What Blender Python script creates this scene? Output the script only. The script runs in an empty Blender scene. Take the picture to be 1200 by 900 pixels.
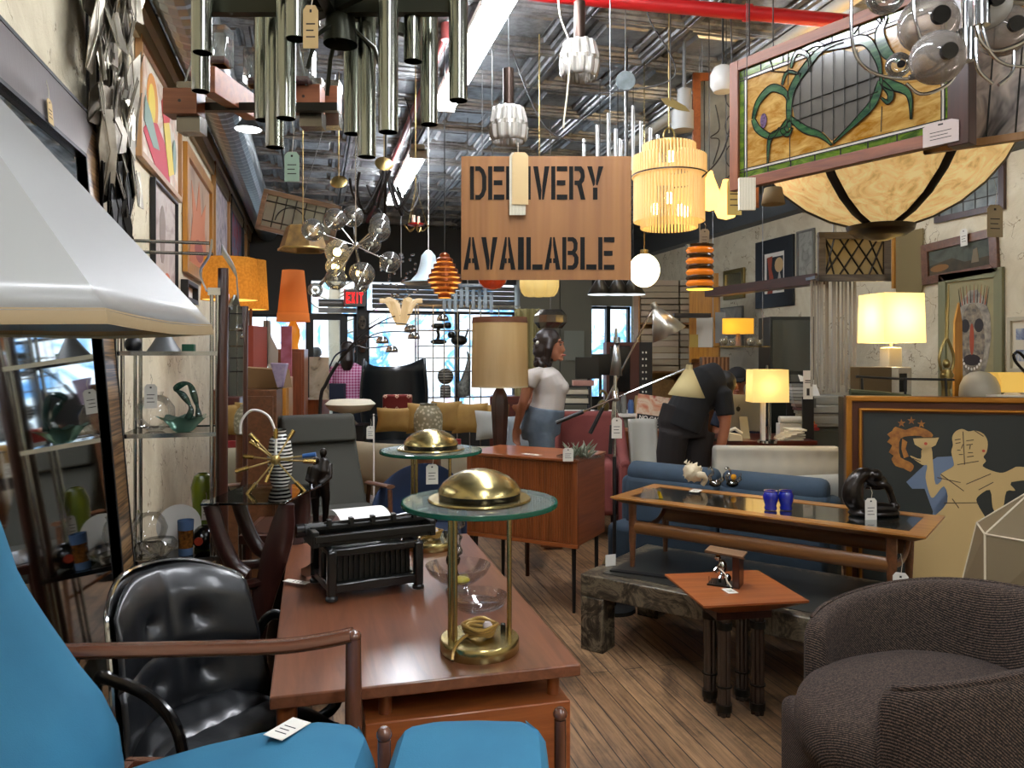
import bpy, math, random
from mathutils import Vector, Matrix, Euler
R = math.radians
PI = math.pi
SC = bpy.context.scene
COL = SC.collection
# ---------------------------------------------------------------- camera
EYE = 1.5                      # lens height above the floor
HORIZON = 415                  # image row of the horizon in the 1200x900 frame
TH = math.atan((600 - 365) / 900)   # the camera is turned this much to the right of the room's long axis
cT, sT = math.cos(TH), math.sin(TH)
cam_d = bpy.data.cameras.new('camera'); cam = bpy.data.objects.new('camera', cam_d); COL.objects.link(cam)
cam.location = (0, 0, EYE); cam.rotation_euler = (R(90), 0, -TH)
cam_d.sensor_width = 36; cam_d.lens = 27; cam_d.shift_y = -35 / 1200
cam_d.clip_start = .05; cam_d.clip_end = 200
SC.camera = cam
# ---------------------------------------------------------------- look
SC.view_settings.view_transform = 'Standard'; SC.view_settings.look = 'None'
SC.view_settings.gamma = 1; SC.view_settings.use_curve_mapping = False
SC.view_settings.exposure = 0.35
SC.cycles.max_bounces = 7; SC.cycles.diffuse_bounces = 3; SC.cycles.glossy_bounces = 3
SC.cycles.transmission_bounces = 4; SC.cycles.transparent_max_bounces = 14
SC.cycles.caustics_reflective = False; SC.cycles.caustics_refractive = False
SC.cycles.sample_clamp_indirect = 4.0
# ---------------------------------------------------------------- daylight
wd = bpy.data.worlds.new('sky'); SC.world = wd; wd.use_nodes = True
bgn = wd.node_tree.nodes['Background']; bgn.inputs[0].default_value = (.72, .85, 1, 1); bgn.inputs[1].default_value = 3.0
def light(kind, name, loc, energy, col=(1, 1, 1), rot=(0, 0, 0), size=None, sy=None, radius=None):
    l = bpy.data.lights.new(name, kind); l.energy = energy; l.color = col
    o = bpy.data.objects.new(name, l); o.location = loc; o.rotation_euler = rot; COL.objects.link(o)
    if kind == 'AREA':
        l.size = size
        if sy: l.shape = 'RECTANGLE'; l.size_y = sy
    if radius: l.shadow_soft_size = radius
    return o
sun = light('SUN', 'sun', (0, 0, 9), 3.2, (1, .95, .86), (R(52), 0, R(12)))
sun.data.angle = .01
po = light('AREA', 'shopfront_portal', (1.9, 12.15, 1.3), 1, rot=(R(-90), 0, 0), size=5.8, sy=2.6)
po.data.cycles.is_portal = True
# ---------------------------------------------------------------- colour and materials
def hx(s):
    s = s.lstrip('#'); v = [int(s[i:i + 2], 16) / 255 for i in (0, 2, 4)]
    return tuple(((x / 12.92) if x <= .04045 else ((x + .055) / 1.055) ** 2.4) for x in v) + (1,)
def newmat(name):
    m = bpy.data.materials.new(name); m.use_nodes = True
    nt = m.node_tree; b = nt.nodes['Principled BSDF']
    return m, nt, b
def N(nt, t, **k):
    n = nt.nodes.new(t)
    for a, v in k.items():
        if a in n.inputs: n.inputs[a].default_value = v
        else: setattr(n, a, v)
    return n
def coords(nt, scale=(1, 1, 1), rot=(0, 0, 0), kind='Object'):
    t = nt.nodes.new('ShaderNodeTexCoord'); mp = nt.nodes.new('ShaderNodeMapping')
    mp.inputs['Scale'].default_value = scale; mp.inputs['Rotation'].default_value = rot
    nt.links.new(t.outputs[kind], mp.inputs['Vector']); return mp.outputs['Vector']
def ramp(nt, fac, stops, const=False):
    r = nt.nodes.new('ShaderNodeValToRGB'); nt.links.new(fac, r.inputs[0])
    if const: r.color_ramp.interpolation = 'CONSTANT'
    e = r.color_ramp.elements
    while len(e) < len(stops): e.new(.5)
    for i, (p, c) in enumerate(stops): e[i].position = p; e[i].color = hx(c) if isinstance(c, str) else c
    return r.outputs['Color']
def noise(nt, vec, scale, detail=3, rough=.5, dist=0):
    n = N(nt, 'ShaderNodeTexNoise'); n.inputs['Scale'].default_value = scale; n.inputs['Detail'].default_value = detail
    n.inputs['Roughness'].default_value = rough; n.inputs['Distortion'].default_value = dist
    nt.links.new(vec, n.inputs['Vector']); return n.outputs['Fac']
def bumped(nt, b, h, strength=.3, dist=.01):
    n = nt.nodes.new('ShaderNodeBump'); n.inputs['Strength'].default_value = strength; n.inputs['Distance'].default_value = dist
    nt.links.new(h, n.inputs['Height']); nt.links.new(n.outputs['Normal'], b.inputs['Normal'])
def mat(name, col, rough=.5, metal=0, var=None, bump=None, stretch=(1, 1, 1), emit=None, coat=0, alpha=None):
    """var=(second colour, noise scale), bump=(noise scale, strength, distance), emit=(colour, strength)"""
    m, nt, b = newmat(name)
    b.inputs['Base Color'].default_value = hx(col); b.inputs['Roughness'].default_value = rough; b.inputs['Metallic'].default_value = metal
    if coat: b.inputs['Coat Weight'].default_value = coat; b.inputs['Coat Roughness'].default_value = .15
    v = None
    if var or bump: v = coords(nt, stretch)
    if var:
        nt.links.new(ramp(nt, noise(nt, v, var[1], 4), [(.32, col), (.68, var[0])]), b.inputs['Base Color'])
    if bump: bumped(nt, b, noise(nt, v, bump[0], 3), bump[1], bump[2] if len(bump) > 2 else .01)
    if emit: b.inputs['Emission Color'].default_value = hx(emit[0]); b.inputs['Emission Strength'].default_value = emit[1]
    m.diffuse_color = hx(col)
    return m
def wood(name, c1, c2, rough=.35, axis=1, scale=1.0, coat=.2, c3=None):
    m, nt, b = newmat(name)
    s = [14, 14, 14]; s[axis] = 1.1
    v = coords(nt, tuple(x * scale for x in s))
    f = noise(nt, v, 2.2, 6, .62, .6)
    st = [(.3, c1), (.7, c2)] if not c3 else [(.25, c1), (.5, c2), (.75, c3)]
    nt.links.new(ramp(nt, f, st), b.inputs['Base Color'])
    b.inputs['Roughness'].default_value = rough
    b.inputs['Coat Weight'].default_value = coat; b.inputs['Coat Roughness'].default_value = .2
    bumped(nt, b, f, .08, .003); return m
def thin_glass(name, tint='ffffff', refl=.6, rough=.03, dens=.0, facing=.35):
    """thin clear glass: mostly passes straight through, mirrors more at grazing angles"""
    m, nt, b = newmat(name); nt.nodes.remove(b)
    out = nt.nodes['Material Output']
    tr = nt.nodes.new('ShaderNodeBsdfTransparent'); tr.inputs[0].default_value = hx(tint)
    gl = nt.nodes.new('ShaderNodeBsdfGlossy'); gl.inputs['Roughness'].default_value = rough
    lw = nt.nodes.new('ShaderNodeLayerWeight'); lw.inputs[0].default_value = facing
    mu = N(nt, 'ShaderNodeMath', operation='MULTIPLY_ADD'); mu.inputs[1].default_value = refl; mu.inputs[2].default_value = .04
    mx = nt.nodes.new('ShaderNodeMixShader')
    nt.links.new(lw.outputs['Fresnel'], mu.inputs[0]); nt.links.new(mu.outputs[0], mx.inputs[0])
    nt.links.new(tr.outputs[0], mx.inputs[1]); nt.links.new(gl.outputs[0], mx.inputs[2])
    last = mx.outputs[0]
    if dens:
        df = nt.nodes.new('ShaderNodeBsdfDiffuse'); df.inputs[0].default_value = hx(tint)
        m2 = nt.nodes.new('ShaderNodeMixShader'); m2.inputs[0].default_value = dens
        nt.links.new(last, m2.inputs[1]); nt.links.new(df.outputs[0], m2.inputs[2]); last = m2.outputs[0]
    nt.links.new(last, out.inputs[0]); return m
def shade_mat(name, col, emit=None, strength=0, transl=.45, var=None, stretch=(1, 1, 1)):
    """lampshade cloth or paper: diffuse + translucent, lit shades also give light"""
    m, nt, b = newmat(name); nt.nodes.remove(b); out = nt.nodes['Material Output']
    d = nt.nodes.new('ShaderNodeBsdfDiffuse'); t = nt.nodes.new('ShaderNodeBsdfTranslucent')
    d.inputs[0].default_value = hx(col); t.inputs[0].default_value = hx(col)
    if var:
        o = ramp(nt, noise(nt, coords(nt, stretch), var[1], 4), [(.35, col), (.65, var[0])])
        nt.links.new(o, d.inputs[0]); nt.links.new(o, t.inputs[0])
    mx = nt.nodes.new('ShaderNodeMixShader'); mx.inputs[0].default_value = transl
    nt.links.new(d.outputs[0], mx.inputs[1]); nt.links.new(t.outputs[0], mx.inputs[2]); last = mx.outputs[0]
    if strength:
        e = nt.nodes.new('ShaderNodeEmission'); e.inputs[0].default_value = hx(emit); e.inputs[1].default_value = strength
        a = nt.nodes.new('ShaderNodeAddShader'); nt.links.new(last, a.inputs[0]); nt.links.new(e.outputs[0], a.inputs[1]); last = a.outputs[0]
    nt.links.new(last, out.inputs[0]); return m
def glow(name, col, s):
    m, nt, b = newmat(name); b.inputs['Base Color'].default_value = hx(col)
    b.inputs['Emission Color'].default_value = hx(col); b.inputs['Emission Strength'].default_value = s; return m
def art(name, stops, scale=3, dist=2.5, seed=0, rough=.6, detail=3, stretch=(1, 1, 1)):
    """abstract brushwork in a few paints"""
    m, nt, b = newmat(name); v = coords(nt, stretch); a = N(nt, 'ShaderNodeVectorMath', operation='ADD')
    nt.links.new(v, a.inputs[0]); a.inputs[1].default_value = (seed * 3.7, seed * 1.9, seed * 5.3)
    n = len(stops); st = [(.3 + .4 * i / max(1, n - 1), c) for i, c in enumerate(stops)]
    nt.links.new(ramp(nt, noise(nt, a.outputs[0], scale, detail, .55, dist), st), b.inputs['Base Color'])
    b.inputs['Roughness'].default_value = rough; return m
# ---------------------------------------------------------------- where things stand
def K(r, d, z=0.0):
    """r metres right of the lens, d metres in front of it -> room coordinates"""
    return Vector((cT * r + sT * d, -sT * r + cT * d, z))
def W(px, py, d): return K((px - 600) / 900 * d, d, EYE + (HORIZON - py) / 900 * d)
def WX(px, py, X):
    k = (px - 600) / 900; return W(px, py, X / (cT * k + sT))
def WY(px, py, Y):
    k = (px - 600) / 900; return W(px, py, Y / (cT - sT * k))
def WZ(px, py, z): return W(px, py, 900 * (EYE - z) / (py - HORIZON))
# ---------------------------------------------------------------- mesh builder
class MB:
    def __init__(s): s.v = []; s.f = []; s.m = []; s.mi = 0; s.T = None
    def pts(s, ps):
        b = len(s.v)
        for p in ps:
            p = Vector(p)
            s.v.append(s.T @ p if s.T else p)
        return b
    def face(s, ids): s.f.append(tuple(ids)); s.m.append(s.mi)
    def poly(s, ps): b = s.pts(ps); s.face(range(b, b + len(ps))); return s
    def box(s, x0, y0, z0, x1, y1, z1):
        b = s.pts([(x, y, z) for z in (z0, z1) for x, y in ((x0, y0), (x1, y0), (x1, y1), (x0, y1))])
        for q in ((3, 2, 1, 0), (4, 5, 6, 7), (0, 1, 5, 4), (1, 2, 6, 5), (2, 3, 7, 6), (3, 0, 4, 7)): s.face([b + i for i in q])
        return s
    def bc(s, cx, cy, cz, sx, sy, sz, rot=None):
        old = s.T
        if rot is not None:
            M_ = Matrix.Translation((cx, cy, cz)) @ Euler(rot).to_matrix().to_4x4(); s.T = (old @ M_) if old else M_
            s.box(-sx / 2, -sy / 2, -sz / 2, sx / 2, sy / 2, sz / 2); s.T = old
        else: s.box(cx - sx / 2, cy - sy / 2, cz - sz / 2, cx + sx / 2, cy + sy / 2, cz + sz / 2)
        return s
    def rings(s, rs, cap0=True, cap1=True, closed=False):
        n = len(rs[0]); b = [s.pts(r) for r in rs]
        L = len(rs)
        for i in range(L if closed else L - 1):
            p, q = b[i], b[(i + 1) % L]
            for j in range(n):
                k = (j + 1) % n; s.face((p + j, p + k, q + k, q + j))
        if not closed:
            if cap0: s.face([b[0] + j for j in range(n - 1, -1, -1)])
            if cap1: s.face([b[-1] + j for j in range(n)])
        return s
    def tube(s, ps, r, n=8, closed=False, up=None, ry=None, cap=True):
        """tube along points; r, ry single values or lists (ry = radius across 'up')"""
        ps = [Vector(p) for p in ps]; L = len(ps)
        rr = r if isinstance(r, (list, tuple)) else [r] * L
        r2 = rr if ry is None else (ry if isinstance(ry, (list, tuple)) else [ry] * L)
        out = []; prev = Vector(up) if up else None
        for i, p in enumerate(ps):
            if closed: t = ps[(i + 1) % L] - ps[i - 1]
            else: t = ps[min(i + 1, L - 1)] - ps[max(i - 1, 0)]
            t = t.normalized() if t.length > 1e-9 else Vector((0, 0, 1))
            if prev is None: prev = Vector((0, 0, 1)) if abs(t.z) < .9 else Vector((1, 0, 0))
            a = (prev - t * prev.dot(t))
            if a.length < 1e-5: a = t.orthogonal()
            a.normalize(); c = t.cross(a)
            if up is None: prev = a
            out.append([p + a * rr[i] * math.cos(2 * PI * j / n) + c * r2[i] * math.sin(2 * PI * j / n) for j in range(n)])
        return s.rings(out, cap, cap, closed)
    def cyl(s, p, q, r, r2=None, n=12, cap=True): return s.tube([p, q], [r, r if r2 is None else r2], n, cap=cap)
    def lathe(s, prof, c=(0, 0, 0), n=24, cap=False, sx=1, sy=1, a0=0):
        rs = [[(c[0] + r * sx * math.cos(a0 + 2 * PI * j / n), c[1] + r * sy * math.sin(a0 + 2 * PI * j / n), c[2] + z) for j in range(n)] for r, z in prof]
        return s.rings(rs, cap, cap)
    def sph(s, c, r, n=12, rz=None, ry=None):
        rz = r if rz is None else rz
        rs = [[(c[0] + r * math.sin(PI * i / (n // 2 + 1)) * math.cos(2 * PI * j / n), c[1] + (ry or r) * math.sin(PI * i / (n // 2 + 1)) * math.sin(2 * PI * j / n),
                c[2] - rz * math.cos(PI * i / (n // 2 + 1))) for j in range(n)] for i in range(1, n // 2 + 1)]
        return s.rings(rs)
    def prism(s, poly, O=(0, 0, 0), U=(1, 0, 0), V=(0, 0, 1), t=.01):
        """outline in (u,v), thickness t away from the viewer side"""
        O, U, V = Vector(O), Vector(U).normalized(), Vector(V).normalized(); Nn = U.cross(V)
        a = [O + U * p[0] + V * p[1] for p in poly]; bb = [p - Nn * t for p in a]
        n = len(poly); i0 = s.pts(a); i1 = s.pts(bb)
        s.face(range(i0, i0 + n)); s.face([i1 + n - 1 - j for j in range(n)])
        for j in range(n): k = (j + 1) % n; s.face((i0 + j, i1 + j, i1 + k, i0 + k))
        return s
    def grid(s, fn, nu, nv, cu=False):
        b = s.pts([fn(i / nu, j / nv) for j in range(nv + 1) for i in range(nu + (0 if cu else 1))])
        w = nu + (0 if cu else 1)
        for j in range(nv):
            for i in range(nu):
                k = (i + 1) % w if cu else i + 1
                s.face((b + j * w + i, b + j * w + k, b + (j + 1) * w + k, b + (j + 1) * w + i))
        return s
    def text(s, txt, O, U, V, size, t=.001, sx=1.0, bold=0.0, align='CENTER'):
        c = bpy.data.curves.new('t', 'FONT'); c.body = txt; c.size = size; c.align_x = align; c.align_y = 'CENTER'; c.offset = bold; c.extrude = t / 2
        c.resolution_u = 3
        o = bpy.data.objects.new('t', c); COL.objects.link(o); bpy.context.view_layer.update()
        me = bpy.data.meshes.new_from_object(o.evaluated_get(bpy.context.evaluated_depsgraph_get()))
        U, V = Vector(U).normalized(), Vector(V).normalized(); Nn = U.cross(V); O = Vector(O)
        b = s.pts([O + U * (v.co.x * sx) + V * v.co.y + Nn * v.co.z for v in me.vertices])
        for p in me.polygons: s.face([b + i for i in p.vertices])
        bpy.data.objects.remove(o); bpy.data.meshes.remove(me); bpy.data.curves.remove(c); return s
    def build(s, name, mats, parent=None, bevel=0, sub=0, loc=None, rz=0, angle=38, solid=0, seg=2):
        me = bpy.data.meshes.new(name); me.from_pydata([tuple(v) for v in s.v], [], s.f)
        if not isinstance(mats, (list, tuple)): mats = [mats]
        for m in mats: me.materials.append(m)
        for p, i in zip(me.polygons, s.m): p.material_index = min(i, len(mats) - 1)
        me.update(); me.shade_smooth()
        if not sub: me.set_sharp_from_angle(angle=R(angle))
        o = bpy.data.objects.new(name, me); COL.objects.link(o)
        if parent is not None: o.parent = parent
        if loc is not None: o.location = loc
        if rz: o.rotation_euler = (0, 0, rz)
        if solid: md = o.modifiers.new('solid', 'SOLIDIFY'); md.thickness = solid; md.offset = 0
        if bevel:
            md = o.modifiers.new('bevel', 'BEVEL'); md.width = bevel; md.segments = seg; md.limit_method = 'ANGLE'; md.angle_limit = R(40)
        if sub: md = o.modifiers.new('sub', 'SUBSURF'); md.levels = sub; md.render_levels = sub
        return o
def tag(o, label, cat, group=None, kind=None):
    o['label'] = label; o['category'] = cat
    if group: o['group'] = group
    if kind: o['kind'] = kind
    return o
def T(name, label, cat, loc=(0, 0, 0), rz=0, group=None):
    o = bpy.data.objects.new(name, None); o.empty_display_size = .05; COL.objects.link(o)
    o.location = loc; o.rotation_euler = (0, 0, rz); return tag(o, label, cat, group)
def S(mb, name, mats, label, cat, loc=None, rz=0, group=None, kind=None, **k):
    return tag(mb.build(name, mats, None, loc=loc, rz=rz, **k), label, cat, group, kind)
def struct(mb, name, mats, **k):
    o = mb.build(name, mats, **k); o['kind'] = 'structure'; return o
def copy_tree(o, parent=None):
    c = o.copy(); COL.objects.link(c)
    if parent is not None: c.parent = parent
    for ch in list(o.children): copy_tree(ch, c)
    return c
def again(o, loc, label, rz=None, scale=None):
    c = copy_tree(o); c.location = loc; c['label'] = label
    if rz is not None: c.rotation_euler = (0, 0, rz)
    if scale: c.scale = (scale,) * 3
    return c
CA = -TH                        # yaw of things square to the lens
def smooth_path(ps, n=6, closed=False):
    """Catmull-Rom through the points"""
    ps = [Vector(p) for p in ps]; L = len(ps); out = []
    for i in range(L if closed else L - 1):
        g = (lambda k: ps[k % L]) if closed else (lambda k: ps[max(0, min(L - 1, k))])
        a, b, c, d = g(i - 1), g(i), g(i + 1), g(i + 2)
        for j in range(n):
            t = j / n
            out.append(.5 * ((2 * b) + (c - a) * t + (2 * a - 5 * b + 4 * c - d) * t * t + (3 * b - a - 3 * c + d) * t ** 3))
    if not closed: out.append(ps[-1])
    return out
# shared materials
BRASS = mat('brushed brass', 'aa9a68', .25, 1, bump=(60, .05)); GOLDM = mat('gilt metal', 'a08a58', .35, 1)
CHROME = mat('chrome', 'c9cbcc', .13, 1); STEEL = mat('dull steel', '8e9193', .35, 1); DKMETAL = mat('dark metal', '26241f', .4, .7)
BLACK = mat('black', '0e0e0f', .45); BLACKG = mat('black gloss', '0b0b0c', .18); WHITE = mat('white', 'e4e0d6', .5); PAPER = mat('paper', 'd8d4c8', .8)
INK = mat('ink', '2a2624', .7); STRING = mat('string', 'c8c0ac', .9); RED = mat('red paint', 'b5161a', .35)
CREAM = mat('cream', 'cfc6ae', .6); GREY = mat('grey', '77766f', .6); MANILA = mat('manila card', 'c7ac7c', .8)
WALNUT = wood('walnut', '4a2c18', '6e452a'); TEAK = wood('teak', '7a3f1d', 'a0592c'); TEAKX = wood('teak side grain', '7a3f1d', 'a0592c', axis=0); TEAKZ = wood('teak upright grain', '6c381b', '935128', axis=2)
DKWOOD = wood('dark wood', '24100a', '3c1c12', rough=.3, axis=2); OAK = wood('oak', '8a6237', 'a67a48', axis=2)
DKWOODX = wood('dark wood side grain', '2a150d', '482417', axis=0, rough=.3)
GLASS = thin_glass('clear glass'); GLASSG = thin_glass('green edge glass', 'cfe8da', .7); MIRROR = mat('mirror', 'dfe3e2', .02, 1)
FROST = thin_glass('cloudy glass', 'dfe0dc', .5, .2, .3); SMOKE = thin_glass('smoked glass', '8b8d8c', .8, .05)
BULB = glow('warm bulb', 'ffd98f', 18); BULBW = glow('white bulb', 'fff3dc', 14)
def price_tag(parent, p, rz=0, w=.035, h=.07, lie=False, m=None, up=.03, label=None):
    """small card on a loop of string, in the parent's own coordinates"""
    mb = MB(); x, y, z = p
    if lie:
        mb.T = Matrix.Translation(p) @ Euler((0, 0, rz)).to_matrix().to_4x4()
        mb.box(-w / 2, -h / 2, 0, w / 2, h / 2, .0012); mb.mi = 1
        for i in range(3): mb.box(-w * .3, -h * .25 + i * h * .16, .0012, w * (.3 - .1 * (i % 2)), -h * .25 + i * h * .16 + h * .03, .0016)
    else:
        mb.T = Matrix.Translation(p) @ Euler((0, 0, rz)).to_matrix().to_4x4()
        mb.prism([(-w / 2, -h), (w / 2, -h), (w / 2, -h * .12), (w * .3, 0), (-w * .3, 0), (-w / 2, -h * .12)], t=.0012); mb.mi = 1
        for i in range(3): mb.box(-w * .3, -.0006, -h * (.45 + i * .15), w * (.3 - .1 * (i % 2)), 0, -h * (.42 + i * .15))
        mb.box(-w * .07, -.0006, -h * .17, w * .07, 0, -h * .1); mb.mi = 2
        mb.tube([(0, .001, -h * .13), (w * .12, .001, up * .5), (0, .004, up)], .0012, 4)
    o = mb.build('price_tag', [m or PAPER, INK, STRING], parent)
    if label: o['label'] = label
    return o
# ================================================================ the room
XL, XR, YB, YF, ZC = -.9, 5.2, -3.2, 12.0, 3.5
# floor: long worn boards running towards the street
def floor_mat():
    m, nt, b = newmat('worn floorboards'); v = coords(nt)
    sx = N(nt, 'ShaderNodeSeparateXYZ'); nt.links.new(v, sx.inputs[0])
    br = N(nt, 'ShaderNodeTexBrick'); mp = N(nt, 'ShaderNodeMapping'); mp.inputs['Rotation'].default_value = (0, 0, R(90))
    nt.links.new(v, mp.inputs[0]); nt.links.new(mp.outputs[0], br.inputs['Vector'])
    br.offset = .37; br.inputs['Scale'].default_value = 1; br.inputs['Mortar Size'].default_value = .0025; br.inputs['Brick Width'].default_value = 1.7; br.inputs['Row Height'].default_value = .085
    br.inputs['Color1'].default_value = hx('8a725a'); br.inputs['Color2'].default_value = hx('a48b70'); br.inputs['Mortar'].default_value = hx('1e150e')
    g = noise(nt, coords(nt, (22, 1.2, 1)), 2.5, 6, .65, .8)
    w = noise(nt, coords(nt, (1, .6, 1)), 2.6, 7, .7, .4)
    m1 = N(nt, 'ShaderNodeMix', data_type='RGBA', blend_type='MULTIPLY'); m1.inputs[0].default_value = .75
    nt.links.new(br.outputs['Color'], m1.inputs['A']); nt.links.new(ramp(nt, g, [(.32, '6b5442'), (.62, 'fff4e4')]), m1.inputs['B'])
    m2 = N(nt, 'ShaderNodeMix', data_type='RGBA', blend_type='MULTIPLY'); m2.inputs[0].default_value = .8
    nt.links.new(m1.outputs['Result'], m2.inputs['A']); nt.links.new(ramp(nt, w, [(.36, '52402f'), (.52, 'fff2e2')]), m2.inputs['B'])
    nt.links.new(m2.outputs['Result'], b.inputs['Base Color'])
    b.inputs['Roughness'].default_value = .42; bumped(nt, b, g, .25, .004); return m
struct(MB().box(XL - .2, YB, -.12, XR + .2, YF + .1, 0), 'floor', floor_mat())
def plaster():
    m, nt, b = newmat('cracked trowelled plaster'); v = coords(nt)
    f = noise(nt, v, 2.2, 6, .6, 1.2); vo = N(nt, 'ShaderNodeTexVoronoi', feature='DISTANCE_TO_EDGE'); vo.inputs['Scale'].default_value = 5.5
    ns = N(nt, 'ShaderNodeTexNoise'); ns.inputs['Scale'].default_value = 3; ns.inputs['Detail'].default_value = 5
    nt.links.new(v, ns.inputs[0]); ad = N(nt, 'ShaderNodeMix', data_type='RGBA'); ad.inputs[0].default_value = .55
    nt.links.new(v, ad.inputs['A']); nt.links.new(ns.outputs['Color'], ad.inputs['B']); nt.links.new(ad.outputs['Result'], vo.inputs['Vector'])
    ck = ramp(nt, vo.outputs['Distance'], [(.0, '8a7250'), (.02, 'ffffff')])
    gate = ramp(nt, noise(nt, v, 4.5, 3), [(.48, 'ffffff'), (.56, '000000')])
    base = ramp(nt, f, [(.3, 'c4b79a'), (.5, 'd2c7ab'), (.7, 'ddd4bb')])
    mx = N(nt, 'ShaderNodeMix', data_type='RGBA', blend_type='MULTIPLY'); mx.inputs[0].default_value = 1
    m2 = N(nt, 'ShaderNodeMix', data_type='RGBA'); nt.links.new(gate, m2.inputs[0]); nt.links.new(ck, m2.inputs['A']); m2.inputs['B'].default_value = (1, 1, 1, 1)
    nt.links.new(base, mx.inputs['A']); nt.links.new(m2.outputs['Result'], mx.inputs['B'])
    nt.links.new(mx.outputs['Result'], b.inputs['Base Color']); b.inputs['Roughness'].default_value = .75
    bumped(nt, b, noise(nt, v, 7, 6, .65, 2.5), .5, .02); return m
PLASTER = plaster()
struct(MB().box(XL - .15, YB, 0, XL, YF, ZC + .1), 'wall_left', PLASTER)
struct(MB().box(XR, YB, 0, XR + .15, YF, ZC + .1), 'wall_right', PLASTER)
struct(MB().box(XL - .15, YB - .15, 0, XR + .15, YB, ZC + .1), 'wall_back', PLASTER)
# pressed tin ceiling: nested square mouldings
def tin():
    m, nt, b = newmat('pressed tin'); v = coords(nt)
    nt.links.new(ramp(nt, noise(nt, v, 3.5, 6, .7), [(.35, '5c5c5b'), (.6, 'aaacae')]), b.inputs['Base Color'])
    b.inputs['Metallic'].default_value = .85; b.inputs['Roughness'].default_value = .33
    bumped(nt, b, noise(nt, v, 26, 3), .25, .01); return m
TIN = tin()
mb = MB(); ts = .62
nx = int((XR - XL + .1) / ts) + 1; ny = int((YF - YB) / ts) + 1
prof = [(.5, 0), (.485, -.022), (.46, -.022), (.45, -.004), (.40, -.004), (.385, .02), (.36, .02), (.345, .004), (.29, .004), (.275, .03), (.25, .03), (.215, .008), (.0, .008)]
for ix in range(nx):
    for iy in range(ny):
        cx, cy = XL + (ix + .5) * ts, YB + (iy + .5) * ts; prev = None
        for h, z in prof[:-1]:
            q = mb.pts([(cx + sx * h * ts, cy + sy * h * ts, ZC + z) for sx, sy in ((-1, -1), (1, -1), (1, 1), (-1, 1))])
            if prev is not None:
                for j in range(4): k = (j + 1) % 4; mb.face((prev + k, prev + j, q + j, q + k))
            prev = q
        mb.face((prev + 3, prev + 2, prev + 1, prev))
struct(mb, 'ceiling', TIN, angle=10)
struct(MB().box(XL - .15, YB - .1, ZC + .05, XR + .15, YF + .2, ZC + .15), 'ceiling_slab', BLACK)
# cornices
TINDK = mat('dark cornice tin', '5b5d5e', .45, .6, bump=(14, .3))
mb = MB(); mb.prism([(0, 0), (-.42, 0), (-.40, -.08), (-.2, -.16), (-.08, -.42), (0, -.45)], O=(XR, YF, ZC), U=(1, 0, 0), V=(0, 0, 1), t=-(YF - YB))
struct(mb, 'trim_1', TINDK)
TRIMC = mat('painted moulding', 'b3a78c', .6)
mb = MB(); mb.prism([(0, 0), (0, -.2), (.03, -.2), (.04, -.12), (.03, -.08), (.06, -.06), (.07, 0)], O=(XL, YF, ZC - .14), U=(1, 0, 0), V=(0, 0, 1), t=-(YF - YB))
struct(mb, 'trim_2', TRIMC)
# ---------------- street front
FRB = mat('dark shopfront metal', '1b1a19', .4, .3); BULK = mat('dark bulkhead', '3c3b38', .7); BEIGE = mat('greige painted wall', '8d8b7c', .7)
GATE = mat('gate housing metal', '9a9a98', .45, .4)
STG = thin_glass('shopfront glass', 'f4f8fa', .5)
Y0 = YF
mb = MB(); mb.box(XL - .15, Y0, 2.62, XR + .15, Y0 + .15, ZC + .1); mb.box(XL - .15, Y0, 2.1, .0, Y0 + .15, 2.62); mb.box(XL - .15, Y0, 0, XL, Y0 + .15, 2.62)
mb.box(XL - .15, Y0, 0, -.05, Y0 + .15, .55); mb.box(.82, Y0, 0, 3.2, Y0 + .15, .5); mb.box(4.42, Y0, 0, XR + .15, Y0 + .15, .75)
struct(mb, 'wall_front', BULK)
struct(MB().box(3.2, Y0 - .25, 0, 3.86, Y0 + .15, 3.0).box(3.88, Y0 - .22, 0, 4.42, Y0 + .15, 3.0).box(4.42, Y0 - .05, 2.3, XR, Y0, 2.62), 'partition_wall', BEIGE)
struct(MB().box(.67, Y0 - .12, 0, .82, Y0 + .15, 2.62), 'column', FRB)
mb = MB()
for i in range(5): mb.cyl((.9, Y0 - .07, 2.24 + i * .075), (3.15, Y0 - .07, 2.24 + i * .075), .036, n=8)
struct(mb, 'trim_3', GATE)
struct(MB().box(.1, Y0 - .1, 2.13, .66, Y0 + .05, 2.2).cyl((.1, Y0 - .12, 2.27), (.66, Y0 - .12, 2.27), .06, n=10), 'trim_4', GATE)
def window(name, x0, x1, z0, z1, muls=(), bars=()):
    f = MB(); w = .045
    f.box(x0, Y0 + .02, z0, x0 + w, Y0 + .1, z1).box(x1 - w, Y0 + .02, z0, x1, Y0 + .1, z1).box(x0, Y0 + .02, z0, x1, Y0 + .1, z0 + w).box(x0, Y0 + .02, z1 - w, x1, Y0 + .1, z1)
    for m in muls: f.box(m - .035, Y0 + .0, z0, m + .035, Y0 + .1, z1)
    for b_ in bars: f.box(x0, Y0 + .03, b_ - .02, x1, Y0 + .08, b_ + .02)
    o = struct(f, name, FRB); g = MB().box(x0 + w, Y0 + .055, z0 + w, x1 - w, Y0 + .061, z1 - w).build('pane', STG, o); return o
window('window_1', XL, -.04, .55, 2.1); window('window_2', .82, 3.2, .5, 2.18, muls=(2.24,)); window('window_3', 4.42, XR, .75, 2.3, muls=(4.8,)); window('window_4', .49, .67, .1, 2.12)
dr = struct(MB().box(-.04, Y0 + .02, 0, .03, Y0 + .1, 2.12).box(.42, Y0 + .02, 0, .49, Y0 + .1, 2.12).box(.03, Y0 + .02, 2.02, .42, Y0 + .1, 2.12).box(.03, Y0 + .02, 0, .42, Y0 + .1, .22), 'door_1', FRB)
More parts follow.
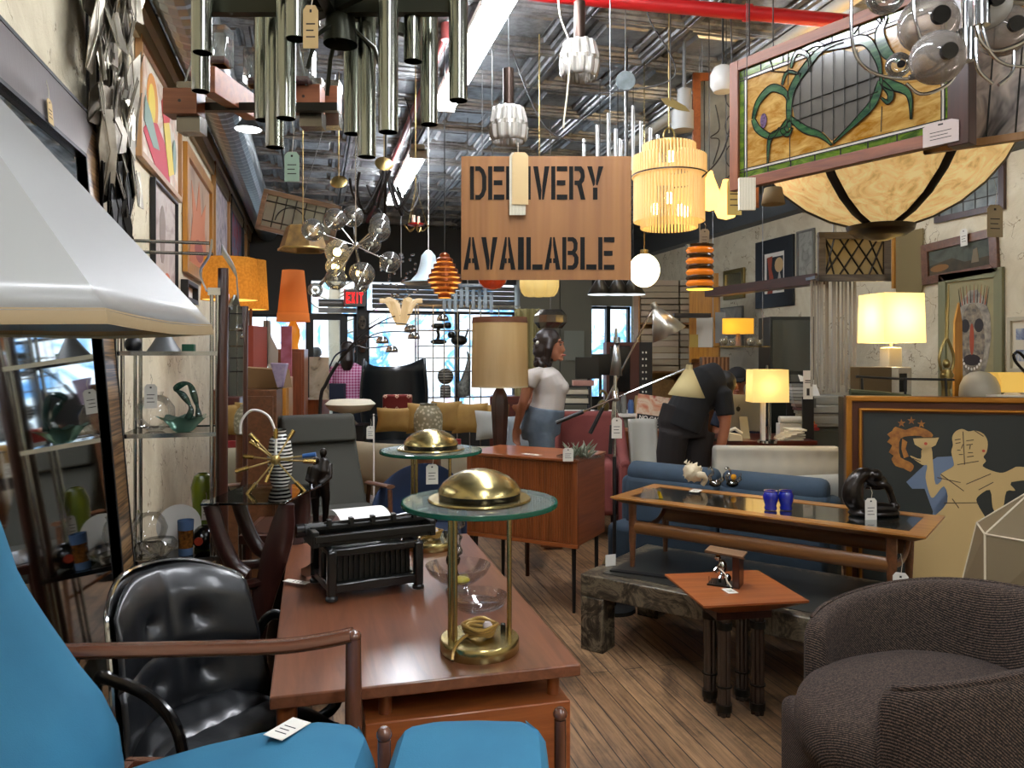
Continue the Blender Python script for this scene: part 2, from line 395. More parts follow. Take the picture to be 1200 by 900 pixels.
MB().box(.03, Y0 + .055, .22, .42, Y0 + .061, 2.02).build('pane', STG, dr)
MB().tube([(.40, Y0 + .02, .9), (.40, Y0 - .04, .92), (.40, Y0 - .04, 1.18), (.40, Y0 + .02, 1.2)], .012, 8).build('door_handle', STEEL, dr)
# ---------------- the street outside
def glass_reflections():
    m, nt, b = newmat('painted glass reflections'); v = coords(nt, (1, 1, 1))
    nt.links.new(ramp(nt, noise(nt, v, .8, 5, .6, 2.2), [(.32, 'e8b8d8'), (.40, 'f4f6fa'), (.52, 'eef4fa'), (.56, '7fb8e6'), (.64, '3f86c8'), (.70, 'd8ecf8')]), b.inputs['Base Color']); return m  # mottled blue and white stands in for reflections in the shop glass
struct(MB().box(-14, 18.5, -.1, 20, 19, 7), 'wall_across_street', glass_reflections())
struct(MB().box(-14, Y0 + .1, -.15, 20, 19, -.02), 'ground', mat('pavement', '9a9894', .8, var=('b5b3ad', 3)))
BARK = mat('bark', '8d8472', .9, bump=(20, .6))
tr = T('street_tree', 'bare pale street tree seen through the glass of the shop door', 'tree', (.45, 15.2, -.02))
MB().tube([(0, 0, 0), (.02, 0, 1.2), (-.03, 0, 2.4), (.05, 0, 4)], [.17, .14, .12, .07], 10).build('trunk', BARK, tr)
random.seed(4); mb = MB()
for i in range(26):
    z = 1.7 + i * .08; a = random.uniform(0, 6.28); l = random.uniform(.6, 1.3)
    mb.tube([(0, 0, z), (l * .5 * math.cos(a), l * .5 * math.sin(a), z + .15), (l * math.cos(a), l * math.sin(a), z + random.uniform(.1, .6))], [.025, .015, .005], 5)
mb.build('branches', BARK, tr)
# ---------------- ceiling services
def fluorescent(x, y0, y1, z, label, energy=11):
    t = T('fluorescent_light', label, 'ceiling light', (x, (y0 + y1) / 2, z), 0, 'bare fluorescent strips on the ceiling'); L = (y1 - y0) / 2
    MB().box(-.06, -L, .03, .06, L, .09).build('housing', WHITE, t)
    MB().box(-.075, -L + .03, -.03, .075, L - .03, .03).build('diffuser', glow('fluorescent tube light', 'f4f8ff', energy), t, bevel=.02)
    for s in (-1, 1): MB().box(-.08, s * L - .03 if s > 0 else s * L, -.035, .08, s * L if s > 0 else s * L + .03, .05).build('end_cap', WHITE, t)
    for s in (-.6, .6): MB().cyl((0, s * L, .09), (0, s * L, ZC - z), .006, n=6).build('hanger', STEEL, t)
FL_E = 52
fluorescent(.93, 1.5, 5.55, 3.3, 'long bright fluorescent strip overhead, beside the chrome tube chandelier', FL_E)
fluorescent(.93, 6.9, 9.2, 3.3, 'shorter fluorescent strip farther back, left of the delivery sign', FL_E)
fluorescent(.6, -2.6, .6, 3.3, 'unseen fluorescent strip added above and behind the viewer to light the foreground', FL_E)  # added lamp out of view, brightens the foreground
fluorescent(3.55, 4.35, 5.75, 3.34, 'fluorescent strip half seen through the stained glass panel', FL_E * .5)
fluorescent(3.4, -2.6, .2, 3.3, 'unseen fluorescent strip added behind the viewer to light the right side', FL_E * .8)  # another lamp added out of view, for the right side
REDM = mat('red pipe paint', 'b01a1c', .35)
S(MB().tube([W(505, -26, 3.9), W(640, -6, 3.9), W(1180, 42, 3.9)], .036, 14).cyl(W(872, 14.6, 3.9), W(880, 15.3, 3.9), .043, n=14), 'sprinkler_pipe', REDM, 'thick red sprinkler pipe running across the ceiling above the stained glass', 'pipe')
S(MB().tube([(.79, 4.6, 3.44), (.79, 11.4, 3.44)], .026, 10).cyl((.79, 4.6, 3.4), (.79, 4.6, 3.5), .034, n=10), 'thin_pipe', mat('aged pink-red pipe', '9a4a48', .4), 'thin red pipe running lengthwise beside the fluorescent strips', 'pipe')
S(MB().cyl((2.72, 1, 3.36), (2.72, 11, 3.36), .035, n=10).cyl((2.86, 1, 3.42), (2.86, 11, 3.42), .018, n=8), 'conduit_pipe', mat('off white pipe paint', 'b9b6a8', .5), 'off-white conduit running lengthwise behind the stained glass panel', 'pipe')
# spiral duct by the left wall
mb = MB(); pts = []; rad = []
for i in range(140): pts.append((-.63, 3.9 + i * .057, 3.31)); rad.append(.14 + (.009 if i % 2 else 0))
mb.tube(pts, rad, 20)
S(mb, 'spiral_duct', mat('galvanised duct', '8f9496', .32, .9), 'corrugated silver air duct running along the top of the left wall', 'air duct', angle=15)
S(MB().box(-.7, 2.6, 3.2, -.2, 3.8, 3.46), 'ceiling_box', mat('grey box paint', '6c6d6c', .7), 'plain grey boxed-in section under the ceiling at the upper left', 'duct box')
dl = T('downlight', 'small bright lamp shining beside the silver duct', 'ceiling light', W(291, 152, 5.6), 0)
MB().lathe([(.03, .12), (.06, .05), (.1, 0), (.095, .01), (.02, .1)], n=16).build('housing', STEEL, dl)
MB().lathe([(0, .012), (.085, .008), (.09, .0), (0, -.004)], n=16).build('lens', glow('downlight', 'ffffff', 12), dl)
MB().cyl((0, 0, .12), (0, 0, ZC - dl.location.z), .008, n=6).build('stem', STEEL, dl)
# ================================================================ foreground furniture
# ---- teak desk
dk = T('desk', 'teak desk with a floating top carrying the typewriter and the brass and glass lamps', 'desk', (-.09, 1.78, 0)); DW, DL = .73, 1.42
MB().box(0, 0, .71, DW, DL, .74).build('desk_top', wood('desk teak', '5c3422', '7d4d34', axis=1, rough=.3, coat=.35), dk, bevel=.004)
for x, y in ((.035, .06), (.035, DL - .06), (DW - .035, DL - .06)): MB().tube([(x, y, 0), (x, y, .71)], [.017, .024], 12).build('leg', TEAKZ, dk)
ped = MB().box(.21, .02, .2, DW - .02, DL - .1, .645).build('pedestal', TEAKX, dk, bevel=.004)
MB().cyl((DW - .05, .07, .64), (DW - .05, .07, .72), .016, n=12).build('spacer', TEAKZ, ped); MB().cyl((.26, .07, .64), (.26, .07, .72), .016, n=12).build('spacer', TEAKZ, ped)
MB().cyl((DW - .07, .07, 0), (DW - .07, .07, .2), .018, n=10).build('leg', TEAKZ, dk)
for i in range(3): MB().box(DW - .02, .08 + i * .44, .22, DW - .008, .48 + i * .44, .62).build('drawer', TEAKX, dk, bevel=.003)
# ---- brass mushroom lamps
def brass_lamp(px, py, label, rz, taglabel=None):
    d = 900 * .76 / (py - HORIZON); t = T('table_lamp', label, 'lamp', W(px, py, d), CA + rz, 'brass and glass lamps on the desk')
    MB().lathe([(.0, 0), (.1, 0), (.102, .003), (.102, .03), (.099, .034), (0, .034)], n=40).build('base', BRASS, t)
    for a in (-160, 175 + 45, 12): MB().cyl((.078 * math.cos(R(a)), .078 * math.sin(R(a)), .03), (.078 * math.cos(R(a)), .078 * math.sin(R(a)), .372), .0065, n=12).build('rod', BRASS, t)
    g = MB().lathe([(.0, .372), (.197, .372), (.2, .375), (.197, .384), (0, .384)], n=56)
    g.build('glass_disc', thin_glass('pale disc glass', 'e8f4ee',   .6, .04, .08, .25), t)
    MB().lathe([(.196, .3715), (.2005, .373), (.2015, .378), (.2, .384), (.196, .3845)], n=56).build('glass_edge', thin_glass('bottle green glass edge', '2c6e58', .5, dens=.4), t)
    MB().lathe([(.0, .3845), (.13, .3845), (.133, .388), (.13, .392), (0, .392)], n=44).build('ring', BRASS, t)
    MB().lathe([(.0, .392), (.103, .392), (.105, .396), (.105, .408), (.1, .41), (0, .41)], n=44).build('shade_band', BLACKG, t)
    MB().lathe([(.107, .406), (.105, .414), (.094, .43), (.075, .445), (.05, .457), (.025, .463), (0, .464)], n=48).build('dome', BRASS, t)
    mb = MB()
    for k in range(4): mb.tube(smooth_path([(.035 * math.cos(a) * (1 + .1 * k), .03 * math.sin(a) * (1 + .12 * k) + .005, .042 + .007 * k + .004 * math.sin(3 * a + k)) for a in [i * PI / 4 for i in range(8)]], 3, True), .0045, 7, closed=True)
    mb.tube(smooth_path([(-.03, -.02, .045), (-.05, -.05, .038), (-.06, -.085, .03), (-.062, -.1, .012)], 4), .004, 7)
    mb.build('coiled_cord', mat('clear gold cord', 'a98544', .3, .3), t)
    MB().bc(.06, .03, .045, .013, .012, .024).build('switch', BLACKG, t, bevel=.002)
    MB().sph((.02, .015, .055), .013, 8).build('plug', mat('milky plug', 'd9c8c4', .4), t)
    return t
L1 = brass_lamp(562, 761, 'nearest brass lamp with a round glass disc, standing at the front of the teak desk', 0)
L2 = brass_lamp(505, 641, 'farther brass lamp with a round glass disc, behind the typewriter', R(10))
price_tag(L2, (-.005, -.135, .345), w=.045, h=.075, up=.03, label='white price tag hanging under the glass')
# ---- typewriter
tw = T('typewriter', 'old black typewriter with a sheet of paper in the carriage, on the desk', 'typewriter', W(428, 684, 2.52), CA + R(27))
IRON = mat('black japanned iron', '0f1010', .28, .3, coat=.3); IRON2 = mat('worn black parts', '1d1c18', .45, .5)
mb = MB()   # open-sided cast frame: local x along the carriage, -y the rear seen here, +y the keyboard
for x in (-.14, .14):
    for y in (-.12, .1): mb.box(x - .014, y - .014, .012, x + .014, y + .014, .15)
    mb.box(x - .01, -.12, .02, x + .01, .12, .045).box(x - .012, -.12, .135, x + .012, .1, .155).box(x - .008, -.02, .04, x + .008, .02, .14)
mb.box(-.14, -.13, .02, .14, -.105, .05).box(-.14, .09, .02, .14, .12, .045).box(-.14, -.125, .13, .14, -.1, .155).box(-.14, .08, .13, .14, .1, .15)
mb.build('frame', IRON, tw, bevel=.005)
for x in (-.14, .14):
    for y in (-.12, .1): MB().lathe([(.019, 0), (.019, .008), (.014, .014)], (x, y, 0), 12, cap=True).build('foot', BLACK, tw)
mb = MB().box(-.12, -.09, .03, .12, .085, .13)
for i in range(14): mb.box(-.115 + i * .017, -.1, .05, -.109 + i * .017, -.09, .125)
mb.build('mechanism', IRON2, tw)
mb = MB(); 
for s in (-1, 1): mb.prism([(0, 0), (.075, -.03), (.15, -.055), (.15, -.075), (.06, -.06), (0, -.04)], O=(s * .15, .07, .07), U=(0, 1, 0), V=(0, 0, 1), t=.012)
mb.box(-.15, .215, 0, .15, .228, .014).build('keyboard_frame', IRON, tw)
for r_ in range(4):
    for i in range(10): MB().cyl((-.125 + i * .027 + r_ * .005, .12 + r_ * .024, .045 - r_ * .006), (-.125 + i * .027 + r_ * .005, .12 + r_ * .024, .062 - r_ * .008), .009, n=8).build('key', BLACKG, tw)
car = MB().box(-.19, -.1, .16, .2, -.06, .175).box(-.19, -.115, .175, .2, -.105, .198).box(-.17, -.06, .165, .18, .0, .18).box(-.19, -.055, .2, .2, -.045, .215).box(-.195, -.11, .16, -.175, .03, .21).box(.185, -.11, .16, .205, .03, .21).build('carriage', IRON2, tw, bevel=.003)
MB().cyl((-.2, -.02, .2), (.215, -.02, .2), .019, n=18).build('platen', mat('rubber platen', '191916', .6), car)
for x in (-.215, .225): MB().cyl((x - .012, -.02, .2), (x + .012, -.02, .2), .022, n=16).build('platen_knob', BLACKG, car)
MB().tube([(.19, .02, .22), (.21, -.02, .232), (.12, -.05, .228), (.06, -.06, .222)], .004, 6).build('return_lever', STEEL, car)
mb = MB().box(-.15, -.066, .223, .17, -.06, .229)
for i in range(5): mb.box(-.14 + i * .07, -.075, .215, -.128 + i * .07, -.05, .236)
mb.build('paper_rest', IRON2, car)
for x in (-.1, .1): MB().cyl((x, .045, .155), (x, .045, .168), .038, n=20).cyl((x, .045, .168), (x, .045, .178), .01, n=8).build('ribbon_spool', IRON2, tw)
MB().grid(lambda u, v: (-.09 + .17 * u, -.04 + .16 * v, .219 + .018 * math.sin(v * 2.6)), 4, 8).build('paper', WHITE, tw)
price_tag(tw, (-.2, .11, .004), rz=R(40), w=.028, h=.09, lie=True, label='white price tag lying on the desk edge')
# ---- glass bowl with twisted neck
gb = T('glass_bowl', 'clear glass bowl with a twisted rising handle, holding something yellow, on the desk', 'glass bowl', W(537, 691, 900 * .76 / (691 - HORIZON)), CA)
MB().lathe([(.036, 0), (.04, .003), (.03, .008), (.022, .014), (.06, .03), (.092, .055), (.106, .08), (.104, .08), (.09, .058), (.058, .034), (.0, .02)], n=36).build('bowl', GLASS, gb)
mb = MB()
pp = smooth_path([(-.02, .01, .03), (-.012, .03, .07), (-.02, .04, .1), (0, .035, .13), (-.008, .03, .17), (.004, .03, .21), (-.002, .03, .25)], 6)
mb.tube(pp, [.016 + .008 * math.sin(i * .9) - .0002 * i for i in range(len(pp))], 10).build('twisted_handle', thin_glass('thick glass', 'f2f4f2', .9, facing=.5), gb)
MB().sph((-.02, .04, .085), .024, 14).build('glass_ball', thin_glass('glass ball', 'eef0f0', 1, facing=.6), gb)
MB().sph((.01, -.015, .035), .03, 10, rz=.012).build('yellow_sweet', mat('yellow wrapper', 'e2d21a', .35), gb)
g2 = T('glass_dish', 'small clear glass dish tipped over behind the front brass lamp', 'glass dish', W(560, 715, 900 * .76 / (715 - HORIZON)), CA)
MB().lathe([(.0, .0), (.05, .004), (.08, .02), (.09, .045), (.087, .046), (.076, .024), (.048, .008), (0, .005)], n=32).build('dish', GLASS, g2)
# ---- turquoise lounge chair and its footstool on a low plinth
BLUE = mat('turquoise wool', '216382', .85, bump=(420, .25, .002), var=('276e8d', 5))
plz = .36
S(MB().box(-1.02, .55, 0, .3, 1.6, plz), 'display_plinth', OAK, 'low wooden display plinth carrying the turquoise chair', 'plinth', loc=(0, 0, 0), rz=CA)
lc = T('lounge_chair', 'turquoise upholstered lounge chair with a curved wooden arm, at the front left', 'armchair', K(-.5, 1.25, plz), CA)
def back_pt(u, v):   # u across the width, v up
    prof_ = [(.0, .60), (-.002, .683), (-.015, .762), (-.049, .83), (-.094, .885), (-.15, .965), (-.191, 1.027), (-.213, 1.066), (-.246, 1.162), (-.28, 1.27), (-.33, 1.39)]
    t_ = v * (len(prof_) - 1); i = min(int(t_), len(prof_) - 2); f = t_ - i
    x = prof_[i][0] * (1 - f) + prof_[i + 1][0] * f; z = prof_[i][1] * (1 - f) + prof_[i + 1][1] * f
    return x, z
def pad(fn_front, thick, ny0, ny1, name, parent, n=10, m_=20):
    """cushion swept across y from a side profile, rounded at its edges"""
    rs = []
    for k in range(n + 1):
        s = k / n; y = ny0 + (ny1 - ny0) * s; e = min(1, math.sin(PI * min(s, 1 - s) / .24) if min(s, 1 - s) < .12 else 1); e = .35 + .65 * e
        fr = []; bk = []
        for j in range(m_ + 1):
            x, z, nx_, nz_ = fn_front(j / m_)
            fr.append((x - nx_ * thick * .5 * (1 - e), y, z - nz_ * thick * .5 * (1 - e))); bk.append((x - nx_ * thick * (1 - .5 * (1 - e)), y, z - nz_ * thick * (1 - .5 * (1 - e))))
        rs.append(fr + bk[::-1])
    return MB().rings(rs).build(name, BLUE, parent, bevel=.02, seg=3)
def bf(v):
    x, z = back_pt(0, v); x2, z2 = back_pt(0, min(1, v + .03)); x1, z1 = back_pt(0, max(0, v - .03)); tx, tz = x2 - x1, z2 - z1; l = math.hypot(tx, tz)
    return x - .235, z - plz + .02, tz / l, -tx / l
pad(bf, .09, -.42, .27, 'backrest', lc)
def sf(v):
    p_ = [(-.30, .33), (-.2, .37), (-.08, .405), (.05, .435), (.12, .446), (.19, .44), (.225, .42), (.245, .37), (.25, .31)]
    t_ = v * (len(p_) - 1); i = min(int(t_), len(p_) - 2); f = t_ - i; x = p_[i][0] * (1 - f) + p_[i + 1][0] * f; z = p_[i][1] * (1 - f) + p_[i + 1][1] * f
    tx, tz = p_[i + 1][0] - p_[i][0], p_[i + 1][1] - p_[i][1]; l = math.hypot(tx, tz); return x, z, -tz / l, tx / l
pad(sf, .09, -.42, .26, 'seat', lc)
AW = wood('lacquered arm wood', '4a2a1c', '6b4230', axis=0, rough=.22, coat=.5)
arm = MB(); ap = smooth_path([(-.43, .325, .53), (-.2, .345, .527), (0, .35, .53), (.1, .355, .54), (.165, .358, .552)], 5)
arm.tube(ap, [.014] * len(ap), 12, up=(0, 0, 1), ry=[.028] * len(ap)).build('arm_rest', AW, lc)
AZ = wood('lacquered post wood', '4a2a1c', '6b4230', axis=2, rough=.22, coat=.5)
MB().tube([(.168, .358, 0), (.168, .358, .4), (.168, .358, .545)], [.015, .018, .016], 14).sph((.168, .358, .55), .017, 12, rz=.012).build('front_post', AZ, lc)
MB().tube([(-.44, .30, 0), (-.46, .31, .3), (-.40, .33, .53)], [.015, .018, .016], 12).build('rear_post', AZ, lc)
for y in (-.5,): 
    MB().tube([(.168, y, 0), (.168, y, .545)], [.015, .016], 12).build('front_post', AZ, lc); MB().tube([(-.3, y, 0), (-.345, y, .54)], [.015, .016], 12).build('rear_post', AZ, lc); MB().tube([(-.345, y, .53), (.168, y, .55)], .014, 12, up=(0, 0, 1), ry=.028).build('arm_rest', AW, lc)
MB().box(-.3, .335, .25, .18, .352, .3).box(-.3, -.5, .25, .18, -.48, .3).box(-.3, -.5, .26, -.28, .34, .3).box(.15, -.5, .26, .17, .34, .3).build('seat_frame', AW, lc)
price_tag(lc, (.085, .17, .447), rz=R(-28), w=.045, h=.075, lie=True)
ot = T('footstool', 'turquoise footstool with round wooden posts beside the turquoise chair', 'footstool', K(-.07, 1.2, plz), CA)
def of(v):
    p_ = [(-.152, .30), (-.15, .41), (-.13, .437), (-.08, .447), (0, .449), (.09, .447), (.12, .437), (.137, .41), (.14, .3)]
    t_ = v * (len(p_) - 1); i = min(int(t_), len(p_) - 2); f = t_ - i; x = p_[i][0] * (1 - f) + p_[i + 1][0] * f; z = p_[i][1] * (1 - f) + p_[i + 1][1] * f
    tx, tz = p_[i + 1][0] - p_[i][0], p_[i + 1][1] - p_[i][1]; l = math.hypot(tx, tz); return x, z, -tz / l, tx / l
pad(of, .09, -.42, .31, 'cushion', ot)
for x, y, h in ((-.163, .2, .447), (-.163, -.4, .447), (.165, .315, .43), (.165, -.4, .43)):
    MB().tube([(x, y, 0), (x, y, h - .01)], [.012, .012], 12).sph((x, y, h), .0145, 12).build('leg', AZ, ot)
MB().box(-.175, -.4, .28, -.16, .2, .31).box(.15, -.4, .28, .165, .31, .31).build('seat_frame', AW, ot)
# ---- black leather office chair
oc = T('office_chair', 'tufted black leather office chair with a chrome rimmed shell, pulled up to the desk', 'chair', K(-.86, 2.2, 0), CA + R(58))
LEA = mat('black leather', '121315', .38, coat=.25, bump=(90, .12, .003), var=('1a1c1f', 6)); SHELL = mat('black shell plastic', '0c0c0d', .35)
# local: -y is the way the chair faces
def shell_pt(u, v, off=0):
    a = (u - .5) * 2; w = .245 + .0 * v; z = .42 + .43 * v
    corner = 1 - .22 * max(0, v - .5) * 2 * abs(a) ** 3
    x = a * w * (1 - .12 * v); y = .20 + .10 * v - .15 * abs(a) ** 2.2 - off
    z = .42 + .43 * v * (1 - .16 * abs(a) ** 3)
    return (x, y, z)
def cushion_back(u, v):
    x, y, z = shell_pt(u, v, .03); e = min(1, 6 * min(u, 1 - u)) * min(1, 6 * min(v, 1 - v) + .05)
    q = 0
    for bu, bv in ((.33, .66), (.67, .66), (.33, .28), (.67, .28)): q -= .03 * math.exp(-((u - bu) ** 2 + ((v - bv) * .9) ** 2) / .004)
    q -= .014 * math.exp(-((v - .47) ** 2) / .0008) + .006 * math.exp(-((u - .5) ** 2) / .0008)
    return (x, y - .05 * e ** .5 - q, z)
MB().grid(lambda u, v: shell_pt(u, v, -.01), 16, 10).build('shell', SHELL, oc, solid=.016)
MB().grid(cushion_back, 36, 30).build('back_cushion', LEA, oc, solid=.01)
rim = [shell_pt(0, 0, 0)] + [shell_pt(0, i / 8, 0) for i in range(1, 8)] + [shell_pt(i / 14, 1, 0) for i in range(15)] + [shell_pt(1, 1 - i / 8, 0) for i in range(1, 9)]
MB().tube(smooth_path([(p[0] * 1.02, p[1], p[2] + .006) for p in rim], 2), .008, 8).build('chrome_rim', CHROME, oc)
def seat_fn(u, v):
    x = (u - .5) * .46; y = -.27 + .48 * v; e = min(1, 5 * min(u, 1 - u)) * min(1, 5 * min(v, 1 - v) + .02)
    q = .012 * math.sin(u * 40 + 3 * math.sin(v * 5)) * .15 + .014 * math.exp(-((v - .45) ** 2) / .0012)
    return (x, y, .395 + .065 * e ** .5 - q + .02 * (1 - v))
MB().grid(seat_fn, 30, 24).build('seat_cushion', LEA, oc, solid=.01)
MB().lathe([(.0, .36), (.2, .365), (.24, .39), (.25, .41)], (0, -.02, 0), 28).build('seat_shell', SHELL, oc)
for s in (-1, 1): MB().tube(smooth_path([(s * .225, .17, .45), (s * .275, .1, .64), (s * .285, 0, .665), (s * .285, -.15, .66), (s * .275, -.24, .6), (s * .25, -.24, .46), (s * .2, -.15, .39)], 5), .013, 10, up=(s, 0, 0), ry=.017).build('arm', BLACKG, oc)
MB().cyl((0, 0, .08), (0, 0, .37), .025, n=12).build('column', CHROME, oc)
mb = MB()
for k in range(4): a = k * PI / 2 + .5; mb.tube([(0, 0, .1), (.28 * math.cos(a), .28 * math.sin(a), .065)], [.03, .015], 8)
mb.build('star_base', CHROME, oc)
for k in range(4): a = k * PI / 2 + .5; MB().cyl((.28 * math.cos(a) - .012, .28 * math.sin(a), .028), (.28 * math.cos(a) + .012, .28 * math.sin(a), .028), .028, n=12).build('caster', BLACK, oc)
# ---- big tapered shade on a floor lamp at the left edge
SHG = mat('glossy grey paper shade', '8e8e8b', .38, coat=.25, bump=(3, .06, .03))
fl = T('floor_lamp', 'floor lamp with a huge glossy grey panelled shade and tan rim, at the left edge', 'lamp', K(-.694, .80, 0), CA)
mb = MB(); n = 6; a0 = R(-22)
def hexr(r, z, sag=0):
    out = []
    for j in range(n):
        p, q = [Vector((r * math.cos(a0 + 2 * PI * k / n), r * math.sin(a0 + 2 * PI * k / n), z)) for k in (j, j + 1)]
        for i in range(4): t_ = i / 4; out.append(p.lerp(q, t_) - Vector((0, 0, sag * math.sin(PI * t_))))
    return out
mb.rings([hexr(.08, 1.85), hexr(.22, 1.7), hexr(.30, 1.614), hexr(.35, 1.561), hexr(.37, 1.537, .004)], False, False)
sh = mb.build('lamp_shade', SHG, fl, solid=.003, angle=20)
MB().rings([hexr(.3705, 1.540, .004), hexr(.3735, 1.530, .004), hexr(.3735, 1.526, .004), hexr(.3685, 1.530, .004)], False, False).build('shade_trim', mat('tan leather trim', '8a7653', .6), fl)
MB().tube([(0, 0, .02), (0, 0, 1.92)], .011, 10).build('pole', BRASS, fl); MB().lathe([(0, .04), (.1, .035), (.15, .02), (.155, 0)], n=28).build('base', BRASS, fl)
MB().sph((0, 0, 1.66), .035, 10, rz=.05).cyl((0, 0, 1.6), (0, 0, 1.63), .018).build('bulb', WHITE, fl)
# ---- big leaning mirror with striped veneer frame
def zebra():
    m, nt, b = newmat('zebra veneer'); v = coords(nt, (1.5, 1.5, 60)); f = noise(nt, v, 1.6, 3, .6, .5)
    nt.links.new(ramp(nt, f, [(.42, '241811'), (.5, '6b4e31'), (.6, '9a7a52')]), b.inputs['Base Color']); b.inputs['Roughness'].default_value = .3; return m
ZEB = zebra(); ZEB_LIT = mat('zebra veneer lit tone', '8b8380', .28, .55, bump=(90, .15, .003), stretch=(1, 1, .15))  # silvery copy of the striped veneer, light on the top rail put into its colour
mr = T('leaning_mirror', 'tall mirror in a wide striped veneer frame edged in black, leaning on the left wall', 'mirror', (-.655, 3.37, 0), R(90)); mr.rotation_euler = (R(-4.6), 0, R(90))
MW, MH, fw = 1.55, 2.44, .2   # local x runs away from the viewer, z up
MB().box(-MW, .01, 0, 0, .035, MH).build('back_board', BLACK, mr)
for nm, po_ in (('frame_side', [(0, 0), (0, MH), (-fw, MH - fw), (-fw, fw)]), ('frame_side', [(-MW, 0), (-MW + fw, fw), (-MW + fw, MH - fw), (-MW, MH)])):
    MB().prism(po_, O=(0, -.02, 0), t=.03).build(nm, ZEB if po_[0][0] == 0 else ZEB, mr)
MB().prism([(-MW, MH), (0, MH), (-fw, MH - fw), (-MW + fw, MH - fw)][::-1], O=(0, -.02, 0), t=.03).build('frame_top', ZEB_LIT, mr)
MB().prism([(-MW, 0), (0, 0), (-fw, fw), (-MW + fw, fw)], O=(0, -.02, 0), t=.03).build('frame_bottom', ZEB, mr)
mb = MB()
for i_, e in ((0, .014), (fw - .014, .014)):
    x0, x1, z0, z1 = -MW + i_, -i_, i_, MH - i_; mb.box(x1 - e, -.0225, z0, x1, .0, z1).box(x0, -.0225, z0, x0 + e, 0, z1).box(x0, -.0225, z1 - e, x1, 0, z1).box(x0, -.0225, z0, x1, 0, z0 + e)
mb.build('black_edging', BLACK, mr)
MB().box(-MW + fw, -.004, fw, -fw, .0, MH - fw).build('glass', mat('old mirror glass', 'c9cccb', .04, 1), mr)
price_tag(mr, (-.62, -.03, MH - .12), w=.05, h=.08, m=MANILA, up=.06)
# ---- dark walnut-framed cushions stacked low by the mirror
cs = T('rolled_cushions', 'stack of dark grey rolled cushions in a wooden frame under the mirror', 'cushions', K(-1.17, 1.86, 0), CA)
for i in range(4): MB().tube([(-.05, -.12, .3 + i * .07), (.09, .05, .3 + i * .07)], [.035, .035], 12).build('roll', GREY if 0 else mat('charcoal cloth', '2e3030', .9), cs)
MB().box(-.1, -.14, 0, .1, .1, .27).build('stand', DKWOOD, cs); MB().bc(-.08, 0, .42, .012, .22, .34, (0, R(-20), 0)).build('panel', WALNUT, cs, bevel=.003)
# ---- chrome and glass shelving
et = T('display_shelves', 'chrome post shelving unit with smoked glass shelves beside the zebra mirror', 'shelves', (-.75, 3.4, 0))
EW, ED = .36, .34
for x, y in ((0, 0), (EW, 0), (0, ED), (EW, ED)):
    o = MB()
    for dx in (-.011, .011): o.cyl((x + dx, y, 0), (x + dx, y, 1.76), .008, n=10)
    o.bc(x, y, 1.76, .05, .03, .03).build('post', CHROME, et)
for z in (.2, .65, 1.165, 1.5):
    s_ = MB().box(.0, .0, z, EW, ED, z + .008).build('shelf', SMOKE, et)
    MB().box(-.01, -.012, z - .006, EW + .02, 0, z + .012).box(-.01, ED, z - .006, EW + .02, ED + .012, z + .012).build('shelf_rail', CHROME, s_)
MB().cyl((0, 0, 1.96), (EW - .02, 0, 1.96), .007).cyl((0, .12, 1.93), (EW - .02, .12, 1.93), .007).build('top_rail', CHROME, et)
for x in (0, EW):
    MB().tube(smooth_path([(x - .03, .0, 1.76), (x - .055, 0, 1.84), (x - .02, 0, 1.91), (x - .01, 0, 1.975)], 5), .003, 8, up=(1, 0, 0), ry=.03).build('curved_bracket', STEEL, et)
    MB().tube(smooth_path([(x + .07, ED, 1.66), (x + .06, ED, 1.8), (x + .05, ED, 1.88), (x + .01, ED * .5, 1.96)], 5), .003, 8, up=(1, 0, 0), ry=.025).build('curved_bracket', STEEL, et)
# things on the shelves
def vessel(name, label, cat, prof_, m, loc, group=None, rz=0, n=28, parts=None):
    t = MB().lathe(prof_, n=n).build(name, m, None, loc=loc, rz=rz); return tag(t, label, cat, group)
sh2, sh1 = 1.175, .66
TEALG = thin_glass('pale aqua glass', '9fc8b8', .8, .05, .35)
t = T('glass_bowl', 'pale green petal rimmed glass bowl on the middle glass shelf', 'glass bowl', (-.52, 3.47, sh2))
mb = MB(); rs = []
for i, (r_, z) in enumerate([(.03, 0), (.04, .006), (.06, .03), (.078, .05), (.1, .062)]): rs.append([(r_ * (1 + (.10 if i > 2 else 0) * math.cos(8 * a)) * math.cos(a), r_ * (1 + (.1 if i > 2 else 0) * math.cos(8 * a)) * math.sin(a), z + (.006 * math.cos(8 * a) if i > 2 else 0)) for a in [2 * PI * j / 48 for j in range(48)]])
mb.rings(rs, True, False).build('bowl', TEALG, t)
MB().tube(smooth_path([(0, 0, .03), (.03, 0, .09), (.0, 0, .15), (-.03, 0, .18), (.02, 0, .2), (.05, 0, .12), (.06, 0, .06)], 6), [.006 + .008 * abs(math.sin(i * .4)) for i in range(37)], 8).build('swan_neck_handle', thin_glass('dark aqua glass', '4f7a6c', .9, .05, .2), t)
t = T('round_vase', 'clear round glass vase with a hanging tag on the middle glass shelf', 'vase', (-.645, 3.55, sh2)); MB().lathe([(.03, 0), (.06, .02), (.08, .06), (.078, .1), (.05, .14), (.03, .15), (.035, .165)], n=28).build('vase', GLASS, t)
price_tag(t, (0, -.09, .2), w=.05, h=.1, up=.04)
t = T('tall_vase', 'tall green and yellow art glass vase with a tag, on the lower glass shelf', 'vase', (-.47, 3.66, sh1)); 
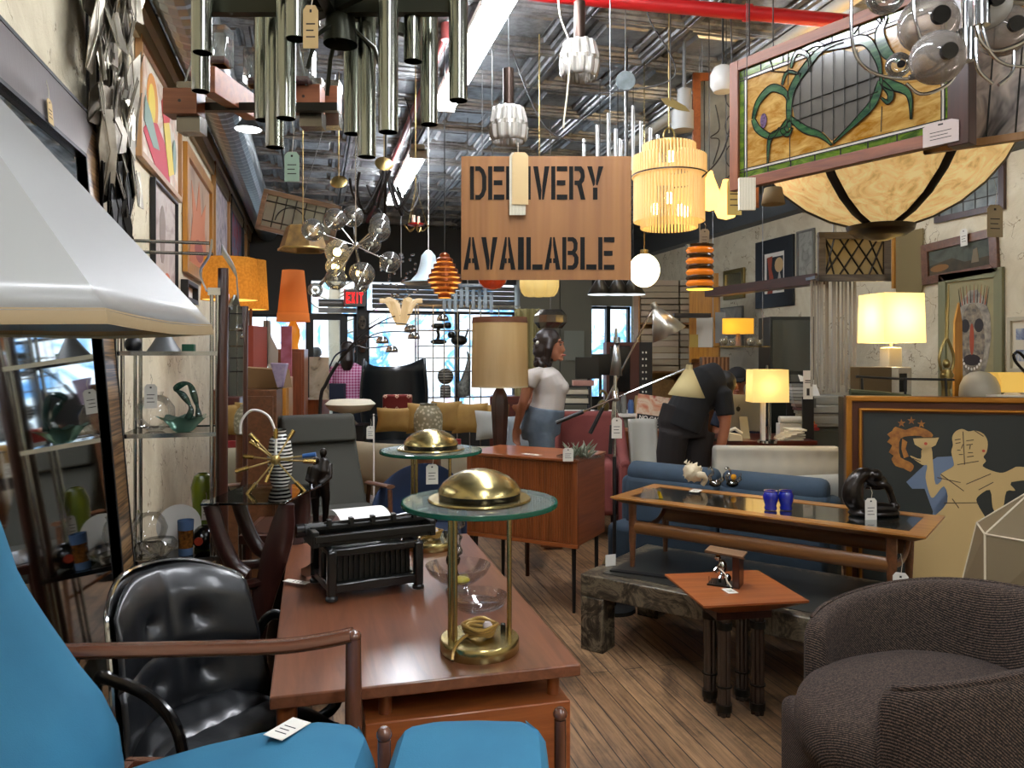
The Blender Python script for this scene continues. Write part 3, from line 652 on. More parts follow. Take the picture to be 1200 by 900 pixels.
MB().lathe([(.03, 0), (.035, .02), (.033, .08), (.044, .18), (.05, .25), (.036, .3), (.02, .31)], n=24).build('vase', mat('yellow green art glass', '8f9a1e', .12, coat=.5, var=('3c5a34', 8), stretch=(1, 1, .3)), t); price_tag(t, (.02, -.05, .2), w=.035, h=.09)
vessel('glass_jug', 'clear wavy glass jug at the left of the lower glass shelf', 'jug', [(.04, 0), (.05, .02), (.045, .05), (.065, .07), (.075, .11), (.06, .15), (.045, .17), (.05, .185)], GLASS, (-.66, 3.5, sh1))
vessel('glass_bowl', 'low clear glass bowl in front of the wavy jug on the lower glass shelf', 'glass bowl', [(.03, 0), (.045, .02), (.07, .04), (.072, .06), (.06, .075)], GLASS, (-.61, 3.445, sh1))
t = T('tumbler', 'blue and amber glass tumbler on the lower glass shelf', 'tumbler', (-.51, 3.46, sh1)); MB().lathe([(.0, .0), (.028, 0), (.029, .03)], n=20).build('base', thin_glass('blue glass base', '6a86a8', .6, dens=.5), t); MB().lathe([(.029, .03), (.031, .105)], n=20).build('amber_band', mat('amber patterned glass', '7a4a1e', .2, var=('2e1a0a', 60)), t); MB().lathe([(.031, .105), (.033, .145), (.03, .145), (.0285, .03)], n=20).build('rim', thin_glass('blue glass rim', '6f8fb8', .6, dens=.4), t)
S(MB().lathe([(.0, 0), (.09, .004), (.092, .008), (0, .012)], n=32), 'plate', WHITE, 'white glass plate standing on edge at the back of the lower shelf', 'plate', loc=(-.56, 3.62, sh1 + .09)).rotation_euler = (R(78), 0, 0)
t = T('round_vase', 'dark glossy round vase with a red spot on the lower glass shelf', 'vase', (-.44, 3.52, sh1)); MB().sph((0, 0, .055), .055, 20).build('vase', BLACKG, t); MB().cyl((-.02, -.052, .05), (-.021, -.056, .05), .018, n=14).build('red_spot', mat('orange red spot', 'b03a20', .4), t)
t = T('desk_lamp', 'small dark lamp with a grey cone shade on the upper glass shelf', 'lamp', (-.6, 3.5, 1.51)); MB().lathe([(.01, .1), (.05, .03), (.07, 0)], n=20).build('shade', mat('grey enamel', '55585a', .4), t); MB().lathe([(.07, 0), (.055, .0), (.0, .01)], (-.12, 0, 0), 18).sph((-.12, 0, .03), .035, 10).build('base', BLACK, t)
S(MB().box(0, 0, 0, .05, .06, .035), 'small_box', mat('dark green card', '1f5a40', .6), 'small dark green box on the upper glass shelf', 'box', loc=(-.55, 3.62, 1.509), bevel=.003)
S(MB().lathe([(.01, 0), (.03, .01), (.035, .05), (.025, .07)], n=16), 'glass_insulator', thin_glass('teal insulator glass', '3f8f88', .6, dens=.4), 'small teal glass insulator on top of the chrome shelving', 'glass insulator', loc=(-.715, 3.42, 1.775))
# ---- narrow standing mirror between dark tapered posts
sm = T('cheval_mirror', 'tall narrow mirror held between two dark tapered wooden posts', 'mirror', W(272, 600, 3.35) * 1.0, 0); sm.location.z = 0; sm.rotation_euler = (0, 0, R(80))
def post(x, zt, w_): return MB().tube([(x + .02, 0, .0), (x + .012, 0, .7), (x, 0, 1.0), (x, 0, 1.35), (x + .01, 0, 1.6), (x + .02, 0, zt)], [.018, .026, w_, w_, .022, .014], 10, up=(1, 0, 0), ry=.022)
post(-.15, 1.86, .038).build('post', DKWOOD, sm); post(.17, 1.72, .026).build('post', DKWOOD, sm)
MB().prism([(-.11, .95), (.0, .85), (.13, .95), (.15, 1.5), (.11, 1.7), (.02, 1.76), (-.07, 1.7), (-.11, 1.5)], O=(0, -.012, 0), t=.012).build('glass', MIRROR, sm); MB().box(-.17, -.05, 0, .19, .05, .05).build('foot', DKWOOD, sm, bevel=.01)
# ---- glass topped side table on sculpted dark legs
st = T('side_table', 'glass topped side table on V-shaped dark wooden legs, behind the office chair', 'table', K(-.93, 2.9, 0), CA + R(4)); gz = .97
MB().prism([(-.19, -.16), (.11, -.16), (.17, .22), (-.14, .24)], O=(0, 0, gz), U=(1, 0, 0), V=(0, 1, 0), t=.009).build('glass_top', thin_glass('glass top', 'dfe9e4', 1.0, .02, 0, .5), st, bevel=.002)
DKW = wood('chocolate wood', '23100d', '3a1c16', axis=2, rough=.28, coat=.3)
for y in (-.12, .18):
    g_ = MB(); g_.tube(smooth_path([(-.165, y, gz - .012), (-.13, y, .84), (-.085, y, .74), (-.04, y, .7)], 5), [.024] * 16, 10, up=(0, 1, 0), ry=.028).tube(smooth_path([(.105, y, gz - .012), (.085, y, .85), (.045, y, .7), (0, y, .5), (-.005, y, .25), (.02, y, 0)], 5), [.026] * 26, 10, up=(0, 1, 0), ry=[.028, .03, .034, .04, .045, .047, .05, .05, .05, .048, .045, .043, .041, .04, .038, .036, .034, .033, .032, .03, .029, .028, .027, .026, .025, .024])
    g_.tube(smooth_path([(-.17, y, .655), (-.08, y, .66), (0, y, .672), (.06, y, .69)], 4), [.02] * 13, 10, up=(0, 0, 1), ry=.024); g_.build('leg', DKW, st)
MB().box(-.02, -.12, .62, .02, .18, .66).build('stretcher', DKW, st)
# lamp on the side table
spk = T('sputnik_lamp', 'brass starburst lamp with radiating arms on the glass side table', 'lamp', st.matrix_basis @ Vector((.02, .03, gz)), CA); spk.location = K(-.905, 2.94, gz + .125)
MB().sph((0, 0, 0), .02, 14).build('hub', GOLDM, spk); random.seed(11)
BULBOFF = mat('brass sleeve', 'b79b5c', .25, 1)
for k, (a, e, l) in enumerate([(8, 12, .155), (-5, -10, .15), (148, 28, .13), (172, 8, .12), (195, -15, .15), (232, -40, .165), (308, -44, .17), (62, 40, .13), (90, 65, .12), (250, -20, .09), (130, 58, .14)]):
    v_ = Vector((math.cos(R(a)) * 1, .35 * math.sin(R(k * 67)), math.sin(R(a)))).normalized(); ar = MB().cyl((0, 0, 0), v_ * l * .75, .0035, n=8).build('arm', GOLDM, spk)
    MB().cyl(v_ * l * .68, v_ * l, .0085, n=10).build('socket', (mat('blue socket tape', '2c5a94', .5) if k == 0 else BULBOFF), ar)
MB().tube(smooth_path([(0, 0, .02), (.0, 0, .1), (-.03, 0, .17), (-.09, 0, .19), (-.13, 0, .15), (-.135, 0, .1)], 6), .005, 8).build('white_cord', WHITE, spk)
def stripes(name, a_, b_, scale=40, axis=2):
    m, nt, b = newmat(name); w = N(nt, 'ShaderNodeTexWave', wave_type='BANDS'); w.bands_direction = 'XYZ'[axis]; w.inputs['Scale'].default_value = scale; w.inputs['Distortion'].default_value = 1.5
    nt.links.new(coords(nt), w.inputs['Vector']); nt.links.new(ramp(nt, w.outputs['Fac'], [(.45, a_), (.55, b_)]), b.inputs['Base Color']); b.inputs['Roughness'].default_value = .2; return m
vessel('striped_vase', 'black and white striped vase behind the starburst lamp', 'vase', [(.03, 0), (.045, .04), (.05, .12), (.04, .19), (.02, .21), (.025, .23)], stripes('zebra stripes', '151515', 'c9c6bd', 22), K(-.93, 3.08, gz))
# dark low table with a glass top behind it
t = T('coffee_table', 'dark wooden table with a reflecting glass top behind the glass side table', 'table', K(-1.02, 3.55, 0), CA + R(5))
MB().box(-.2, -.15, .66, .2, .25, .70).build('table_top', DKWOODX, t, bevel=.004); MB().box(-.17, -.12, .701, .17, .22, .705).build('glass', mat('bronze glass', '5a4038', .05, .6), t)
for x, y in ((-.17, -.12), (.17, -.12), (-.17, .22), (.17, .22)): MB().tube([(x, y, 0), (x, y, .66)], [.014, .022], 8).build('leg', DKWOOD, t)
# ================================================================ right foreground
def frame_at(r, d, ang): return dict(loc=K(r, d, 0), rz=CA + R(ang))
# ---- slab coffee table (near-left corner at the origin, long side along x)
def marble():
    m, nt, b = newmat('dark veined stone wood'); v = coords(nt)
    nt.links.new(ramp(nt, noise(nt, v, 7, 8, .7, 2.5), [(.36, '14110e'), (.47, '3c352b'), (.56, '6f6552'), (.66, '2a2722')]), b.inputs['Base Color']); b.inputs['Roughness'].default_value = .35; return m
STONE = marble()
ct = T('coffee_table', 'low chunky coffee table clad in dark veined stone, under the walnut table', 'table', K(.348, 3.91, 0), CA + R(-36))
CL, CW, CH = 1.42, .76, .383
MB().box(0, 0, CH - .11, CL, CW, CH).build('table_top', STONE, ct, bevel=.006)
MB().box(.09, .07, CH, CL - .08, CW - .07, CH + .003).build('inset_top', mat('dark slate inset', '24231f', .32, var=('33312b', 3)), ct)
for x in (0, CL - .13):
    for y in (0, CW - .13): MB().box(x, y, 0, x + .13, y + .13, CH - .11).build('leg', STONE, ct, bevel=.006)
S(MB().box(0, 0, 0, .34, .035, .012), 'black_slat', BLACK, 'thin black slat lying on the left end of the slab coffee table', 'slat', loc=K(.50, 3.93, CH), rz=CA + R(-25))
tcard = T('price_card', 'folded white price card standing on the left end of the slab table', 'price card', K(.52, 4.05, CH), CA + R(20))
MB().prism([(-.03, 0), (.03, 0), (.03, .06), (-.03, .06)], t=.002).build('front_flap', PAPER, tcard); MB().prism([(-.03, 0), (.03, 0), (.03, .06), (-.03, .06)], O=(0, .04, 0), V=(0, -.55, .8), t=.002).build('back_flap', MANILA, tcard)
# ---- walnut surfboard table standing on it
wt = T('walnut_table', 'long walnut table with a dark glass inset and curved legs, on the slab coffee table', 'table', K(.516, 4.04, 0), CA + R(-37))
TL, TW, z0, z1 = 1.48, .51, CH + .004, .75
WR = wood('honey walnut rim', '8a5a2a', 'b07c3f', axis=0, rough=.28, coat=.35)
mb = MB()
def rim_ring(i, z): return [(i, i, z), (TL - i, i, z), (TL - i, TW - i, z), (i, TW - i, z)]
mb.rings([rim_ring(.05, z1 - .035), rim_ring(0, z1 - .008), rim_ring(0, z1), rim_ring(.075, z1), rim_ring(.075, z1 - .012)], True, False)
mb.build('top_frame', WR, wt)
MB().box(.07, .07, z1 - .012, TL - .07, TW - .07, z1 - .003).build('glass_inset', mat('black glass inset', '10120f', .04, coat=1), wt)
for x in (.10, TL - .14):
    for y in (.06, TW - .06):
        MB().tube([(x, y, z0), (x, y, z0 + .18), (x, y, z1 - .03)], [.012, .021, .024], 10, up=(1, 0, 0), ry=.014).build('leg', WALNUT, wt)
    MB().tube(smooth_path([(x, .06, z0 + .26), (x, .13, z0 + .20), (x, TW / 2, z0 + .185), (x, TW - .13, z0 + .20), (x, TW - .06, z0 + .26)], 4), .015, 8, up=(0, 0, 1), ry=.012).build('curved_brace', WALNUT, wt)
for y in (.065, TW - .065): MB().tube([(.10, y, z1 - .155), (TL - .14, y, z1 - .155)], .034, 12, up=(0, 0, 1), ry=.016).build('stretcher', wood('walnut rail', '5c3a1e', '80552c', axis=0), wt)
price_tag(wt, (TL - .1, .03, z1 - .17), rz=R(10), w=.06, h=.13, up=.08)
# things on the walnut table
CB = mat('cobalt blue glass', '0a1a8c', .08, coat=.8)
for i, (px, lab) in enumerate(((903, 'left one of two small cobalt blue glass vases on the walnut table'), (921, 'right one of two small cobalt blue glass vases on the walnut table'))):
    p = WZ(px, 597, z1)
    vessel('blue_vase', lab, 'vase', [(0, 0), (.028, 0), (.03, .008), (.026, .02), (.034, .045), (.037, .068), (.03, .085), (.032, .092), (.027, .092), (.028, .08)], CB, p, 'cobalt vases', n=28)
sc_ = T('bronze_sculpture', 'dark bronze figure curled into a ring, with a white tag, on the walnut table', 'sculpture', WZ(1024, 603, z1), CA)
BRZ = mat('dark patina bronze', '1d1713', .3, .75, coat=.2, bump=(18, .25, .01))
mb = MB().lathe([(0, 0), (.115, 0), (.12, .01), (.11, .022), (.0, .025)], n=28, sx=1, sy=.55)
mb.tube(smooth_path([(.085, 0, .03), (.02, 0, .028), (-.06, 0, .035), (-.1, 0, .08), (-.095, 0, .14), (-.06, 0, .185), (-.015, 0, .195)], 5), [.022, .024, .026, .028, .03, .031, .032, .033, .034, .036, .038, .04, .042, .044, .045, .046, .046, .045, .044, .042, .04, .038, .037, .036, .035, .034, .033, .03, .028, .025, .02], 12)
mb.tube(smooth_path([(-.03, 0, .17), (.01, -.01, .145), (.05, -.01, .14), (.075, 0, .11), (.09, 0, .07), (.1, 0, .035)], 5), [.02] * 6 + [.017] * 10 + [.014] * 10, 10).tube(smooth_path([(-.03, .02, .13), (.03, .02, .125), (.07, .02, .13), (.09, .02, .08), (.1, .02, .03)], 4), .015, 8)
mb.sph((.0, -.005, .185), .036, 12, rz=.032).sph((.035, 0, .16), .024, 10).sph((.098, 0, .04), .024, 10, rz=.02)
o = mb.build('figure', BRZ, sc_); rm = o.modifiers.new('rm', 'REMESH'); rm.mode = 'VOXEL'; rm.voxel_size = .005; rm.use_smooth_shade = True
price_tag(sc_, (-.06, -.1, .095), rz=R(5), w=.055, h=.10, up=.05)
cn = T('conch_shell', 'large spiky white conch shell with a tag, at the back of the walnut table', 'shell', WZ(812, 572, z1), CA)
mb = MB(); rs = []; nn = 26
for i in range(14):
    t_ = i / 13; rr = .045 * math.sin(PI * min(1, t_ * 1.0) ** .8) + .004; c = Vector((-.045 + .09 * t_, 0, .125 - .085 * t_))
    U_ = Vector((.66, 0, .75)); V_ = Vector((0, 1, 0))
    rs.append([c + (U_ * math.cos(2 * PI * j / nn) + V_ * math.sin(2 * PI * j / nn)) * rr * (1 + (.35 if (j % 5 == 0 and i % 3 == 1) else 0)) for j in range(nn)])
mb.rings(rs)
for k in range(7): a = k / 6; p = Vector((-.045 + .085 * a, -.005, .14 - .045 * a)); mb.cyl(p, p + Vector((.012, 0, .022)), .009, .001, 6)
mb.tube(smooth_path([(.01, -.03, .08), (.05, -.035, .075), (.065, -.02, .05), (.05, -.01, .02)], 4), [.02] * 5 + [.014] * 8, 8)
mb.build('shell', mat('chalky shell', 'cfc3a6', .6, bump=(22, .6, .01), var=('b3a284', 18)), cn, angle=60)
price_tag(cn, (-.01, -.11, .004), rz=R(-30), w=.05, h=.09, lie=True)
gp = T('glass_block', 'clear faceted glass block with a yellow tip at the left end of the walnut table', 'paperweight', WZ(760, 584, z1), CA + R(15))
MB().prism([(-.04, 0), (.05, 0), (.035, .05), (-.02, .055)], O=(0, -.02, 0), t=.04).build('block', thin_glass('solid glass block', 'f0f0ea', 1, facing=.5, dens=.1), gp); MB().prism([(.05, 0), (.075, 0), (.06, .035)], O=(0, -.015, 0), t=.03).build('yellow_tip', mat('yellow glass', 'b8960f', .2), gp)
for i, px in enumerate((858, 838)):
    gs = T('glass_swan', ('clear glass swan figurine with an amber heart' if i == 0 else 'clear glass swan figurine to the left of the amber one') + ', behind the walnut table', 'figurine', WZ(px, 571, z1 - .0), CA)
    MB().sph((0, 0, .022), .035, 12, rz=.022).tube(smooth_path([(-.02, 0, .03), (-.03, 0, .06), (-.01, 0, .085), (-.025, 0, .11), (-.04, 0, .1)], 4), [.009] * 8 + [.006] * 9, 8).tube(smooth_path([(.02, 0, .03), (.045, 0, .05), (.05, 0, .08)], 4), [.012] * 5 + [.003] * 4, 8).build('body', thin_glass('swan glass', 'f6f4ee', 1, facing=.6), gs)
    if i == 0: MB().sph((.005, -.01, .06), .017, 10).build('amber_heart', mat('amber glass', 'c98a1c', .15), gs)
# ---- square teak side table on bundled legs
tt = T('side_table', 'square tilted teak table top on four bundled dark post legs, before the slab table', 'table', K(.94, 3.27, 0), CA + R(8.5)); s2, tz = .222, .51
mb = MB(); rq = lambda h, z: [(-h, -h, z), (h, -h, z), (h, h, z), (-h, h, z)]
mb.rings([rq(s2 * .5, tz - .07), rq(s2, tz - .008), rq(s2, tz)]).build('table_top', wood('orange teak', '7c3f1e', 'a15e32', axis=0, rough=.3), tt, angle=20)
BUN = wood('striped dark legs', '120b08', '35241a', axis=2, rough=.25, coat=.5)
for x, y in ((-.07, -.07), (.075, -.075), (.07, .06), (-.075, .065)):
    l_ = MB()
    for a in range(6): l_.cyl((x + .018 * math.cos(a * PI / 3), y + .018 * math.sin(a * PI / 3), 0), (x + .018 * math.cos(a * PI / 3), y + .018 * math.sin(a * PI / 3), tz - .08), .011, n=8)
    lg = l_.build('leg', BUN, tt)
    [MB().cyl((x, y, a_), (x, y, b_), .033, n=16).build('leg_band', DKMETAL, lg) for a_, b_ in ((.02, .05), (.12, .126), (.36, .39))]
MB().box(-.12, -.11, tz - .1, .12, .11, tz - .07).build('apron', DKWOOD, tt)
bk = T('metal_diorama', 'small welded metal figure diorama between two wooden boards, on the square teak table', 'sculpture', K(.925, 3.30, tz), CA + R(-28))
MB().box(-.075, -.05, 0, .035, .05, .006).build('base_plate', DKMETAL, bk); MB().box(.03, -.045, 0, .06, .045, .135).build('upright_board', DKWOOD, bk, bevel=.002)
MB().prism([(-.085, .145), (.085, .13), (.085, .136), (-.085, .151)], O=(0, -.055, 0), t=-.0).prism([(-.085, .139), (.075, .132), (.075, .139), (-.085, .148)], O=(0, -.05, 0), t=.1).build('roof_board', wood('light board', '5c4027', '86664a', axis=0), bk)
mb = MB().sph((-.04, 0, .11), .014, 10).sph((-.02, .0, .075), .02, 10, rz=.03).tube([(-.02, 0, .05), (-.03, -.01, .025), (-.03, 0, .005)], .007, 6).tube([(-.02, 0, .05), (.0, -.02, .03), (.005, -.02, .005)], .007, 6).tube([(-.03, 0, .09), (-.05, -.03, .06), (-.03, -.05, .06)], .005, 6).sph((.0, 0, .03), .018, 8)
for i in range(4): mb.cyl((-.07 + .01 * i, -.035, .005), (-.07 + .01 * i, -.035, .035 - .004 * i), .0015, n=5)
mb.build('figure', CHROME, bk); MB().tube(smooth_path([(-.03, -.02, .07), (0, -.04, .055), (.01, -.05, .03), (.03, -.06, .01)], 5), .003, 6).build('string', STRING, bk)
price_tag(bk, (.03, -.09, .001), rz=R(40), w=.045, h=.065, lie=True)
# ---- brown tub chair
def tweed():
    m, nt, b = newmat('brown black tweed'); v = coords(nt, (1, 1, 1))
    w1 = N(nt, 'ShaderNodeTexWave', wave_type='BANDS', bands_direction='DIAGONAL'); w1.inputs['Scale'].default_value = 70; w1.inputs['Distortion'].default_value = 3; w1.inputs['Detail'].default_value = 2; w1.inputs['Detail Scale'].default_value = 6
    nt.links.new(v, w1.inputs['Vector']); f = noise(nt, v, 160, 2, .5)
    ad = N(nt, 'ShaderNodeMath', operation='MULTIPLY'); nt.links.new(w1.outputs['Fac'], ad.inputs[0]); nt.links.new(f, ad.inputs[1])
    nt.links.new(ramp(nt, ad.outputs[0], [(.12, '120d0b'), (.32, '3c2f28'), (.5, '665347')]), b.inputs['Base Color']); b.inputs['Roughness'].default_value = .95; bumped(nt, b, ad.outputs[0], .7, .006); return m
TW_ = tweed()
tc = T('tub_chair', 'rounded dark brown tweed tub chair at the lower right', 'armchair', K(1.30, 2.30, 0), CA)
# local: chair faces -x ; angle 0 = back (+x)
rc = .40
def wallring(k, n=44):
    a = -PI * .80 + 2 * PI * .80 * k / n; h = .76 - .15 * (abs(a) / (PI * .8)) ** 2.2
    c, s = math.cos(a), math.sin(a); e = 1.0 if abs(a) < 2 else 1 + .0 * (abs(a) - 2)
    sq = 1 / max(abs(c) ** 3.2 + abs(s) ** 3.2, 1e-6) ** (1 / 3.2) if c < 0 else 1
    ro = rc * (sq * .5 + .5); th_ = .085
    P = lambda r_, z: (r_ * c, r_ * s, z)
    return [P(ro - .03, .05), P(ro - .005, .3), P(ro, h - .05), P(ro - .012, h - .012), P(ro - .04, h), P(ro - .07, h - .008), P(ro - th_, h - .04), P(ro - th_ - .01, .35), P(ro - th_ - .01, .05)]
MB().rings([wallring(k) for k in range(45)]).build('tub_back', TW_, tc, sub=1)
pp = [wallring(k)[4] for k in range(1, 44)]; MB().tube([(p[0] * 1.04, p[1] * 1.04, p[2] - .006) for p in pp], .007, 6).build('piping', TW_, tc)
mb = MB(); rs = []
for r_, z in [(.0, .30), (.27, .30), (.315, .33), (.325, .40), (.32, .48), (.29, .51), (.2, .525), (.08, .53), (.01, .53)]:
    ring_ = []
    for j in range(40):
        a = 2 * PI * j / 40; c, s = math.cos(a), math.sin(a); st_ = 1.34 if c < 0 else 1.0
        sq = 1 / (abs(c) ** 3 + abs(s) ** 3) ** (1 / 3)
        ring_.append((r_ * c * st_ * (.5 + .5 * sq), r_ * s * (.5 + .5 * sq), z - .05 * max(0, -c) * (r_ / .33) * (1 if r_ > .2 else 0)))
    rs.append(ring_)
mb.rings(rs).build('seat_cushion', TW_, tc, sub=1)
MB().prism([(-.40, .05), (-.40, .36), (.1, .36), (.1, .05)], O=(0, -.30, 0), t=.60).build('seat_base', TW_, tc, bevel=.04, seg=3)
for x, y in ((-.3, -.2), (.2, -.2), (-.3, .2), (.2, .2)): MB().cyl((x, y, 0), (x, y, .06), .022, n=10).build('leg', BLACK, tc)
# ---- gilt framed poster of a lady with a cup
pd = 3.72
pf = T('framed_picture', 'big gilt framed picture of a cream silhouette lady raising a glass, leaning at the right', 'picture', K((990 - 600) / 900 * 4.0, 4.0, 0), CA + R(-13))
PW, PH = 1.28, 1.285; sc0 = 1 / 900 * 3.88
GILT = mat('antique gilt frame', 'a06a24', .35, .7, bump=(60, .2, .003)); GILTD = mat('dark red brown gilt', '4a2412', .4, .3)
fw = .085
for nm, p_ in (('frame_side', [(0, 0), (fw, fw), (fw, PH - fw), (0, PH)]), ('frame_side', [(PW, 0), (PW, PH), (PW - fw, PH - fw), (PW - fw, fw)]), ('frame_top', [(0, PH), (fw, PH - fw), (PW - fw, PH - fw), (PW, PH)]), ('frame_bottom', [(0, 0), (PW, 0), (PW - fw, fw), (fw, fw)])):
    MB().prism(p_, O=(0, -.02, 0), t=.05).build(nm, GILTD, pf)
mb = MB()
for a_, w_, y_ in ((0, .028, -.045), (.062, .016, -.035)):
    mb.box(a_, y_, a_, a_ + w_, 0, PH - a_).box(PW - a_ - w_, y_, a_, PW - a_, 0, PH - a_).box(a_, y_, PH - a_ - w_, PW - a_, 0, PH - a_).box(a_, y_, a_, PW - a_, 0, a_ + w_)
mb.build('gilt_beading', GILT, pf, bevel=.006)
PBG = mat('black green poster ground', '1c2220', .5); PCR = mat('cream figure', 'b79c68', .6); PBL = mat('grey blue shape', '5f6f86', .6); POR = mat('ochre crest', 'a8702c', .6, var=('7a4a1c', 30)); PLN = mat('drawn line', '4a3a2a', .6)
MB().box(fw, -.005, fw, PW - fw, .0, PH - fw).build('picture_sheet', PBG, pf)
def pp2(px, py):   # photograph row and column -> the sheet
    d_ = 4.0 - (px - 990) / 900 * .95; a = (px - 600) / 900 * d_ - (390 / 900 * 4.0); return (a / math.cos(R(13)), EYE + (HORIZON - py) / 900 * d_)
def pdraw(mb, pl, y=-.008, sm=0):
    if sm: pl = [(p.x, p.y) for p in smooth_path([(a, b_, 0) for a, b_ in pl], sm, True)]
    mb.prism([pp2(*p) for p in pl], O=(0, y, 0), t=.002)
mb = MB(); mb.mi = 0
pdraw(mb, [(1063, 565), (1085, 545), (1100, 536), (1120, 535), (1120, 600), (1095, 600), (1085, 573), (1070, 573)])
pdraw(mb, [(1095, 600), (1120, 565), (1125, 620), (1090, 640)])
mb.mi = 1
pdraw(mb, [(1070, 703), (1070, 632), (1085, 628), (1090, 612), (1112, 590), (1108, 570), (1096, 583), (1091, 580), (1086, 560), (1088, 546), (1082, 545), (1070, 537), (1068, 534), (1080, 538), (1081, 528), (1086, 525), (1093, 525), (1095, 545), (1098, 568), (1106, 562), (1104, 556), (1118, 548), (1120, 543), (1117, 530), (1119, 522), (1118, 513), (1122, 506), (1130, 503), (1138, 506), (1146, 505), (1156, 509), (1161, 518), (1160, 530), (1156, 536), (1159, 541), (1155, 547), (1168, 553), (1180, 555), (1192, 550), (1200, 548), (1230, 552), (1230, 562), (1190, 566), (1195, 576), (1184, 577), (1180, 596), (1172, 602), (1167, 595), (1164, 575), (1150, 582), (1148, 590), (1160, 610), (1167, 622), (1152, 650), (1133, 686), (1128, 703)], -.010, 3)
pdraw(mb, [(1071, 514), (1102, 513), (1098, 522), (1088, 527), (1089, 532), (1082, 532), (1083, 527), (1073, 521)], -.010)
mb.mi = 2
for sx_, sy_ in ((1057, 496), (1069, 493), (1081, 497)):
    pdraw(mb, [(sx_ + (5 if k % 2 == 0 else 2) * math.sin(k * PI / 5), sy_ - (5 if k % 2 == 0 else 2) * math.cos(k * PI / 5)) for k in range(10)], -.009)
pdraw(mb, [(1040, 509), (1046, 505), (1050, 500), (1062, 504), (1074, 500), (1088, 504), (1095, 510), (1090, 515), (1080, 511), (1066, 511), (1056, 514), (1054, 524), (1056, 536), (1066, 541), (1072, 546), (1068, 553), (1060, 549), (1050, 546), (1045, 538), (1048, 534), (1042, 530), (1046, 522), (1040, 518), (1044, 513)], -.009, 2)
pdraw(mb, [(1058, 514), (1064, 518), (1062, 526), (1066, 535), (1060, 537), (1057, 526)], -.0095)
mb.mi = 3
for a, b_ in (((1131, 506), (1133, 545)), ((1122, 520), (1128, 519)), ((1135, 522), (1143, 521)), ((1124, 528), (1128, 528)), ((1137, 531), (1143, 531)), ((1100, 560), (1128, 566)), ((1104, 556), (1132, 576)), ((1135, 568), (1165, 556)), ((1118, 585), (1126, 596)), ((1145, 505), (1156, 512)), ((1124, 545), (1150, 541)), ((1121, 516), (1128, 515)), ((1135, 517), (1144, 516)), ((1131, 521), (1129, 526)), ((1140, 522), (1139, 527)), ((1126, 533), (1131, 533)), ((1136, 536), (1144, 535)), ((1075, 513), (1098, 513)), ((1070, 537), (1080, 541)), ((1150, 575), (1168, 566)), ((1108, 590), (1150, 590))):
    p, q = pp2(*a), pp2(*b_); mb.cyl((p[0], -.0105, p[1]), (q[0], -.0105, q[1]), .002, n=4)
mb.mi = 4; c_ = pp2(1156, 529); mb.cyl((c_[0], -.012, c_[1]), (c_[0], -.010, c_[1]), .007, n=10); c_ = pp2(1086, 520); mb.cyl((c_[0], -.0125, c_[1]), (c_[0], -.010, c_[1]), .008, n=10)
mb.build('painted_lady', [PBL, PCR, POR, PLN, mat('red enamel', 'a8402a', .5)], pf)
# ---- faceted glass lantern at the right edge
gl_ = T('glass_terrarium', 'faceted hazy glass lantern with pale seams standing before the gilt framed picture', 'lantern', K(1.88, 2.75, .0), CA)
mb = MB(); vs = [[(.03 * math.cos(a), .03 * math.sin(a), z) for a in [2 * PI * k / 6 for k in range(6)]] for z in (.95,)]
hexa = lambda r_, z, o_=0: [(r_ * math.cos(2 * PI * k / 6 + o_), r_ * math.sin(2 * PI * k / 6 + o_), z) for k in range(6)]
lv = [hexa(.1, .45), hexa(.24, .62, .3), hexa(.2, .86, .1), hexa(.03, 1.0)]
MB().rings(lv).build('glass_body', thin_glass('hazy capiz glass', '9c8a6c', .6, .15, .4), gl_, angle=5)
mb = MB()
for i, lr in enumerate(lv):
    for k in range(6):
        mb.cyl(lr[k], lr[(k + 1) % 6], .004, n=5)
        if i: mb.cyl(lv[i - 1][k], lr[k], .004, n=5)
mb.build('lead_seams', mat('pale lead seam', 'b3a68c', .5), gl_); MB().cyl((0, 0, 0), (0, 0, .45), .05, n=14).lathe([(.14, 0), (.13, .02), (0, .03)], n=20).build('stand', DKMETAL, gl_)
# ================================================================ middle of the shop
# ---- tambour cabinet
cb = T('tambour_cabinet', 'low teak cabinet with sliding slatted doors on slim black legs, behind the desk', 'cabinet', K(.376, 4.40, 0), CA + R(180 - 28)); bw, bd, bz0, bz1 = .74, .43, .395, .88
# local +x runs to the left along the front, front faces +y... so turn: x in [0,bw], y in [-bd,0]
MB().box(0, -bd, bz0, bw, -.012, bz1).build('body', TEAK, cb, bevel=.003)
MB().box(-.004, -.012, bz0 - .01, bw + .004, .01, bz0 + .01).build('bottom_rail', TEAKX, cb); MB().box(-.008, -bd - .005, bz1, bw + .008, .012, bz1 + .016).build('top_board', TEAKX, cb, bevel=.003)
for k, (a, b_) in enumerate(((.03, bw / 2 - .005), (bw / 2 + .005, bw - .03))):
    m_ = MB(); n_ = 22
    for i in range(n_): x = a + (b_ - a) * i / n_; m_.cyl((x + .007, -.010, bz0 + .015), (x + .007, -.010, bz1 - .01), .0085, n=6)
    m_.build('tambour_door', TEAKZ, cb)
MB().box(0, -.014, bz0, .03, .004, bz1).box(bw - .03, -.014, bz0, bw, .004, bz1).build('door_frame', TEAKZ, cb, bevel=.002)
for x, y in ((.04, -.04), (bw - .04, -.04), (.04, -bd + .04), (bw - .04, -bd + .04)): MB().tube([(x, y, 0), (x, y, bz0)], [.010, .014], 10).build('leg', BLACK, cb)
price_tag(cb, (.33, -.07, bz1 + .017), rz=R(80), w=.045, h=.13, lie=True)
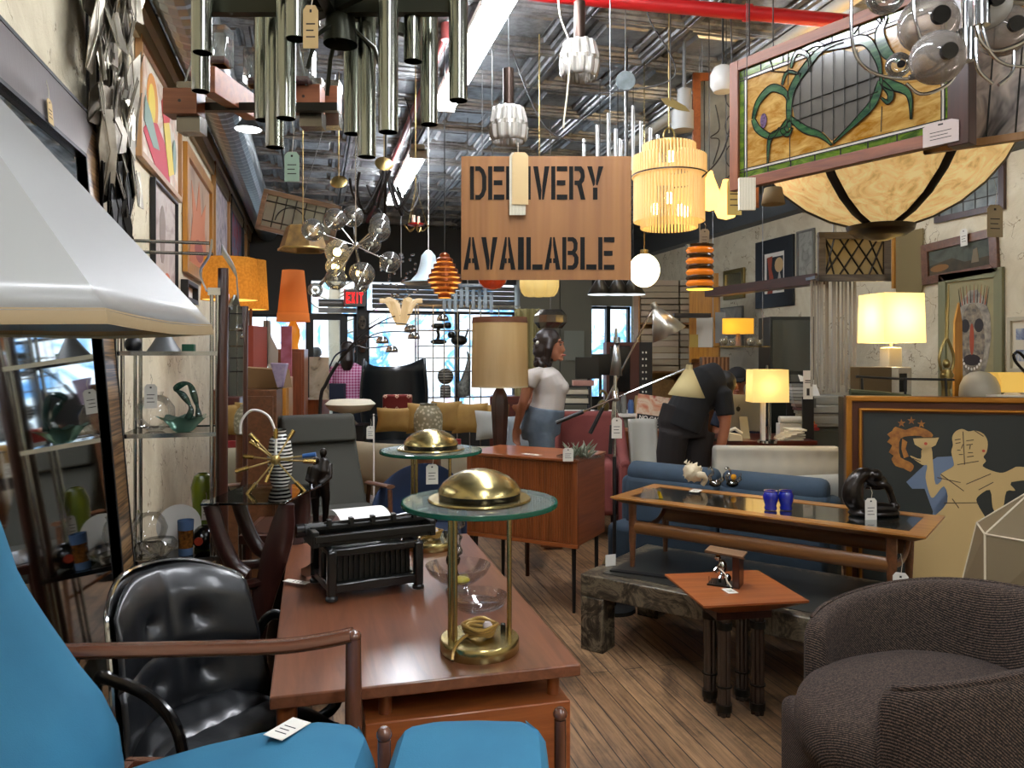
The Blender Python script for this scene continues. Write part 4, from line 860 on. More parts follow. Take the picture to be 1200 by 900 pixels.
# succulent dish
sd = T('succulent_dish', 'spiky grey green air plants on a glass dish with a tag, on the teak cabinet', 'plant', WZ(678, 537, bz1 + .016), CA)
MB().lathe([(0, 0), (.1, .004), (.13, .012), (.125, .014), (.0, .008)], n=28).build('dish', GLASS, sd)
random.seed(3); PLM = mat('dusty green leaf', '5f6a55', .6, var=('8d9180', 20))
for c_ in ((-.03, 0), (.02, .02), (.05, -.02)):
    mb = MB()
    for k in range(11):
        a = random.uniform(0, 6.28); l = random.uniform(.05, .11); up_ = random.uniform(.35, 1)
        mb.tube([(c_[0], c_[1], .01), (c_[0] + l * .4 * math.cos(a), c_[1] + l * .4 * math.sin(a), .01 + l * .6 * up_), (c_[0] + l * .7 * math.cos(a), c_[1] + l * .7 * math.sin(a), .01 + l * up_)], [.009, .007, .001], 6)
    mb.build('rosette', PLM, sd)
price_tag(sd, (-.07, -.13, .075), rz=R(8), w=.06, h=.075)
# ---- curved navy sofa
NAVY = mat('navy velvet', '0f1c33', .9, var=('152a4a', 4))
ns = T('navy_armchair', 'curved navy blue armchair behind the teak desk, seen past the brass lamps', 'armchair', K(-.56, 4.85, 0), CA)
def nvr(k, n=30):
    a = PI * (k / n) ; c, s = math.cos(a), math.sin(a); P = lambda q, z: (-.29 * c * q, .1 + .34 * (s - 1) * q, z)
    h = .60 + .2 * s
    return [P(1, .12), P(1.0, h - .04), P(.985, h), P(.9, h), P(.86, h - .04), P(.86, .12)]
MB().rings([nvr(k) for k in range(31)]).build('back', NAVY, ns, sub=1)
MB().prism([(-.25, -.3), (.25, -.3), (.26, 0.0), (-.26, .0)], O=(0, 0, .45), U=(1, 0, 0), V=(0, 1, 0), t=.3).build('seat', NAVY, ns, bevel=.05, seg=3)
for x in (-.2, .2):
    for y in (-.22, 0): MB().cyl((x, y, 0), (x, y, .16), .02, n=8).build('leg', BLACK, ns)
# ---- grey recliner
GRF = mat('grey green wool', '35352f', .9, bump=(300, .2, .002)); rl = T('recliner_chair', 'grey green high backed recliner chair left of the typewriter', 'armchair', K(-1.15, 4.8, 0), CA + R(28))
RT = lambda y, z: (y, z)
MB().prism([(-.12, .40), (.40 - .5, .44), (.20 - .05, .80), (.26, 1.02), (.30, 1.10), (.36, 1.10), (.34, .98), (.2, .4)], O=(-.25, 0, 0), U=(0, 1, 0), V=(0, 0, 1), t=-.5).build('backrest', GRF, rl, bevel=.025, seg=3)
MB().prism([(.17, .93), (.225, 1.09), (.29, 1.11), (.27, .93)], O=(-.24, 0, 0), U=(0, 1, 0), V=(0, 0, 1), t=-.48).build('head_cushion', GRF, rl, bevel=.02, seg=3)
MB().prism([(-.5, .44), (-.5, .58), (-.44, .6), (.0, .56), (.02, .42)], O=(-.25, 0, 0), U=(0, 1, 0), V=(0, 0, 1), t=-.5).build('seat', GRF, rl, bevel=.03, seg=3)
for s in (-1, 1):
    MB().tube([(s * .29, .1, .66), (s * .29, -.35, .70)], .013, 8, up=(0, 0, 1), ry=.028).build('arm_rest', WALNUT, rl)
    MB().tube([(s * .29, -.33, .68), (s * .29, -.4, .0)], [.015, .01], 8).tube([(s * .29, .08, .66), (s * .29, .2, .0)], [.015, .01], 8).tube([(s * .29, -.37, .3), (s * .29, .14, .3)], .01, 8).build('side_frame', WALNUT, rl)
# ---- bronze couple
bcpl = T('couple_statue', 'slender dark bronze statue of an embracing couple beside the typewriter', 'statue', K(-.86, 3.45, 0), CA)
mb = MB().cyl((0, 0, .72), (0, 0, .74), .06, n=16)
mb.tube([(-.02, 0, .74), (-.025, 0, .85), (-.015, 0, .93)], [.012, .02, .026], 10).tube([(.02, 0, .74), (.025, 0, .85), (.015, 0, .93)], [.012, .018, .026], 10).tube([(-.005, 0, .92), (.012, 0, .98), (.015, 0, 1.03)], [.033, .036, .022], 12).sph((.012, 0, 1.058), .018, 10, rz=.023).sph((-.018, -.02, 1.025), .016, 10, rz=.02).tube([(-.02, -.02, 1.0), (-.025, -.02, .95), (-.03, -.02, .86)], [.018, .024, .02], 10).tube([(.045, 0, 1.01), (.05, -.02, .95), (.01, -.04, .92)], .01, 8).tube([(-.045, -.01, 1.0), (-.055, -.03, .94), (-.02, -.045, .93)], .009, 8)
o = mb.build('figures', BRZ, bcpl); rm = o.modifiers.new('rm', 'REMESH'); rm.mode = 'VOXEL'; rm.voxel_size = .006; rm.use_smooth_shade = True
MB().cyl((0, 0, 0), (0, 0, .72), .09, n=20).build('plinth', mat('pale felt plinth', '6d6c66', .9), bcpl)
# ---- tall lamp with a drum shade
dlp = T('table_lamp', 'tall lamp with a tan silk drum shade and a dark carved base, beside the woman', 'lamp', K(-.085, 5.35, 0), CA)
DR = 5.35 / 900; zt = EYE + (415 - 372) * DR; zb = EYE + (415 - 453) * DR
MB().lathe([(.198, zb), (.192, zt - .035)], n=40).lathe([(.196, zb), (.190, zt - .035)], n=40).build('lamp_shade', shade_mat('tan silk', 'e8d6ac', transl=.6, var=('dcc799', 12), stretch=(1, 1, .1)), dlp)
MB().lathe([(.195, zt - .04), (.19, zt), (.186, zt), (.19, zt - .04)], n=40).build('shade_band', mat('brown band', '5a3218', .6), dlp)
MB().lathe([(.1985, zb - .004), (.1985, zb + .008), (.1965, zb + .008), (.1965, zb - .004)], n=40).build('shade_trim', mat('cream trim', 'd8cba8', .6), dlp)
z_ = .72
MB().box(-.065, -.065, z_, .065, .065, z_ + .08).lathe([(.05, .08), (.045, .12), (.055, .3), (.062, .42), (.05, .5), (.03, .54), (.012, .58), (.012, .62)], (0, 0, z_), 6).build('base', DKWOOD, dlp, bevel=.004)
dst = T('lamp_table', 'dark square side table carrying the tall drum shade lamp', 'table', K(-.085, 5.35, 0), CA); MB().box(-.22, -.18, .69, .22, .18, .72).build('table_top', DKWOODX, dst)
for x in (-.19, .19):
    for y in (-.15, .15): MB().cyl((x, y, 0), (x, y, .69), .014, n=8).build('leg', DKWOOD, dst)
# ---- blue grey sofa behind the walnut table
BG = mat('blue grey wool', '2e3d4b', .9, bump=(260, .25, .003), var=('364858', 5))
bs = T('blue_sofa', 'long blue grey sofa with roll topped cushions behind the walnut table', 'sofa', K(.72, 5.02, 0), CA + R(-38)); BL = 1.32
MB().box(-.04, .04, .1, BL, .2, .70).build('back', BG, bs, bevel=.04, seg=3); MB().box(-.04, -.14, .12, BL, .1, .42).build('seat', BG, bs, bevel=.04, seg=3)
for i in range(2):
    x0 = .02 + i * .64; MB().box(x0, -.02, .40, x0 + .63, .13, .72).tube([(x0 + .01, .06, .73), (x0 + .62, .06, .73)], .075, 14).build('back_cushion', BG, bs, bevel=.04, seg=3)
for x in (.03, BL - .1):
    for y in (-.18, .15): MB().cyl((x, y, 0), (x, y, .13), .018, n=8).build('leg', DKWOOD, bs)
# ---- white tufted sofa
WS = mat('off white wool', 'b3b0a4', .9, bump=(260, .2, .002))
ws = T('white_sofa', 'off-white button tufted sofa below the counter, behind the blue grey sofa', 'sofa', K(1.53, 5.78, 0), CA + R(-4)); WL = .95
def tuft(u, v):
    q = sum(.014 * math.exp(-(((u - a) * 12) ** 2 + ((v - b_) * 5) ** 2) * 3) for a in [i / 8 + .06 for i in range(8)] for b_ in (.45, .8)); return (u * WL, q, .38 + .42 * v)
MB().grid(tuft, 60, 16).build('tufted_back', WS, ws, solid=.012); MB().box(0, .012, .15, WL, .16, .80).build('back', WS, ws, bevel=.03, seg=3); MB().box(.0, -.24, .2, WL, .05, .42).build('seat', WS, ws, bevel=.05, seg=3)
MB().tube([(.55, -.12, .52), (.95, -.12, .54)], .09, 14, up=(0, 0, 1), ry=.06).build('bolster', mat('pale bolster', 'a9adab', .9), ws)
for x in (.06, WL - .06):
    for y in (-.25, .1): MB().cyl((x, y, 0), (x, y, .2), .016, n=8).build('leg', DKWOOD, ws)
# ---- dusty pink armchair
PK = mat('dusty rose velvet', '6a302d', .85, var=('783b36', 5)); pk = T('pink_armchair', 'boxy dusty rose armchair beside the woman in jeans', 'armchair', K(.64, 6.45, 0), CA + R(-4))
MB().box(-.27, .2, .15, .27, .36, 1.0).build('backrest', PK, pk, bevel=.035, seg=3); MB().box(-.22, -.3, .2, .22, .25, .62).build('seat', PK, pk, bevel=.05, seg=3)
for s in (-1, 1): MB().tube(smooth_path([(s * .27, .26, .93), (s * .275, .1, .82), (s * .28, -.15, .66), (s * .29, -.3, .6)], 4), .045, 10).box(s * .27 - .035, -.3, .15, s * .27 + .035, .3, .62).build('arm_rest', PK, pk, bevel=.02)
for x in (-.22, .22):
    for y in (-.25, .3): MB().cyl((x, y, 0), (x, y, .2), .016, n=8).build('leg', DKWOOD, pk)
# ---- three-armed floor lamp
tl = T('floor_lamp', 'three armed chrome floor lamp with cone shades and black counterweights', 'lamp', K(.60, 4.5, 0), CA); g = 4.5 / 900
P3 = lambda px, py, dy=0: ((px - 600) * g - .60, dy, EYE + (415 - py) * g)
MB().lathe([(.125, 0), (.12, .02), (.02, .03), (0, .03)], n=28).build('base', BLACK, tl)
MB().cyl((0, 0, .02), (0, 0, .9), .011, n=10).build('lower_pole', BLACK, tl); MB().cyl((0, 0, .9), P3(722, 385), .009, n=10).build('pole', CHROME, tl)
hubz = P3(721, 462)
MB().cyl((hubz[0], -.03, hubz[2] - .03), (hubz[0], .03, hubz[2] + .03), .02, n=10).build('swivel', CHROME, tl)
SHADEC = shade_mat('cream enamel', 'c2b384', transl=.1); 
def arm(a, b_, wt_, dy):
    q, p = Vector(P3(*a, dy)), Vector(P3(*b_, dy)); o = MB().cyl(q, p, .006, n=8).build('arm', CHROME, tl); v = (q - p).normalized(); MB().cyl(q, q + v * -.0 + (q - p).normalized() * .17, .012, n=10).build('counterweight', BLACK, o); return o
a1 = arm((683, 482), (803, 432), 1, -.02); a2 = arm((707, 478), (765, 362), 1, .02); a3 = arm((717, 498), (723, 400), 1, 0)
def cone(name, top, bot, rt, rb, m, parent):
    t_, b_ = Vector(P3(*top, -.03)), Vector(P3(*bot, -.03)); mb = MB(); mb.tube([t_ + (t_ - b_) * .18, t_], [.018, .02], 16).tube([t_, b_], [rt, rb], 32, cap=False); o = mb.build(name, m, parent, solid=.003); return o
cone('cone_shade', (806, 433), (803, 464), .022, .105, SHADEC, a1)
cone('cone_shade', (767, 361), (783, 392), .018, .105, mat('satin nickel', 'a8a49a', .28, .9), a2)
cone('cone_shade', (722, 402), (721, 440), .012, .035, STEEL, a3)
price_tag(tl, P3(722, 489, -.03), w=.06, h=.12, up=.05)
# ---- cream sofa with mustard cushions
CS = mat('cream wool', 'a59a80', .9); cr = T('cream_sofa', 'low curved cream sofa with mustard cushions in front of the shop window', 'sofa', K(-.55, 7.2, 0), CA + R(-6))
pts_ = smooth_path([(-.95, -.1, .67), (-.5, -.32, .70), (.2, -.42, .68), (.9, -.38, .66)], 6); MB().tube([(p[0], p[1], .5) for p in pts_], [.19] * len(pts_), 12, up=(0, 0, 1), ry=[.09] * len(pts_)).build('back', CS, cr); MB().prism([(-.9, 0), (-.5, -.3), (.2, -.4), (.9, -.36), (.9, .35), (-.9, .35)], O=(0, 0, .45), U=(1, 0, 0), V=(0, 1, 0), t=.28).build('seat', CS, cr, bevel=.04)
for x in (-.8, .8):
    for y in (-.2, .25): MB().cyl((x, y, 0), (x, y, .2), .018, n=8).build('leg', DKWOOD, cr)
MUS = mat('mustard velvet', '9c7a3a', .8, var=('86652c', 6))
def cushion(px, py, d, w, h, label, m=MUS, rz=0, tilt=18, th=.07):
    def f(u, v):
        a, b_ = (u - .5) * 2, (v - .5) * 2; e = (1 - a ** 4) * (1 - b_ ** 4); k = 1 - .10 * (1 - abs(a * b_)) * max(abs(a), abs(b_)); return Vector((a * w / 2 * k, -th * e ** .6, b_ * h / 2 * k))
    g1 = MB(); g1.grid(f, 14, 14); g1.grid(lambda u, v: Vector((f(1 - u, v).x, -f(1 - u, v).y, f(1 - u, v).z)), 14, 14)
    o = S(g1, 'cushion', m, label, 'cushion', loc=W(px, py, d), group='mustard cushions' if m is MUS else None, angle=60); o.rotation_euler = (R(-tilt), 0, CA + rz); return o
for i, (px, py, w, h, lab) in enumerate(((463, 492, .36, .24, 'wide mustard cushion at the left end of the cream sofa'), (494, 490, .28, .3, 'mustard cushion behind the dotted vase'), (523, 488, .3, .3, 'mustard cushion right of the dotted vase'), (551, 490, .34, .3, 'large mustard cushion just left of the drum shade lamp'), (583, 492, .22, .3, 'mustard cushion half hidden by the drum shade lamp base'))): cushion(px, py, 7.25, w, h, lab)
cushion(576, 498, 7.05, .3, .28, 'pale cushion behind the base of the drum shade lamp', mat('pale linen', '9fa09a', .9), R(10))
def rugpat():
    m, nt, b = newmat('red kilim pattern'); v = coords(nt); vo = N(nt, 'ShaderNodeTexVoronoi', distance='MANHATTAN'); vo.inputs['Scale'].default_value = 9; vo.inputs['Randomness'].default_value = 0; nt.links.new(v, vo.inputs['Vector'])
    nt.links.new(ramp(nt, vo.outputs['Distance'], [(.1, 'd8c6b0'), (.2, '7a1f1a'), (.4, '5a1614'), (.5, 'c9a890'), (.62, '6a1a18')], True), b.inputs['Base Color']); b.inputs['Roughness'].default_value = .9; return m
S(MB().bc(0, 0, 0, .28, .1, .26), 'patterned_cushion', rugpat(), 'square red and cream patterned cushion standing on the cream sofa', 'cushion', loc=W(466, 478, 7.45), rz=CA, bevel=.02)
hv = T('dotted_vase', 'cream vase covered in raised white dots, in front of the mustard cushions', 'vase', K(-.72, 6.6, 0), CA)
def hob():
    m, nt, b = newmat('hobnail glaze'); vo = N(nt, 'ShaderNodeTexVoronoi'); vo.inputs['Scale'].default_value = 34; nt.links.new(coords(nt), vo.inputs['Vector']); nt.links.new(ramp(nt, vo.outputs['Distance'], [(.3, 'c9c0a4'), (.45, '8a8266')]), b.inputs['Base Color']); b.inputs['Roughness'].default_value = .5; bumped(nt, b, vo.outputs['Distance'], -.8, .02); return m
zb_ = EYE - 92 * 6.6 / 900; MB().lathe([(.10, 0), (.12, .02), (.125, .1), (.12, .16), (.095, .21), (.07, .235), (.075, .25), (.06, .25)], (0, 0, zb_), 32).build('vase', hob(), hv); MB().cyl((0, 0, 0), (0, 0, zb_), .11, n=20).build('stand', WALNUT, hv)
# pedestal bowl at left
pb = T('pedestal_bowl', 'wide cream pedestal dish on a dark stand by the person in plaid', 'bowl', K(-1.6, 7.6, 0), CA); zz = EYE - 82 * 7.6 / 900
MB().lathe([(.08, 0), (.03, .05), (.03, .1), (.2, .14), (.25, .2), (.2, .24), (.0, .25)], (0, 0, zz), 30).build('dish', CREAM, pb); MB().box(-.16, -.16, 0, .16, .16, zz).build('stand', BLACK, pb)
# egg chair
eg = T('high_back_chair', 'black high winged lounge chair silhouetted against the shop window', 'armchair', K(-1.40, 9.0, 0), CA + R(25))
mb = MB(); rs = []
for i in range(13):
    t_ = i / 12; z = .42 + t_ * .95; wv = .30 + .06 * math.sin(PI * t_) + (.06 * t_); ring_ = []
    for j in range(17):
        a = PI * j / 16; ring_.append((-wv * math.cos(a) , .3 * math.sin(a) - .1, z + (.10 * abs(math.cos(a)) ** 3 - .02 if i == 12 else .0)))
    rs.append(ring_)
mb2 = MB(); mb2.grid(lambda u, v: rs[min(12, round(v * 12))][min(16, round(u * 16))], 16, 12); mb2.build('shell', mat('black leather shell', '14181a', .3, coat=.2), eg, solid=.03)
MB().lathe([(.0, .36), (.28, .38), (.3, .46), (.0, .5)], n=20).build('seat', BLACK, eg); MB().cyl((0, 0, .05), (0, 0, .38), .025).lathe([(.25, 0), (.1, .05), (0, .06)], n=20).build('foot', STEEL, eg)
# ================================================================ things hanging from the ceiling
def to_ceiling(mb, x, y, z, oz, r=.0035, n=6): return mb.cyl((x, y, z), (x, y, ZC - oz + .02), r, n=n)
# ---- chrome tube chandelier
TUBEM = mat('olive chrome', '8f9184', .2, 1)
cd = 2.0; g = cd / 900; cz = EYE + (415 - 0) * g
tch = T('tube_chandelier', 'big chandelier of staggered open chrome tubes on a dark ring frame, top left', 'chandelier', K((388 - 600) * g, cd, 0), CA)
L3 = lambda px, py, y=0: (((px - 600) * (cd + y) - (388 - 600) * cd) / 900, y, EYE + (415 - py) * (cd + y) / 900)
for px, bot, y, top in ((237, 62, -.06, -70), (235, 107, .12, -40), (309, 141, .2, -60), (322, 173, .08, -50), (347, 46, -.2, -100), (335, 139, -.05, -60), (413, 157, .18, -40), (430, 184, .05, -30), (455, 155, -.12, -60), (484, 72, .02, -100), (503, 146, .12, -60), (537, 118, -.03, -80), (395, 10, .3, -90), (365, 30, .26, -90)):
    p, q = L3(px, bot, y), L3(px, top, y); mb = MB()
    mb.lathe([(.0, q[2]), (.0245, q[2]), (.0245, p[2]), (.0225, p[2]), (.0225, p[2] + .1), (0, p[2] + .1)], (p[0], p[1], 0), 20).build('tube', TUBEM, tch)
FRM = mat('dark olive frame', '35362c', .35, .8); zt_ = L3(388, 8)[2]
fr = MB().bc(0, 0, zt_, .66, .03, .04).bc(0, 0, zt_, .03, .5, .04).bc(0, 0, zt_, .5, .02, .03, (0, 0, R(40))).bc(0, 0, zt_, .5, .02, .03, (0, 0, R(-40))).build('frame', FRM, tch)
MB().cyl((0, 0, zt_ + .01), (0, 0, ZC - .02), .012, n=10).lathe([(.0, 0), (.07, 0), (.06, .03), (0, .04)], (0, 0, ZC - .06), 20).build('stem', FRM, tch)
MB().lathe([(.045, -.03), (.035, .06), (.03, .09), (0, .1)], (.02, .02, zt_ - .06), 20).build('socket_cup', FRM, tch)
for a in (0, 2.1, 4.2): MB().tube([(.02, .02, zt_ - .02), (.02 + .09 * math.cos(a), .02 + .09 * math.sin(a), zt_ - .1), (.02 + .12 * math.cos(a), .02 + .12 * math.sin(a), zt_ - .19)], .006, 6).build('brace', FRM, tch)
price_tag(tch, L3(364, 6, -.22), w=.035, h=.1, m=MANILA, up=.03)
# ---- wooden block chandelier
bd_ = 2.9; g = bd_ / 900
bch = T('block_chandelier', 'chandelier of wooden blocks with square glass tubes behind the chrome tubes', 'chandelier', K((300 - 600) * g, bd_, 0), CA)
B3 = lambda px, py, y=0: (((px - 600) * (bd_ + y) + 300 * bd_) / 900, y, EYE + (415 - py) * (bd_ + y) / 900)
BW = wood('reddish block wood', '6e3c24', '9a5c3c', axis=0, rough=.45)
p, q = B3(252, 92, -.2), B3(302, 126, .15); v = Vector(q) - Vector(p)
MB().prism([(0, -.05), (v.length, -.05), (v.length, .045), (0, .045)], O=p, U=(v.x, v.y, v.z), V=(0, 0, 1), t=.05).build('cross_beam', BW, bch, bevel=.002)
p = B3(385, 118, .05); 
for px, py, sy in ((216, 122, -.05), (359, 117, .05), (380, 118, .22)):
    c = B3(px, py, sy); o = MB().bc(c[0], c[1], c[2], .125, .08, .095).build('wood_block', BW, bch, bevel=.002); MB().cyl((c[0], c[1] - .041, c[2]), (c[0], c[1] - .043, c[2]), .006, n=8).build('dowel', DKWOOD, o)
    for dz in (.062, -.075): MB().bc(c[0] + .02, c[1] + .02, c[2] + dz, .085, .07, .035 if dz > 0 else .06).build('metal_collar', mat('burnished steel', '7c766c', .25, .9), o)
for px, py, sy in ((258, 55, .1), (355, 78, .02), (300, 80, .25)):
    c = B3(px, py, sy); MB().bc(c[0], c[1], c[2], .085, .085, .15).build('glass_tube', thin_glass('bevelled square glass', 'dfe2df', .9, facing=.5, dens=.08), bch, bevel=.012); MB().bc(c[0], c[1], c[2] - .06, .05, .05, .03).build('lamp_holder', mat('pinkish holder', '8a4550', .4), bch)
zt_ = B3(300, 60)[2]
for px in (216, 359): c = B3(px, 100, .0); MB().cyl((c[0], 0, c[2]), (0, 0, ZC - .05), .004, n=6).build('hanging_rod', STEEL, bch)
MB().cyl((0, 0, zt_ - .25), (0, 0, ZC - .02), .008, n=8).bc(0, 0, B3(300, 126)[2], .62, .03, .03).build('centre_bar', DKMETAL, bch)
price_tag(bch, B3(342, 178, -.05), w=.055, h=.11, m=mat('pale green card', 'a9c4b0', .8), up=.12)
# ---- delivery sign
sd_ = 3.6; g = sd_ / 900; sg = T('delivery_sign', 'hanging brown board stencilled DELIVERY AVAILABLE in black capitals', 'sign', K(40 * g, sd_, 0), CA)
def sgm():
    m, nt, b = newmat('corrugated ochre board'); v = coords(nt, (1, 1, .2)); w = N(nt, 'ShaderNodeTexWave', bands_direction='X'); w.inputs['Scale'].default_value = 12; nt.links.new(v, w.inputs['Vector'])
    nt.links.new(ramp(nt, noise(nt, coords(nt, (9, 1, .4)), 1.2, 3), [(.3, '7c4f26'), (.7, '9c6a36')]), b.inputs['Base Color']); b.inputs['Roughness'].default_value = .5; bumped(nt, b, w.outputs['Fac'], .15, .002); return m
sz0, sz1 = EYE + (415 - 328) * g, EYE + (415 - 183) * g; sw = 199 * g / 2
MB().box(-sw, 0, sz0, sw, .008, sz1).build('board', sgm(), sg)
def stencil(mb, txt, x0, x1, zb, zt, y):
    """condensed stencil capitals drawn as cut plates"""
    G = {'D': [[(0, 0), (.24, 0), (.24, 1), (0, 1)], [(.32, 0), (.62, 0), (.85, .1), (1, .3), (1, .7), (.85, .9), (.62, 1), (.32, 1), (.32, .86), (.55, .86), (.68, .78), (.74, .66), (.74, .34), (.68, .22), (.55, .14), (.32, .14)]],
         'E': [[(0, 0), (.26, 0), (.26, 1), (0, 1)], [(.34, 0), (1, 0), (1, .15), (.34, .15)], [(.34, .43), (.88, .43), (.88, .58), (.34, .58)], [(.34, .85), (1, .85), (1, 1), (.34, 1)]],
         'L': [[(0, 0), (.28, 0), (.28, 1), (0, 1)], [(.37, 0), (1, 0), (1, .16), (.37, .16)]],
         'I': [[(.1, 0), (.9, 0), (.9, 1), (.1, 1)]],
         'V': [[(0, 1), (.3, 1), (.52, .28), (.48, 0), (.36, 0)], [(1, 1), (.7, 1), (.56, .42), (.54, 0), (.66, 0)]],
         'A': [[(0, 0), (.28, 0), (.33, .2), (.46, .2), (.46, .35), (.36, .35), (.46, .75), (.46, 1), (.36, 1)], [(1, 0), (.72, 0), (.67, .2), (.54, .2), (.54, .35), (.64, .35), (.54, .75), (.54, 1), (.64, 1)]],
         'R': [[(0, 0), (.25, 0), (.25, 1), (0, 1)], [(.33, .86), (.6, .86), (.7, .78), (.7, .66), (.6, .57), (.33, .57), (.33, .44), (.5, .44), (.72, 0), (1, 0), (.78, .47), (.92, .56), (.97, .7), (.92, .88), (.75, 1), (.33, 1)]],
         'Y': [[(0, 1), (.3, 1), (.5, .58), (.48, .45), (.38, .4)], [(1, 1), (.7, 1), (.54, .58), (.54, .45), (.64, .42)], [(.36, 0), (.64, 0), (.64, .36), (.36, .36)]],
         'B': [[(0, 0), (.25, 0), (.25, 1), (0, 1)], [(.33, 0), (.68, 0), (.9, .07), (1, .2), (1, .38), (.9, .48), (.82, .52), (.93, .62), (.95, .82), (.85, .94), (.68, 1), (.33, 1), (.33, .87), (.6, .87), (.69, .8), (.69, .66), (.6, .58), (.33, .58), (.33, .45), (.62, .45), (.73, .38), (.73, .22), (.62, .13), (.33, .13)]]}
    wd = {'I': .45}; tot = sum(wd.get(c, 1) for c in txt) + .11 * (len(txt) - 1); u = (x1 - x0) / tot; x = x0
    for c in txt:
        w_ = wd.get(c, 1) * u
        for pl in G[c]: mb.prism([(x + a * w_, zb + b_ * (zt - zb)) for a, b_ in pl], O=(0, y, 0), t=.002)
        x += w_ + .11 * u
mb = MB(); X = lambda px: (px - 640) * g; Z = lambda py: EYE + (415 - py) * g
stencil(mb, 'DELIVERY', X(551), X(707), Z(234), Z(195), -.003); stencil(mb, 'AVAILABLE', X(543), X(720), Z(316), Z(278), -.003)
mb.build('lettering', mat('stencil black', '0a0806', 1), sg)
for x in (-.3, .3): MB().cyl((x, .004, sz1 - .02), (x, .004, ZC), .002, n=6).build('hanging_wire', STEEL, sg)
mb = MB()
for k, (dx, h_, m_i) in enumerate(((-.0, .19, 1), (.012, .16, 0))):
    mb.mi = m_i; mb.prism([(X(597) + dx, Z(253) if k == 0 else Z(241)), (X(616) + dx, Z(253) if k == 0 else Z(241)), (X(616) + dx, Z(184)), (X(612) + dx, Z(180)), (X(600) + dx, Z(180)), (X(597) + dx, Z(184))], O=(0, -.02 - .006 * k, 0), t=.0015)
mb.mi = 2; mb.cyl((X(607), -.02, Z(182)), (X(607), -.015, Z(168)), .0015, n=5)
mb.build('price_tag', [MANILA, stripes('ribbed plastic strip', 'b9b49c', 'e2dcc6', 60, 0), STRING], sg)['label'] = 'long manila tag hung over the lettering'
# ---- crystal pendants
CRY = thin_glass('ribbed crystal', 'f4efe6', 1.0, .08, .3, .5)
def crystal_pendant(px, pyb, d, label, capr=.026):
    g = d / 900; t = T('crystal_pendant', label, 'pendant lamp', W(px, pyb, d), CA, 'cut crystal pendants'); r0, h0 = 21.5 * g, 40 * g
    mb = MB(); rs = []; n = 48
    for i in range(10):
        f = i / 9; r_ = r0 * (.83 + .17 * math.sin(PI * min(1, f * .95 + .12)))
        rs.append([(r_ * (1 + .07 * (1 if (j + (2 if i > 4 else 0)) % 4 < 2 else -1) * (1 if i not in (0, 9) else 0)) * math.cos(2 * PI * j / n), r_ * (1 + .07 * (1 if (j + (2 if i > 4 else 0)) % 4 < 2 else -1)) * math.sin(2 * PI * j / n), f * h0) for j in range(n)])
    mb.rings(rs, False, False).build('crystal_shade', CRY, t, solid=.002, angle=20); MB().sph((0, 0, h0 * .5), r0 * .4, 12, rz=h0 * .35).build('bulb', WHITE, t)
    MB().cyl((0, 0, h0 - .003), (0, 0, h0 + 46 * g), 6.5 * g, n=18).build('cap', mat('bronze cap', '3c2f28', .35, .7), t)
    MB().cyl((0, 0, h0 + 46 * g), (0, 0, ZC - t.location.z), .0025, n=6).build('cord', BLACK, t); MB().lathe([(.04, -.03), (.04, 0), (0, 0)], (0, 0, ZC - t.location.z), 16).build('ceiling_cup', DKMETAL, t); return t
cp = crystal_pendant(596, 167, 3.9, 'cut crystal pendant lamp just above the delivery sign'); again(cp, W(679, 92, 3.75), 'second cut crystal pendant, higher and right of the other, under the red pipe')
# ---- glass globe cluster
gd = 4.2; g = gd / 900
gc = T('globe_chandelier', 'cluster chandelier of clear glass globes on radiating stems, two of them lit', 'chandelier', W(417, 288, gd), CA)
GG = thin_glass('clear globe', 'f6f6f2', .9, .03, .04, .45)
G3 = lambda px, py, y=0: Vector(((px - 417) * g, y, (288 - py) * g))
MB().sph((0, 0, 0), .02, 12).build('hub', CHROME, gc)
for i, (px, py, r_, y, lit) in enumerate(((409, 250, 13, .1, 0), (395, 259, 13, -.05, 0), (372, 273, 13, -.1, 0), (441, 257, 12, .12, 0), (447, 272, 13, -.06, 0), (429, 281, 12, .16, 0), (403, 300, 14, -.16, 1), (388, 310, 12, .1, 1), (391, 326, 13, .05, 0), (430, 324, 14, -.12, 0), (418, 331, 9, .15, 0), (457, 307, 12.5, .0, 0), (364, 338, 9, .1, 0), (412, 315, 12, .2, 1))):
    c = G3(px, py, y); st_ = MB().tube([(0, 0, 0), c * .8], .004, 6).build('stem', CHROME, gc)
    MB().sph(c, r_ * g, 20).build('globe', GG, st_); e = MB().sph(c, .013 if not lit else .022, 10).build('bulb', BULB if lit else mat('clear bulb', 'cfcabb', .2), st_); MB().cyl(c * .72, c * .88, .011, n=8).build('socket', CHROME, st_)
MB().cyl((0, 0, 0), (0, 0, ZC - gc.location.z), .004, n=6).build('cord', CHROME, gc)
# ---- tiered crystal rod chandelier
td = 4.3; g = td / 900; tr_ = T('rod_chandelier', 'lit round tiered chandelier of hanging glass rods, right of the delivery sign', 'chandelier', W(784, 268, td), CA)
RODM = thin_glass('warm crystal rod', 'fff0d0', .55, .1, .0, .6)
RODE = newmat('lit crystal rod'); 
def tier(r_, z0_, z1_, n_, name):
    c_ = T; mb = MB()
    for j in range(n_): a = 2 * PI * j / n_; mb.cyl((r_ * math.cos(a), r_ * math.sin(a), z0_), (r_ * math.cos(a), r_ * math.sin(a), z1_), .0062, n=6)
    o = mb.build(name, shade_mat('glowing glass rods', 'd8c79c', 'ffc878', .28, .4), tr_); return o
tier(40 * g, 8 * g, 62 * g, 64, 'outer_rods'); tier(32 * g, 0, 70 * g, 50, 'middle_rods'); tier(42 * g, 60 * g, 84 * g, 66, 'upper_rods'); tier(30 * g, 72 * g, 98 * g, 48, 'top_rods')
